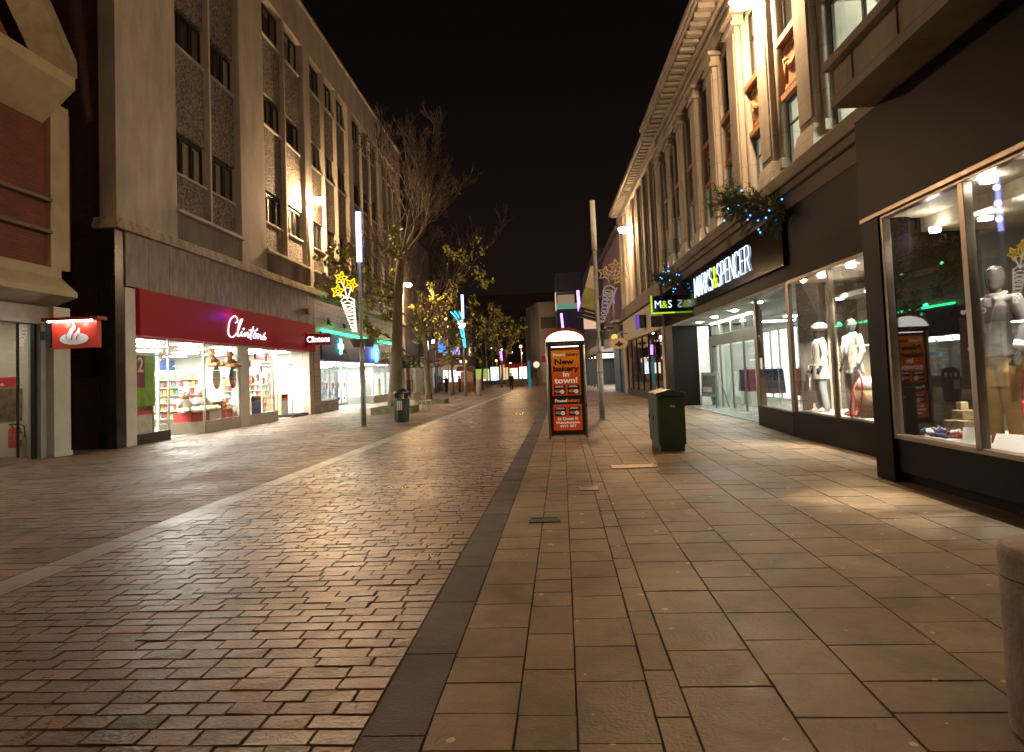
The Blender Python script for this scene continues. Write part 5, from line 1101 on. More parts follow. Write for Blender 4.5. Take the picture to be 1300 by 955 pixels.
figure('person', 'person in black standing with one arm out by the bright kiosk on the left', 'person', (p_.x+.3, 70, 0), 0.6, 1.78, skin, dark_c, dark_c, blk, hair_c, 0.1, 0.3, [((-.2, 0, 1.44), (-.45, -.05, 1.3), (-.68, -.1, 1.25)), ((.2, 0, 1.44), (.25, .02, 1.16), (.26, -.05, .9))], 0.03)
figure('person', 'person in grey coat beside the one in black at the left kiosk', 'person', (p_.x+1.5, 71.5, 0), 1.2, 1.70, skin, grey_c, dark_c, blk, hair_c, 0.3, 0.3, None, 0.03)
figure('person', 'person in dark clothes near the blue market stall in the distance', 'person', (-8.6, 78, 0), 2.4, 1.74, skin, navy_c, dark_c, blk, hair_c, 0.2, 0.5, None, 0.03)

# ------------------------------------------------------------------ phone kiosk with posters
kx0, kx1, ky0, ky1 = 0.03, 0.99, 16.65, 17.45
ks = root('phone_kiosk', 'tall advertising kiosk with orange bakery posters, arched red roof and white lit lunette', 'kiosk', ((kx0+kx1)/2, ky0, 0))
chrome = pm('brushed_steel', (0.50, 0.47, 0.42), 0.3, 0.1, 4, 0.02, metal=0.7)
for x in (kx0+0.03, kx1-0.03):
    for y in (ky0+0.02, ky1-0.05):
        q = MB(); q.tube([(x, y, 0), (x, y, 2.36)], 0.03, 12); q.build('post', chrome, ks)
q = MB(); q.box(kx0+0.06, kx1-0.06, ky0, ky0+0.06, 0.07, 2.36); q.box(kx0+0.04, kx0+0.07, ky0+0.08, ky1-0.1, 0.15, 2.30); q.box(kx0+0.07, kx1-0.06, ky0+0.06, ky0+0.1, 0.07, 2.3)
q.build('panel_frame', blk, ks, bevel=0.006)
q = MB(); q.box(kx0+0.1, kx1-0.1, ky0-0.004, ky0+0.02, 0.05, 0.09); q.build('bottom_rail', chrome, ks)
def arch(w, h, n=20): return [(w*math.cos(PI*i/n), h*math.sin(PI*i/n)) for i in range(n+1)]
cxk = (kx0+kx1)/2; hw = (kx1-kx0)/2+0.03
outer = arch(hw, 0.33); inner = arch(hw-0.045, 0.25)
rim = MB(); k = len(outer)
for i in range(k-1):
    a, b2, c2, d2 = outer[i], outer[i+1], inner[i+1], inner[i]
    rim.hexa([(cxk+p[0], ky0-0.05, 2.36+p[1]) for p in (a, b2, c2, d2)], [(cxk+p[0], ky1, 2.36+p[1]) for p in (a, b2, c2, d2)])
rim.build('arched_roof', pm('kiosk_red', (0.42, 0.085, 0.03), 0.4, 0.1, 3, 0), ks)
q = MB(); q.frame((cxk, ky0-0.0, 2.362), (1, 0, 0), (0, 0, 1), [(p[0]*.995, p[1]*.995) for p in inner], 0.04); q.build('lunette', em('lunette_white', (1.0, 0.97, 0.88), 2.2), ks)
q = MB(); q.box(kx0+0.02, kx1-0.02, ky0-0.03, ky0-0.001, 2.25, 2.358); hd = q.build('header', pm('olive_black', (0.035, 0.035, 0.02), 0.4), ks)
q = MB(); q.text('Cash & Cards', 0.10, (cxk, ky0-0.033, 2.275), (1, 0, 0), (0, 0, 1), 0.004, sx=1.0); q.build('lettering', pm('header_gold', (0.35, 0.32, 0.2), 0.5), hd)
q = MB(); q.box(kx0+0.14, kx1-0.15, ky0-0.012, ky0-0.001, 2.215, 2.24); q.build('strip_light', em('kiosk_strip', (1, 0.95, 0.85), 3), ks)
# posters: printed ink, gently backlit
def poster_mat(name, c0, c1, z0, z1, s):
    m, nt, out = nodes_of(name)
    b = N(nt, 'ShaderNodeBsdfPrincipled'); b.inputs['Roughness'].default_value = 0.25
    tc = N(nt, 'ShaderNodeTexCoord'); sp = N(nt, 'ShaderNodeSeparateXYZ'); nt.links.new(tc.outputs['Object'], sp.inputs[0])
    mr = N(nt, 'ShaderNodeMapRange'); mr.inputs['From Min'].default_value = z0; mr.inputs['From Max'].default_value = z1; nt.links.new(sp.outputs['Z'], mr.inputs['Value'])
    rp = N(nt, 'ShaderNodeValToRGB'); rp.color_ramp.elements[0].color = (*c0, 1); rp.color_ramp.elements[1].color = (*c1, 1); nt.links.new(mr.outputs[0], rp.inputs['Fac'])
    nt.links.new(rp.outputs['Color'], b.inputs['Base Color']); nt.links.new(rp.outputs['Color'], b.inputs['Emission Color']); b.inputs['Emission Strength'].default_value = s
    nt.links.new(b.outputs[0], out.inputs['Surface']); MATS[name] = m; return m
po = poster_mat('poster_orange', (0.62, 0.07, 0.012), (0.80, 0.26, 0.015), 1.45, 2.05, 0.2)
pr_ = poster_mat('poster_red', (0.62, 0.075, 0.015), (0.66, 0.08, 0.015), 0, 1, 0.2)
ink_b = pm('ink_black', (0.012, 0.008, 0.006), 0.3); ink_w = poster_mat('ink_cream', (0.85, 0.75, 0.6), (0.85, 0.75, 0.6), 0, 1, 0.28); ink_o = poster_mat('ink_orange', (0.7, 0.2, 0.03), (0.7, 0.2, 0.03), 0, 1, 0.2)
pastry = poster_mat('pastry', (0.45, 0.22, 0.08), (0.5, 0.25, 0.1), 0, 1, 0.3)
YP = ky0-0.003
px0, px1 = kx0+0.13, kx1-0.14; pc = (px0+px1)/2
q = MB(); q.box(px0, px1, YP-0.004, YP, 1.04, 2.14); pa = q.build('upper_poster', po, ks)
q = MB(); q.box(px0, px1, YP-0.006, YP-0.0045, 2.142, 2.205); q.build('poster_heading', pm('deep_red_band', (0.25, 0.012, 0.01), 0.4), ks)
q = MB()
def T(b, s_, size, x, z, mi=0, bold=0.006, sx=1.0, al='CENTER'): b.text(s_, size, (x, YP-0.0045, z), (1, 0, 0), (0, 0, 1), 0.003, mi, sx, bold, al)
T(q, 'Pound', 0.105, pc-0.0, 2.0, 1, 0.003, 1.1, 'RIGHT'); T(q, 'bakery', 0.105, pc+0.01, 2.0, 0, 0.003, 1.05, 'LEFT')
T(q, 'New', 0.19, pc-0.04, 1.80, 0, 0.007, 1.25); T(q, 'bakery', 0.18, pc, 1.635, 0, 0.007, 1.25); T(q, 'in', 0.17, pc, 1.50, 1, 0.006, 1.3); T(q, 'town!', 0.19, pc, 1.345, 1, 0.006, 1.25)
q.build('lettering', [ink_b, ink_w], pa)
def tile(x, z, s_, parent, kind):
    q = MB(); q.box(x-s_/2, x+s_/2, YP-0.0065, YP-0.0045, z-s_*0.4, z+s_*0.4, 0)
    q.frame((x-s_*0.16, YP-0.007, z-s_*0.1), (1, 0, 0), (0, 0, 1), ell(0, 0, s_*0.28, s_*0.14, 16), 0.002, 1)
    q.frame((x-s_*0.16, YP-0.0095, z-s_*0.04), (1, 0, 0), (0, 0, 1), ell(0, 0, s_*0.16, s_*0.06, 12), 0.002, 3)
    q.frame((x+s_*0.22, YP-0.010, z-s_*0.16), (1, 0, 0), (0, 0, 1), ell(0, 0, s_*0.19, s_*0.19, 18), 0.002, 2)
    q.box(x-s_*0.36, x+s_*0.3, YP-0.009, YP-0.0067, z+s_*0.3, z+s_*0.34, 2); q.box(x-s_*0.4, x+s_*0.36, YP-0.009, YP-0.0067, z+s_*0.22, z+s_*0.26, 2)
    q.text('£1', s_*0.26, (x+s_*0.22, YP-0.0125, z-s_*0.25), (1, 0, 0), (0, 0, 1), 0.001, 4, 1, 0.003)
    q.build('offer_tile', [ink_b, pastry, ink_w, pm('filling_red', (0.35, 0.08, 0.04), 0.4), ink_o], parent)
tile(pc-0.17, 1.18, 0.28, pa, 0); tile(pc+0.17, 1.18, 0.28, pa, 1)
q = MB(); T(q, 'Pound', 0.105, pc, 0.885, 0, 0.004, 1.1, 'RIGHT'); T(q, 'bakery', 0.105, pc+0.01, 0.885, 1, 0.004, 1.05, 'LEFT'); q.build('lettering', [ink_w, ink_o], ks)
q = MB(); q.box(px0, px1, YP-0.004, YP, 0.20, 0.83); pb = q.build('lower_poster', pr_, ks)
tile(pc-0.17, 0.66, 0.27, pb, 0); tile(pc+0.17, 0.66, 0.27, pb, 1)
q = MB(); T(q, '26 Queen St', 0.085, pc, 0.455, 0, 0.003, 1.15); T(q, 'Wolverhampton', 0.08, pc, 0.365, 0, 0.003, 1.08); T(q, 'WV1 3BT', 0.085, pc, 0.275, 0, 0.003, 1.15); q.build('lettering', [ink_w], pb)

# ------------------------------------------------------------------ green street cabinet
x0, x1, y0, y1 = 2.14, 2.66, 13.35, 14.5
cbn = root('street_cabinet', 'dark green metal utility cabinet with a sloping top on the right pavement', 'cabinet', (2.4, 13.9, 0))
cg = pm('cabinet_green', (0.022, 0.055, 0.024), 0.42, 0.35, 2.5, 0.05)
q = MB(); q.box(x0+0.03, x1-0.03, y0+0.03, y1-0.03, 0, 0.13); q.build('base', cg, cbn)
q = MB(); q.box(x0, x1, y0, y1, 0.13, 1.06); q.build('body', cg, cbn, bevel=0.012)
q = MB(); q.frame((x0-0.03, y1+0.03, 1.065), (1, 0, 0), (0, 0, 1), [(0, 0), (x1-x0+0.06, 0), (x1-x0+0.06, 0.06), ((x1-x0)/2+0.03, 0.125), (0, 0.06)], y1-y0+0.06); q.build('lid', cg, cbn, bevel=0.008)
for a, e in ((y0+0.04, (y0+y1)/2-0.01), ((y0+y1)/2+0.01, y1-0.04)):
    q = MB(); q.box(x0-0.012, x0-0.001, a, e, 0.18, 1.02); dd = q.build('door', cg, cbn, bevel=0.004)
    q = MB(); q.box(x0-0.03, x0-0.0125, e-0.1, e-0.06, 0.58, 0.68); q.build('handle', blk, dd)
q = MB(); q.box(x0+0.04, x1-0.04, y0-0.012, y0-0.001, 0.18, 1.02); q.build('end_panel', cg, cbn, bevel=0.004)
q = MB(); q.frame((x0+0.28, y0-0.013, 0.87), (1, 0, -.12), (0.12, 0, 1), [(-.05, -.02), (.05, -.02), (.05, .02), (-.05, .02)], 0.003); q.build('sticker', paleb, cbn)

# ------------------------------------------------------------------ foreground bollard
bl = root('bollard', 'thick pale grey cylindrical bollard cut by the right edge of the photograph', 'bollard', (2.10, 3.02, 0))
q = MB(); q.lathe((2.10, 3.02, 0), [(0.0, 0), (0.19, 0), (0.195, 0.02), (0.195, 0.75), (0.19, 0.785), (0.175, 0.795), (0.0, 0.80)], 48); q.build('body', pm('bollard_grey', (0.33, 0.28, 0.26), 0.65, 0.3, 5, 0.35, bscale=40), bl)
q = MB(); q.torus((2.10, 3.02, 0.66), (1, 0, 0), (0, 1, 0), 0.196, 0.003, 48, 6); q.build('joint', blk, bl)

# ------------------------------------------------------------------ lighting columns with tubes
tube_on = em('tube_blue_white', (0.60, 0.66, 1.0), 5); tube_halo = em('tube_blue', (0.07, 0.09, 1.0), 6)
def baskets(r_, x, y, z):
    for s_ in (-1, 1):
        q = MB(); c = (x+s_*0.24, y)
        q.rings([((c[0]-s_*.03, c[1], z-0.28), .13, .14), ((c[0], c[1], z-.02), .21, .22), ((c[0], c[1], z), .22, .23)], 18); q.build('planter', pm('planter_grey', (0.16, 0.155, 0.145), 0.7), r_)
def column(label, x, y, top, tz0, lit, name='light_column', r=0.075):
    r_ = root(name, label, 'light column', (x, y, 0))
    q = MB(); q.tube([(x, y, 0), (x, y, 2.2)], r*1.25, 14); q.tube([(x, y, 2.2), (x, y, 2.25), (x, y, tz0)], [r*1.25, r, r*0.85], 14); q.tube([(x, y, 0), (x, y, 0.03)], r*1.9, 14); q.tube([(x, y, 1.55), (x, y, 1.6)], r*1.4, 14); q.build('pole', galv, r_)
    q = MB(); q.tube([(x, y, tz0), (x, y, top)], 0.085, 14)
    q.build('light_tube', tube_on if lit else white, r_)
    if lit:
        q = MB()
        for a in range(3):
            t = a*2*PI/3+0.4; q.box(x+0.1*math.cos(t)-.012, x+0.1*math.cos(t)+.012, y+0.1*math.sin(t)-.012, y+0.1*math.sin(t)+.012, tz0, top+0.03)
        q.build('tube_rail', tube_halo, r_)
        for zz in (tz0+0.35, (tz0+top)/2, top-.35): light('POINT', (x+.25, y-.3, zz), (0.4, 0.45, 1.0), 9, 0.1, parent=r_, name='tube_glow')
    return r_
c1 = column('galvanised light column with a blue white tube nearest the viewer on the left', -6.34, 23.5, 7.52, 5.76, True)
baskets(c1, -6.3, 23.5, 3.05)
c2 = column('second lit tube column beyond the trees with a blue christmas comet', -6.35, 54.0, at(591, 374, 54).z, at(594, 404, 54).z, True)
c3 = column('galvanised column with an unlit white tube rising behind the kiosk', 1.82, 22.7, 7.3, 5.62, False)
baskets(c3, 1.82, 22.7, 2.92)
q = MB(); p0 = at(619, 492, 92); q.tube([(p0.x, 92, 0), (p0.x, 92, 9.0)], [.13, .09], 10); tag(q.build('flag_pole', galv), 'plain tall pole further down the street beyond the bollards', 'pole')

# flower and coil christmas motifs
def star_line(c, r1, r2, rot=0.0, n=5):
    return [Vector((c[0]+(r1 if i % 2 == 0 else r2)*math.sin(PI*i/n+rot), c[1], c[2]+(r1 if i % 2 == 0 else r2)*math.cos(PI*i/n+rot))) for i in range(2*n+1)]
def motif(label, Y, stars, coil0, coil1, w0, w1, m_star, m_coil, m_stem, pole_x, seed):
    r_ = root('christmas_motif', label, 'christmas light', (coil0[0], Y, coil1[2]))
    for (c, rot_) in stars:
        q = MB(); q.tube(star_line(c, 0.24, 0.12, rot_), 0.022, 6); q.tube(star_line(c, 0.08, 0.05, rot_+.3), 0.014, 5); q.build('flower', m_star, r_)
        q = MB(); q.tube([(c[0], Y, c[2]-0.1), tuple(Vector((c[0], Y, c[2]))*.5+Vector(coil0)*.5+Vector((0.02, 0, 0))), tuple(coil0)], 0.022, 6); q.build('stem', m_stem, r_)
    a, b2 = Vector(coil0), Vector(coil1); n = 9; pts = []
    for i in range(n*14+1):
        t = i/(n*14); w = w0+(w1-w0)*t; p = a+(b2-a)*t; ang = 2*PI*n*t
        pts.append(p+Vector((w*math.cos(ang), 0.02*math.sin(ang), -w*0.75*math.sin(ang))))
    q = MB(); q.tube(pts, 0.018, 5); q.build('coil', m_coil, r_)
    q = MB(); q.tube([tuple(a+Vector((0, .05, -.1))), (pole_x, Y, a.z-0.35)], 0.015, 5); q.tube([tuple(b2), (pole_x, Y, b2.z)], 0.015, 5); q.build('fixing', galv, r_)
    return r_
Ym = 23.38
gold_em = em('gold_neon', (1.0, 0.55, 0.01), 3.0); coil_em = em('warm_white_neon', (1.0, 0.80, 0.62), 2.6)
motif('lit yellow flowers over a white coil hung on the nearest left light column', Ym, [(at(433, 353.5, Ym), 0.2), (at(446, 361.5, Ym), 0.5), (at(428.7, 370, Ym), 0.1)], tuple(at(441, 380, Ym)), tuple(at(450.5, 422, Ym)), 0.24, 0.07, gold_em, coil_em, coil_em, -6.34, 1)
gold_un = em('dim_gold', (0.9, 0.45, 0.12), 0.45); coil_un = em('dim_warm', (0.9, 0.7, 0.55), 0.30)
Yr = 22.6
mo = motif('dim gold stars over an almost unlit coil on the column behind the kiosk', Yr, [(at(768, 347, Yr), 0.2), (at(781.5, 338.6, Yr), 0.0), (at(786, 353.6, Yr), 0.1)], tuple(at(775, 365, Yr)), tuple(at(764, 410, Yr)), 0.22, 0.06, gold_un, coil_un, galv, 1.82, 2)
q = MB(); q.tube([tuple(at(751, 341, Yr+.1)), tuple(at(791, 356.5, Yr+.1))], 0.02, 6); q.build('cross_bar', galv, mo)
# banner
bn = root('banner', 'tapering street banner with pale top and navy foot behind the kiosk', 'banner', (1.5, 22.7, 3.3))
def quad_slab(b, pts, th, mi=0):
    a = [Vector(p) for p in pts]; n = (a[1]-a[0]).cross(a[2]-a[0]).normalized()*th; b.hexa(a, [p+n for p in a], mi)
q = MB(); quad_slab(q, [at(749.5, 338, 22.7), at(755, 336, 22.7), at(757, 368, 22.7), at(743, 364, 22.7)], 0.015, 0); quad_slab(q, [at(743, 364, 22.7), at(757, 368, 22.7), at(757, 395, 22.7), at(735.5, 389, 22.7)], 0.015, 1); q.build('cloth', [pm('banner_pale', (0.5, 0.45, 0.36), 0.8, 0.1, 2, 0.1), pm('banner_olive', (0.28, 0.29, 0.12), 0.8, 0.35, 2.2, 0.1)], bn)
q = MB(); quad_slab(q, [at(735.5, 389.3, 22.7), at(757, 395.3, 22.7), at(757.5, 409, 22.7), at(733, 401, 22.7)], 0.015); q.build('foot_panel', pm('banner_navy', (0.015, 0.018, 0.05), 0.7), bn)
q = MB(); quad_slab(q, [at(742, 394, 22.66), at(755.5, 397.6, 22.66), at(755.5, 399.2, 22.66), at(742, 395.6, 22.66)], 0.004, 0); quad_slab(q, [at(740, 399, 22.66), at(755.5, 403.4, 22.66), at(755.5, 404.2, 22.66), at(740, 399.8, 22.66)], 0.004, 1); q.build('caption_bar', [pm('caption_orange', (0.5, 0.3, 0.2), 0.6), paleb], bn)
q = MB(); q.tube([tuple(at(748, 338, 22.7)), (1.82, 22.7, at(756, 338, 22.7).z)], .015, 6); q.tube([tuple(at(733, 402, 22.7)), (1.82, 22.7, at(758, 409, 22.7).z)], .015, 6); q.build('banner_arm', galv, bn)
# comet light
cm = root('christmas_comet', 'blue comet streaks with a white round head on the second left column', 'christmas light', tuple(at(583, 412, 53.8)))
q = MB()
for a, m_, e in (((572, 396), (578, 402), (583, 411)), ((577, 395), (582, 402), (585, 410)), ((583, 396), (586, 403), (587, 410)), ((584, 415), (586, 425), (590, 441)), ((588, 415), (589, 425), (591, 441))): q.tube([at(a[0], a[1], 53.8), at(m_[0], m_[1], 53.8), at(e[0], e[1], 53.8)], 0.04, 6)
q.build('tail', em('comet_blue', (0.02, 0.55, 1.0), 5), cm)
q = MB(); q.ball(at(586, 412, 53.8), 0.30, 14); q.build('head', em('comet_white', (1.0, 0.95, 0.9), 7), cm)

# ------------------------------------------------------------------ litter bin, bench, planters, bollards
lb = root('litter_bin', 'dark green cylindrical litter bin with a black hooded top near the first big tree', 'litter bin', (-5.38, 25.3, 0))
X, Y = -5.38, 25.3; bg = pm('bin_green', (0.035, 0.05, 0.045), 0.45, 0.2, 3, 0.05)
q = MB(); q.lathe((X, Y, 0), [(0, 0), (.24, 0), (.25, .05), (.275, .5), (.285, .86), (.29, .88), (.275, .88), (0, .86)], 26); q.build('body', bg, lb)
for k in range(10):
    a = 2*PI*k/10; q = MB(); q.tube([(X+.262*math.cos(a), Y+.262*math.sin(a), .06), (X+.29*math.cos(a), Y+.29*math.sin(a), .84)], .012, 5); q.build('rib', bg, lb)
q = MB(); q.lathe((X, Y, 1.05), [(.28, 0), (.285, .05), (.2, .15), (.08, .2), (0, .21)], 26)
for k in range(4): a = PI/4+k*PI/2; q.box(X+.24*math.cos(a)-.03, X+.24*math.cos(a)+.03, Y+.24*math.sin(a)-.03, Y+.24*math.sin(a)+.03, .88, 1.06)
q.build('hood', blk, lb)
q = MB()
for k in range(3): q.slab((X-.12+k*.07, Y-.296), (X-.07+k*.07, Y-.299), .006, .34, .46)
q.build('notice', paleb, lb)
bc = root('bench', 'weathered timber bench with grey legs facing the shops by the second tree', 'bench', (-5.9, 34.4, 0))
q = MB()
for k in range(3): q.box(-6.35+k*.15, -6.22+k*.15, 33.5, 35.2, .44, .48)
q.build('seat', wood_m, bc)
q = MB()
for k in range(3): q.box(-6.50-k*.02, -6.46-k*.02, 33.5, 35.2, .52+k*.13, .63+k*.13)
q.build('backrest', wood_m, bc)
for x in (-6.4, -5.95):
    for y in (33.65, 35.05): q = MB(); q.box(x-.03, x+.03, y-.03, y+.03, 0, .44); q.build('leg', galv, bc)
timber = pm('planter_timber', (0.16, 0.15, 0.08), 0.85, 0.4, 3, 0.4, stretch=(1, 1, 4))
def planter(label, x, y, s_, h):
    r_ = root('tree_planter', label, 'planter', (x, y, 0))
    for (a, b2, c2, d2) in ((x-s_, x+s_, y-s_, y-s_+.12), (x-s_, x+s_, y+s_-.12, y+s_), (x-s_, x-s_+.12, y-s_+.12, y+s_-.12), (x+s_-.12, x+s_, y-s_+.12, y+s_-.12)):
        q = MB(); q.box(a, b2, c2, d2, 0, h); q.build('side_board', timber, r_, bevel=.01)
    q = MB(); q.box(x-s_+.12, x+s_-.12, y-s_+.12, y+s_-.12, 0, h-.08); q.build('soil', pm('soil', (0.03, 0.02, 0.012), 0.95, 0.4, 9, 0.5), r_)
T1 = (-7.15, 32.2); T2 = (-7.05, 42.2)
planter('low square timber planter round the first big tree', T1[0], T1[1], 0.95, 0.32)
planter('low square timber planter round the second tree behind the bench', T2[0], T2[1], 0.9, 0.28)
stone_b = pm('bollard_stone', (0.42, 0.33, 0.24), 0.8, 0.2, 4, 0.2)
def sbollard(label, x, y, h, r):
    q = MB(); q.lathe((x, y, 0), [(0, 0), (r, 0), (r, h-.12), (r*.8, h-.03), (r*.4, h), (0, h)], 16); tag(q.build('bollard', stone_b), label, 'bollard', 'stone bollards')
sbollard('wide pale stone bollard just right of the second light column', -5.3, 54.2, 1.32, 0.22)
sbollard('narrow pale stone bollard left of the second light column', -8.38, 62, 1.05, 0.2)
sbollard('small dark bollard far down the street right of the walking person', -1.9, 88, 0.9, 0.2)

# ------------------------------------------------------------------ trees
bark = pm('plane_bark', (0.13, 0.10, 0.06), 0.85, 0.4, 5, 0.5, stretch=(1, 1, .5), bscale=14); twig = pm('twig_bark', (0.04, 0.027, 0.017), 0.85, 0.3, 3, 0)
leaf_y = pm('autumn_leaf', (0.27, 0.26, 0.03), 0.6, 0.45, 2.2, 0); leaf_y2 = pm('faded_leaf', (0.15, 0.17, 0.03), 0.6, 0.4, 2.2, 0)
def tree(label, x, y, h, fork, r0, lean, seed, spread, n_leaf, leaf_zone, depth=5, nb=7, leaf=0.125, lm=None, group=None, low=True, nlow=9, side=0, rmin=.012, fan=None):
    rr = random.Random(seed); r_ = root('tree', label, 'tree', (x, y, 0), group)
    q = MB(); lx, ly = lean; pts = []; rs = []
    for i in range(9):
        t = i/8; pts.append((x+lx*t*t+.05*math.sin(t*7+seed), y+ly*t, .0+fork*t)); rs.append(r0*(1.28-.75*t if t < .12 else 1.08-.42*t))
    q.tube(pts, rs, 14); q.build('trunk', bark, r_)
    br = MB(); tw = MB(); tips = []
    def grow(p, d, r, L, dep):
        n = 4; pp = [p]; dd = d.copy()
        for i in range(n):
            dd = (dd+Vector((rr.gauss(0, .09), rr.gauss(0, .09), rr.gauss(.03, .06)))).normalized(); pp.append(pp[-1]+dd*L/n)
        rs = [r*(1-.45*i/n) for i in range(n+1)]
        (br if dep >= 3 else tw).tube(pp, [max(v_, rmin) for v_ in rs], 7 if dep >= 3 else 3, cap=False)
        tips.extend(pp[2:])
        if dep == 0: return
        k = rr.choice((2, 3, 3)) if dep > 1 else 3
        for j in range(k):
            i = rr.choice((2, 3, 4)) if j else 4
            v = dd.orthogonal().normalized(); v.rotate(Matrix.Rotation(rr.uniform(0, 2*PI), 3, dd))
            nd = (dd+v*rr.uniform(.25, .75)*spread+Vector((0, 0, .12))).normalized()
            grow(pp[i], nd, rs[i]*rr.uniform(.42, .6), L*rr.uniform(.6, .82), dep-1)
    top = Vector(pts[-1]); L0 = (h-fork)*.42
    for j in range(nb):
        a = 2*PI*j/nb+rr.uniform(-.3, .3); e = rr.uniform(.6, 1.35)
        if fan: a = -fan+2*fan*j/(nb-1)+rr.uniform(-.2, .2)
        grow(top-Vector((0, 0, rr.uniform(0, .8))), Vector((math.cos(a)*math.cos(e), math.sin(a)*math.cos(e), math.sin(e))), r0*.36, L0*rr.uniform(.8, 1.1), depth-1)
    if low:
        for j in range(nlow):
            t = rr.uniform(.42, .95); a = rr.uniform(0, 2*PI) if not side else rr.gauss(PI, .8); p = Vector((x+lx*t*t, y+ly*t, fork*t))
            grow(p, Vector((math.cos(a), math.sin(a), rr.uniform(-.1, .5))).normalized(), .04, rr.uniform(1.2, 2.2 if side else 1.6), 2)
    br.build('limbs', bark, r_); tw.build('twigs', twig, r_)
    lf = MB(); cand = [p for p in tips if leaf_zone(p)]; cand.sort(key=lambda p: (round(p.x*.9), round(p.y*.9), round(p.z*.9)))
    if cand:
        keys = {}
        for p in cand: keys.setdefault((round(p.x/.9), round(p.y/.9), round(p.z/.9)), []).append(p)
        kk = [k for k in keys if rr.random() < .55] or list(keys)
        for i in range(n_leaf):
            p = rr.choice(keys[rr.choice(kk)])+Vector((rr.gauss(0, .12), rr.gauss(0, .12), rr.gauss(-.05, .1)))
            u = Vector((rr.gauss(0, 1), rr.gauss(0, 1), rr.gauss(0, .5))).normalized(); v = u.orthogonal().normalized(); v.rotate(Matrix.Rotation(rr.uniform(0, 6.3), 3, u)); w = u.cross(v); s_ = leaf*rr.uniform(.6, 1.25)
            lf.add([p+v*s_*.9, p+v*.25*s_+w*s_*.55, p-v*.1*s_+w*s_*.62, p-v*.6*s_, p-v*.1*s_-w*s_*.62, p+v*.25*s_-w*s_*.55], [(0, 1, 2, 3, 4, 5)], rr.randrange(2))
        lf.build('leaves', lm or [leaf_y, leaf_y2], r_)
tree('tallest bare tree on the left with a thick pale trunk behind the litter bin', T1[0]+.0, T1[1], 13.4, 7.9, 0.29, (0.55, 0.3), 5, .82, 1700, lambda p: p.z < 9.0 and p.x < T1[0]+.6, 7, 5, .12, nlow=12, side=-1, fan=1.9)
tree('second tree on the left with slimmer trunk and yellow leaves on its outer twigs', T2[0]-.2, T2[1], 11.8, 5.0, 0.20, (-0.35, 0.2), 9, 1.1, 700, lambda p: p.z < 9.8 and (p.x > T2[0]+1.3 or p.z < 5.5), 6, 8)
for i, (x, y, h, sd, nl, lab) in enumerate(((-8.2, 60, 9.5, 31, 700, 'leafy street tree lit gold behind the second light column'), (-7.0, 76, 9, 33, 450, 'dim leafy tree further down the left side past the gold one'), (-5.6, 88, 9.5, 35, 350, 'farthest thin tree near the middle of the street'))):
    tree(lab, x, y, h, 3.2, .14, (.1, 0), sd, 1.0, nl*2, lambda p: True, 5, 7, .13, low=False)

# ------------------------------------------------------------------ distant right side
ribs = root('ribbed_terrace', 'stone terrace with close vertical ribs continuing beyond the department store', 'building', (5.4, 38, 0))
q = MB(); q.box(5.75, 14, 30.62, 47, 4.5, 12.1); q.build('wall', stone, ribs)
y = 30.9; k = 0
q = MB()
while y < 46.8:
    w = .55 if k % 3 == 0 else .22; q.box(5.45 if k % 3 == 0 else 5.55, 5.74, y, y+w, 5.6, 11.6); y += w+.42; k += 1
q.build('rib_course', stone, ribs, bevel=.01)
q = MB(); y = 30.8
while y < 46.8: q.box(4.95, 5.5, y, y+.22, 12.0, 12.16); y += .5
q.box(5.35, 14, 30.62, 47, 11.6, 12.0); q.box(4.85, 14, 30.62, 47, 12.163, 12.36); q.build('cornice', stone, ribs)
for i, y in enumerate((33.1, 36.2, 39.4, 42.6)):
    for z0, z1 in ((6.0, 8.2), (9.0, 11)):
        q = MB(); q.box(5.68, 5.73, y, y+.6, z0, z1); q.build('window_pane', glass_hi, ribs)
q = MB(); q.box(5.25, 5.75, 30.62, 47, 4.9, 5.6); q.build('dark_band', stone_dark, ribs)
rs = root('restaurant', 'cream fronted restaurant with dark windows between the black store end and the bay windowed shop', 'shop', (5.4, 38, 0))
crm = pm('cream_paint', (0.5, 0.43, 0.34), 0.6, 0.1, 1, 0.02)
q = MB(); q.box(5.4, 5.75, 31.0, 46.6, 3.45, 4.88); q.build('fascia', crm, rs)
for y in (31.0, 45.9): q = MB(); q.box(5.4, 5.75, y, y+.6, 0, 3.44); q.build('pilaster', crm, rs)
q = MB(); q.box(5.45, 5.7, 31.6, 45.9, 0, .4)
for y in (31.62, 34, 36.4, 38.8, 41.2, 43.6, 45.8): q.box(5.5, 5.6, y, y+.1, .4, 3.44)
q.build('window_frame', blk, rs)
q = MB(); q.slab((5.55, 31.7), (5.55, 45.8), .01, 3.0, .42); q.build('pane', glass, rs)
q = MB(); q.box(9.5, 9.6, 31, 46.6, 0, 3.5); q.box(5.8, 9.5, 46.5, 46.6, 0, 3.5); q.build('interior_wall', pm('restaurant_wall', (0.08, 0.06, 0.045), 0.8, .6, 2, 0), rs)
q = MB()
for y in (34, 38, 42): q.box(7.2, 7.5, y, y+.4, 3.1, 3.13)
q.build('ceiling_light', em('restaurant_light', (1, .8, .55), 14), rs)
q = MB(); q.box(5.05, 5.4, 36.0, 36.8, 3.8, 4.45); tag(q.build('wall_sign', [blk]), 'black square sign fixed to the cream restaurant fascia', 'sign')
q = MB(); q.box(4.95, 5.04, 35.98, 36.82, 3.75, 4.5); tag(q.build('sign_surround', em('violet_glow', (.25, .12, .6), .7)), 'faint violet light panel in front of the black square restaurant sign', 'light')
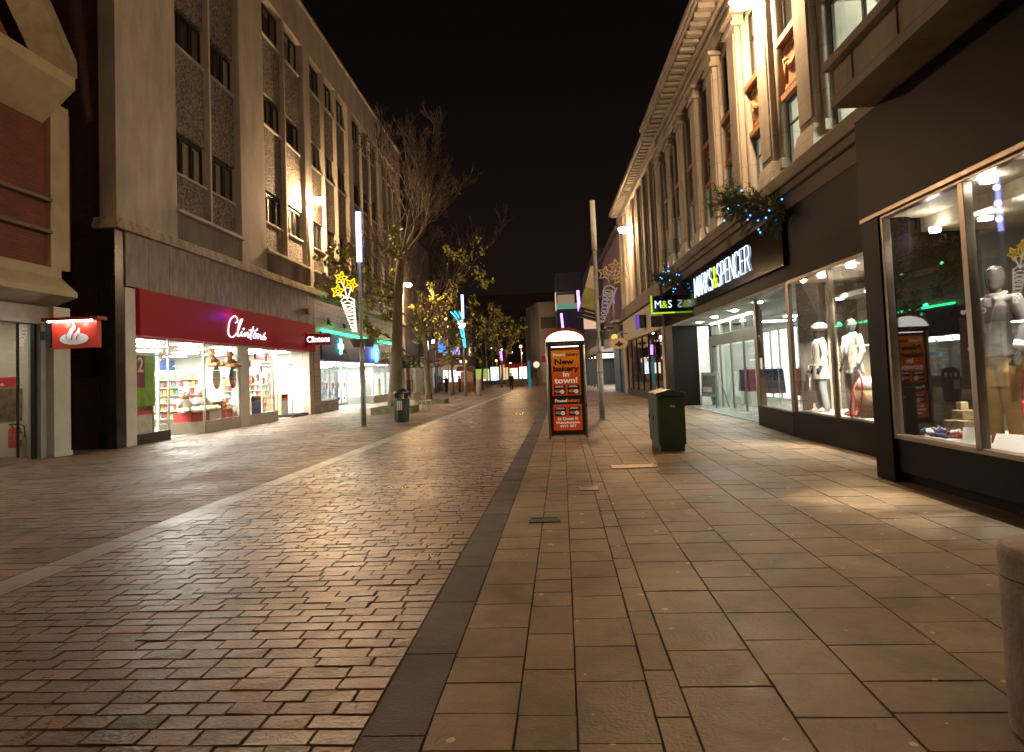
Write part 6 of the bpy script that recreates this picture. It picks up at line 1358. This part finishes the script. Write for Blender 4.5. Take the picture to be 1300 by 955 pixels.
q = MB(); q.box(4.9, 5.38, 31.2, 31.3, 3.5, 4.0); q.tube([(5.4, 31.25, 3.6), (5.38, 31.25, 3.6)], .02, 5); tag(q.build('hanging_sign', blk), 'small black hanging sign under the lime edged store sign', 'sign')
for i, (y, z, c) in enumerate(((33.5, 2.3, 'comet_blue'), (34.6, 1.9, 'gold_neon'), (36.0, 2.1, 'warm_white_neon'), (38.5, 2.2, 'warm_white_neon'))):
    q = MB(); q.ball((6.6, y, z), .09, 10); tag(q.build('pendant_lamp', MATS[c]), '%s pendant lamp in the dark restaurant window' % ['blue', 'golden', 'first warm white', 'farther warm white'][i], 'lamp', 'restaurant pendant lamps')
r_ = root('potted_plant', 'tall potted plant behind the restaurant glass', 'plant', (6.3, 35.2, 0))
q = MB(); q.lathe((6.3, 35.2, 0), [(0, 0), (.18, 0), (.25, .5), (0, .5)], 14); q.build('pot', blk, r_)
q = MB()
for k in range(40):
    a = R.uniform(0, 6.28); e = R.uniform(.5, 1.4); l = R.uniform(.4, .9); d = Vector((math.cos(a)*math.cos(e), math.sin(a)*math.cos(e), math.sin(e))); c = Vector((6.3, 35.2, .5)); w = d.orthogonal().normalized()*.04
    q.add([c-w*.3, c+d*l*.6-w, c+d*l, c+d*l*.6+w], [(0, 1, 2, 3)])
q.build('leaves', pm('plant_green', (.08, .16, .04), .6), r_)
bw = root('bay_window_shop', 'plum coloured shop building with tall oriel window and blue door past the restaurant', 'building', (5.5, 53, 0))
plum = pm('plum_render', (0.17, 0.11, 0.13), .8, .25, 1, .1)
q = MB(); q.box(5.5, 15, 47.05, 61, 4.3, 11.4); q.box(5.5, 15, 47.05, 47.4, 0, 4.3); q.box(9, 15, 47.4, 61, 0, 4.3); q.build('wall', plum, bw)
q = MB(); q.box(5.3, 5.5, 47.05, 61, 3.5, 4.3); q.build('fascia', pm('lilac_fascia', (0.40, 0.33, 0.42), .6), bw)
q = MB(); q.box(5.2, 5.5, 47.05, 61, 4.3, 4.75); q.box(5.25, 5.5, 47.05, 61, 11.2, 11.6); q.build('cornice', pm('brown_trim', (0.10, 0.065, 0.045), .7), bw)
for y in (48.2, 53.5):
    q = MB(); q.box(4.95, 5.5, y, y+2.4, 5.0, 5.15); q.box(4.95, 5.5, y, y+2.4, 8.0, 8.15)
    for yy in (y, y+.8, y+1.6, y+2.34): q.box(4.95, 5.02, yy, yy+.06, 5.15, 8.0)
    o = q.build('oriel_window', MATS['pipe_grey'], bw); q = MB(); q.box(5.06, 5.1, y+.05, y+2.35, 5.16, 7.98); q.build('pane', glass_hi, o)
q = MB(); q.box(5.55, 5.65, 48, 50, 0, 3.2); q.build('shutter', pm('dark_shutter', (.03, .03, .035), .5), bw)
q = MB(); q.box(5.5, 5.6, 50.4, 54.5, 0, 3.3); q.build('blue_door', pm('door_blue', (0.03, 0.12, 0.24), .5), bw)
q = MB(); q.box(5.5, 5.6, 47.45, 48, 0, 3.3); q.build('pale_pier', pm('pale_green', (.22, .28, .25), .5), bw)
q = MB(); q.box(8.9, 9, 54.6, 60.5, 0.1, 3.3); q.build('back_wall', MATS['warm_shop_wall'], bw)
q = MB(); q.box(6.2, 8.5, 55, 60.3, 3.2, 3.24); q.build('ceiling_light', em('warm_ceiling', (1, .86, .6), 3.5), bw)
r_ = root('oval_sign', 'cream oval hanging sign with a dark emblem beyond the restaurant', 'sign', tuple(at(786, 436, 44)))
c = at(786, 436, 44)
q = MB(); q.frame((c.x, 44, c.z), (1, 0, 0), (0, 0, 1), ell(0, 0, .62, .36), -.06); q.build('board', pm('oval_cream', (.5, .42, .33), .6), r_)
q = MB(); q.frame((c.x, 43.99, c.z-.05), (1, 0, 0), (0, 0, 1), [(-.32, 0), (0, -.16), (.32, 0), (.1, .08), (0, .24), (-.1, .08)], .02); q.build('emblem', blk, r_)
q = MB(); q.tube([(c.x, 44, c.z+.34), (c.x, 44, c.z+.6), (5.4, 44, c.z+.6)], .025, 6); q.build('bracket', blk, r_)
c = at(780, 428, 45); q = MB(); q.ball(c, .2, 10); tag(q.build('round_light', em('amber_glow', (1, .5, .05), 1.6)), 'round amber sign light above left of the oval sign', 'light')

def far_block(name, label, x0, x1, y0, y1, h, mat, rows, cols, lit=(), face='x', wz=1.5, wall_kids=True, first=5.0, storey=3.6, pan=None):
    r_ = root(name, label, 'building', ((x0+x1)/2, y0, 0)); q = MB(); q.box(x0, x1, y0, y1, 0, h); q.build('wall', mat, r_)
    q = MB(); q.box(x0-.15, x1+.15, y0-.15, y1+.15, h, h+.3); q.build('parapet', mat, r_)
    for r in range(rows):
        for c in range(cols):
            z0 = first+r*storey; m_ = MATS['far_lit'] if (r, c) in lit else glass_hi
            q = MB(); f_ = MB()
            if face == 'L': y = y0+(y1-y0)*(c+.25)/cols; q.box(x1+.003, x1+.02, y, y+(y1-y0)/cols*.5, z0, z0+wz); f_.box(x1+.0, x1+.1, y-.08, y+(y1-y0)/cols*.5+.08, z0-.12, z0)
            elif face == 'R': y = y0+(y1-y0)*(c+.25)/cols; q.box(x0-.02, x0-.003, y, y+(y1-y0)/cols*.5, z0, z0+wz); f_.box(x0-.1, x0, y-.08, y+(y1-y0)/cols*.5+.08, z0-.12, z0)
            else: x = x0+(x1-x0)*(c+.25)/cols; q.box(x, x+(x1-x0)/cols*.5, y0-.02, y0-.003, z0, z0+wz); f_.box(x-.05, x+(x1-x0)/cols*.5+.05, y0-.1, y0, z0-.12, z0)
            w = f_.build('window', stone_dark, r_); q.build('pane', m_, w)
    return r_
em('far_lit', (1, .85, .6), 1.2)
brn = pm('far_brown_render', (0.09, 0.07, 0.055), .85, .3, .6, .05); pale_r = pm('far_pale_render', (0.20, 0.18, 0.16), .8, .15, .6, .05)
far_block('far_building', 'brown three storey building beyond the dark fronted shop on the left', -24, -12.2, 73, 92, 11, brn, 2, 4, {(0, 1)}, 'L')
far_block('far_building', 'low brown building at the far left bend of the street', -24, -12.6, 93, 125, 10, brn, 2, 5, {(0, 3)}, 'L')
far_block('far_building', 'broad dark block closing the end of the street', -22, 6, 150, 165, 19, pm('far_dark', (0.13, .10, .085), .9), 3, 7, {}, 'f', first=6, storey=4.2)
far_block('far_building', 'pale flat roofed building with long parapet right of the street end', -2.6, 12, 98, 120, 9.6, pale_r, 1, 3, {}, 'f', first=5.8)
for i in range(9):
    x_ = -14+i*2.1; q = MB(); q.box(x_, x_+1.7, 149.85, 149.9, .5, 3.0+.4*(i % 3)); tag(q.build('lit_shop_window', em('end_shop_%d' % i, [(1, .85, .6), (.7, .85, 1), (1, .7, .4)][i % 3], [1.6, 2.6, .9][i % 3])), 'small lit shop window at the far end of the street, %s from the left' % ['first', 'second', 'third', 'fourth', 'fifth', 'sixth', 'seventh', 'eighth', 'ninth'][i], 'window', 'lit windows at the street end', 'thing')
w_ = root('pale_corner_building', 'pale building with a raised corner and dark window strip left of the lit balcony', 'building', (1, 90, 0))
q = MB(); q.hexa([(-2.4, 98, 0), (-.5, 90, 0), (2.0, 90, 0), (2.0, 98, 0)], [(-2.4, 98, 11), (-.5, 90, 11), (2.0, 90, 11), (2.0, 98, 11)]); q.build('wall', pale_r, w_)
q = MB(); q.box(-.3, 1.8, 89.95, 89.99, 7.5, 9.0); q.build('window_strip', win_frame, w_)
q = MB(); q.box(-.4, 1.9, 89.9, 89.99, 3.1, 3.9); q.build('fascia', burg, w_)
q = MB(); q.box(-.3, .7, 89.93, 89.98, .3, 3.0); q.build('shutter', pm('shutter_pale', (.3, .28, .25), .6), w_)
q = MB(); q.box(.8, 1.8, 89.93, 89.98, .3, 3.0); q.build('lit_pane', em('corner_pane', (1, .85, .6), .9), w_)
tb = root('balcony_building', 'dark modern building with a glowing glazed balcony and violet light strips', 'building', (4, 82, 0))
dk = pm('slate_cladding', (0.045, 0.05, 0.07), .6, .2, 1, .02)
q = MB(); q.box(1.7, 12, 82, 89, 0, 9.2); q.box(1.7, 12, 84.5, 89, 9.2, 11.3); q.box(1.7, 12, 81.8, 89, 11.3, 13.6); q.build('wall', dk, tb)
q = MB(); q.box(1.9, 4.0, 84.4, 84.48, 9.3, 11.2); q.build('balcony_glazing', em('balcony_lit', (1.0, .62, .36), .3), tb)
q = MB(); q.box(1.7, 4.4, 82.0, 82.06, 9.2, 9.9); q.build('balustrade', em('balcony_green', (.45, .95, .7), .28), tb)
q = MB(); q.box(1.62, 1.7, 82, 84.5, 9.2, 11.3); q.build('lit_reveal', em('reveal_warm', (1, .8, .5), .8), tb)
violet = em('violet_neon', (.42, .12, 1.0), 9)
def neon(label, a, b2, Y, r):
    q = MB(); q.tube([at(a[0], a[1], Y), at(b2[0], b2[1], Y)], r, 8); tag(q.build('neon_strip', violet), label, 'neon light', 'violet neon strips')
neon('taller violet neon strip left of the hanging banner', (733.5, 369), (736, 399), 70, .14)
neon('shorter violet neon strip under the lit balcony', (712.5, 398), (714.5, 416), 78, .12)
light('POINT', tuple(at(734, 385, 69.5, -.4)), (.45, .15, 1), 90, .3, name='violet_glow')
light('POINT', (3.9, 57, 7.5), (.5, .2, 1), 60, .4, name='violet_spill')
rb = root('corner_block_building', 'dark plum building behind the banner with bright shop window at its foot', 'building', (5, 70, 0))
q = MB(); q.box(4.9, 14, 61.1, 81.5, 3.8, 12.6); q.box(8.5, 14, 61.1, 81.5, 0, 3.8); q.build('wall', pm('night_plum', (.06, .045, .07), .8), rb)
q = MB(); q.box(4.7, 4.9, 61.1, 81.5, 3.2, 3.9); q.build('fascia', pm('blue_black', (.02, .03, .06), .5), rb)
q = MB(); q.box(8.3, 8.45, 61.5, 81, .1, 3.2); q.build('shop_back_wall', pm('shop_cream', (.55, .5, .35), .7, .5, 1.5, 0), rb)
q = MB(); q.box(5.2, 8.0, 62, 80.5, 3.1, 3.14); q.build('ceiling_light', em('yellow_white_ceiling', (1, .93, .7), 4.0), rb)
q = MB()
for y in (61.1, 65.5, 70, 74.5, 79): q.box(4.9, 5.1, y, y+.45, 0, 3.2)
q.build('pier', dk, rb)
# lit shop fronts along the far left buildings
for i, (y0_, y1_, x_, c_, s_, fc) in enumerate(((73.6, 76.6, -12.2, (.85, .95, 1), 2.2, blue_m), (77.2, 80.6, -12.2, (1, .78, .5), .9, red_m), (81.2, 84.0, -12.2, (1, .9, .7), 1.6, blk), (84.8, 88.4, -12.2, (.7, 1, .85), .8, green_m), (89.0, 91.6, -12.2, (1, .7, .4), 1.0, blk),
        (94, 98, -12.6, (1, .85, .6), 1.0, red_m), (99, 104, -12.6, (.8, .85, 1), .9, blue_m), (105, 111, -12.6, (1, .75, .45), .8, blk))):
    sf = root('shopfront', ['pale blue', 'amber', 'cream', 'mint', 'orange', 'warm cream', 'lilac white', 'dim amber'][i]+' lit shop front on the far left side, '+['first', 'second', 'third', 'fourth', 'fifth', 'sixth', 'seventh', 'eighth'][i]+' beyond the dark fronted shop', 'shop', (x_, (y0_+y1_)/2, 0), 'distant lit shop fronts')
    q = MB(); q.box(x_, x_+.22, y0_, y1_, 3.0, 3.8); q.build('fascia', fc, sf)
    q = MB(); q.box(x_+.005, x_+.03, y0_+.15, y1_-.15, .5, 2.9); q.build('lit_pane', em('far_shop_%d' % i, c_, s_), sf)
    q = MB(); q.box(x_+.005, x_+.15, y0_, y1_, 0, .5)
    k_ = 4
    for j in range(k_+1): yy = y0_+(y1_-y0_-.1)*j/k_; q.box(x_+.03, x_+.12, yy, yy+.1, .5, 3.0)
    for j in range(6): yy = R.uniform(y0_+.3, y1_-.8); q.box(x_+.031, x_+.05, yy, yy+R.uniform(.3, .7), .52, R.uniform(1.0, 2.3))
    q.build('frame', win_frame, sf)
# warm window above banner foot
q = MB(); a = at(752, 408, 60); q.box(a.x-.7, a.x+.5, 60.9, 60.98, a.z-.6, a.z+.7); tag(q.build('lit_window', em('warm_window', (1, .6, .4), .8)), 'warm lit window seen just under the hanging banner', 'window')

# ------------------------------------------------------------------ market stalls, signs and small lights in the distance
def stall(label, px_, py_, Y, w, roofm, bodym, h=2.3, litm=None):
    p = at(px_, py_, Y); x = p.x; r_ = root('market_stall', label, 'stall', (x, Y, 0))
    q = MB(); q.hexa([(x-w/2-.2, Y-.9, h), (x+w/2+.2, Y-.9, h), (x+w/2+.2, Y+1.2, h), (x-w/2-.2, Y+1.2, h)], [(x-w/2-.1, Y+.1, h+.5), (x+w/2+.1, Y+.1, h+.5), (x+w/2+.1, Y+.3, h+.5), (x-w/2-.1, Y+.3, h+.5)]); q.build('canopy', roofm, r_)
    q = MB(); q.box(x-w/2, x+w/2, Y-.5, Y+.8, 0, 1.0); q.build('counter', bodym, r_)
    for sx_ in (-1, 1): q = MB(); q.tube([(x+sx_*w/2, Y-.7, 0), (x+sx_*w/2, Y-.7, h)], .04, 6); q.build('post', galv, r_)
    if litm: q = MB(); q.box(x-w/2+.1, x+w/2-.1, Y+.8, Y+.86, 1.0, h-.1); q.build('lit_back', litm, r_)
stall('bright white lit stall beside the person in black', 573, 478, 80, 2.4, white, wood_m, 2.5, em('stall_white', (.9, .95, 1), 2))
stall('stall with blue canopy and green light strip in the distance', 578, 482, 86, 3.4, blue_m, timber, 2.6, em('stall_dim', (.9, .7, .4), .8))
stall('orange fronted stall behind the second light column', 592, 484, 74, 1.6, pm('stall_rust', (.35, .10, .03), .7), pm('stall_orange', (.45, .16, .05), .7), 2.2, em('stall_orange_lit', (1, .4, .15), .25))
stall('stall with red canopy right of the walking person', 668, 470, 92, 5.5, red_m, stone_dark, 2.6, None)
q = MB(); p = at(612, 474, 80); q.box(p.x-.75, p.x+.75, 80, 80.08, p.z-.7, p.z+.5); tag(q.build('lit_sign', em('yellow_green_sign', (.75, .9, .25), .5)), 'yellow green lit board between the bollards in the distance', 'sign')
q = MB(); p = at(573, 446, 72); q.box(p.x-.9, p.x+.9, 72, 72.1, p.z-.4, p.z+.4); tag(q.build('lit_sign', em('lilac_sign', (.55, .45, .9), 1.2)), 'lilac lit sign box above the bright white stall', 'sign')
q = MB(); p = at(561, 440, 68); q.box(p.x-.4, p.x+.5, 68, 68.1, p.z-.6, p.z+.5); tag(q.build('lit_sign', em('blue_sign', (.1, .3, 1), 1.6)), 'small blue sign beside the second tree trunk', 'sign')
q = MB(); p = at(563, 434, 56); q.box(p.x-.32, p.x+.32, 56, 56.05, p.z-.15, p.z+.15); q.tube([(p.x+.32, 56.03, 0), (p.x+.32, 56.03, p.z+.2)], .04, 6); tag(q.build('direction_sign', pm('sign_tan', (.5, .33, .22), .6)), 'small tan direction sign on a thin post left of the comet light', 'sign')
p = at(681, 463, 84); r_ = root('globe_lamp', 'white globe lamp near the red canopy stall', 'lamp', (p.x, 84, 0)); q = MB(); q.ball(p, .40, 14); q.build('globe', em('globe_white', (1, .85, .7), 1.0), r_); q = MB(); q.tube([(p.x, 84, 0), (p.x, 84, p.z-.3)], .05, 6); q.build('post', blk, r_)
q = MB(); p = at(672, 480, 83); q.box(p.x-.16, p.x+.16, 83, 83.2, 0, 3.2); tag(q.build('glowing_post', em('cyan_post', (.05, .5, .6), .35)), 'slim cyan lit post in front of the far right shops', 'post')
far_cols = [em('pt_warm', (1, .62, .28), 7), em('pt_white', (1, .8, .6), 4), em('pt_yellow', (1, .7, .1), 3)]
def far_lamp(label, px_, py_, Y, r, mi, post=True):
    p = at(px_, py_, Y); r_ = root('street_lamp', label, 'street lamp', (p.x, Y, 0))
    q = MB(); q.ball(p, r*.62, 10); q.build('lamp_head', far_cols[mi], r_)
    if post: q = MB(); q.tube([(p.x+.05, Y+.1, 0), (p.x+.05, Y+.1, p.z)], .06, 6); q.build('post', pm('post_warm', (.3, .22, .16), .6), r_)
    return p
for a in (('lamp glowing through the branches above the second tree fork', 549.5, 379, 66, .16, 0), ('tall lamp left of the gold leafed tree, the topmost of three', 566, 405, 70, .2, 0), ('lamp left of the gold leafed tree, middle of three', 569, 415, 82, .2, 1), ('lamp left of the gold leafed tree, lowest of three', 569.5, 421, 94, .2, 1),
          ('yellow lantern low beside the second light column', 591, 459, 68, .25, 2), ('white lantern right of the stalls above their roofs', 585, 459, 90, .25, 1), ('second yellow lantern before the dark trunk at the street end', 630, 458, 84, .25, 2), ('warm lamp in front of the pale flat building', 661, 440, 86, .28, 0),
          ('small white lamp over the street end', 624, 442, 120, .22, 1), ('small pale lamp left of the far violet strip', 637, 444, 130, .3, 1), ('faint lamp by the white stall roof', 582, 466, 95, .18, 0), ('lamp above the red canopy to the left', 648, 462, 110, .35, 1)):
    far_lamp(*a)
neon('faint blue violet strip at the far end of the street', (635.5, 446), (636.5, 458), 120, .2)
for (p, c, w) in ((at(590, 425, 62), (1, .68, .36), 220), (at(600, 430, 78), (1, .68, .36), 220), (at(661, 436, 84, -.5), (1, .62, .3), 900), (at(640, 430, 110), (1, .65, .35), 1200), ((-9.5, 56, 8.5), SOD, 900), ((-11.2, 68, 4.0), (.9, .9, 1), 60), ((-10.9, 57.8, 8.5), SOD, 450)):
    light('POINT', tuple(p), c, w, .25, name='far_lamp_light')
# lamp on the pale pier behind the first tree
wall_lamp('sodium lamp half hidden by the first big tree trunk', XL+.6, 57.0, 9.6, 1, 500, XL+.1)

# ------------------------------------------------------------------ night sky, view
w = bpy.data.worlds.new('World'); scene.world = w; w.use_nodes = True; nt = w.node_tree; nt.nodes.clear()
out = nt.nodes.new('ShaderNodeOutputWorld')
tc = N(nt, 'ShaderNodeTexCoord'); sp = N(nt, 'ShaderNodeSeparateXYZ'); nt.links.new(tc.outputs['Generated'], sp.inputs[0])
rp = N(nt, 'ShaderNodeValToRGB'); nt.links.new(sp.outputs['Z'], rp.inputs['Fac'])
rp.color_ramp.elements[0].color = (0.0125, 0.0075, 0.0058, 1); rp.color_ramp.elements[1].color = (0.0030, 0.0020, 0.0021, 1); rp.color_ramp.elements[1].position = 0.45
b1 = N(nt, 'ShaderNodeBackground'); nt.links.new(rp.outputs['Color'], b1.inputs['Color']); b1.inputs['Strength'].default_value = 1.0
nt.links.new(b1.outputs[0], out.inputs['Surface'])
vs = scene.view_settings; vs.view_transform = 'Standard'; vs.look = 'None'; vs.exposure = 0.0; vs.gamma = 1; vs.use_curve_mapping = False
scene.render.engine = 'CYCLES'; cy = scene.cycles
cy.use_denoising = True; cy.max_bounces = 7; cy.diffuse_bounces = 3; cy.glossy_bounces = 4; cy.transparent_max_bounces = 16; cy.sample_clamp_indirect = 4.0; cy.caustics_reflective = False; cy.caustics_refractive = False
try: cy.use_light_tree = True
except Exception: pass
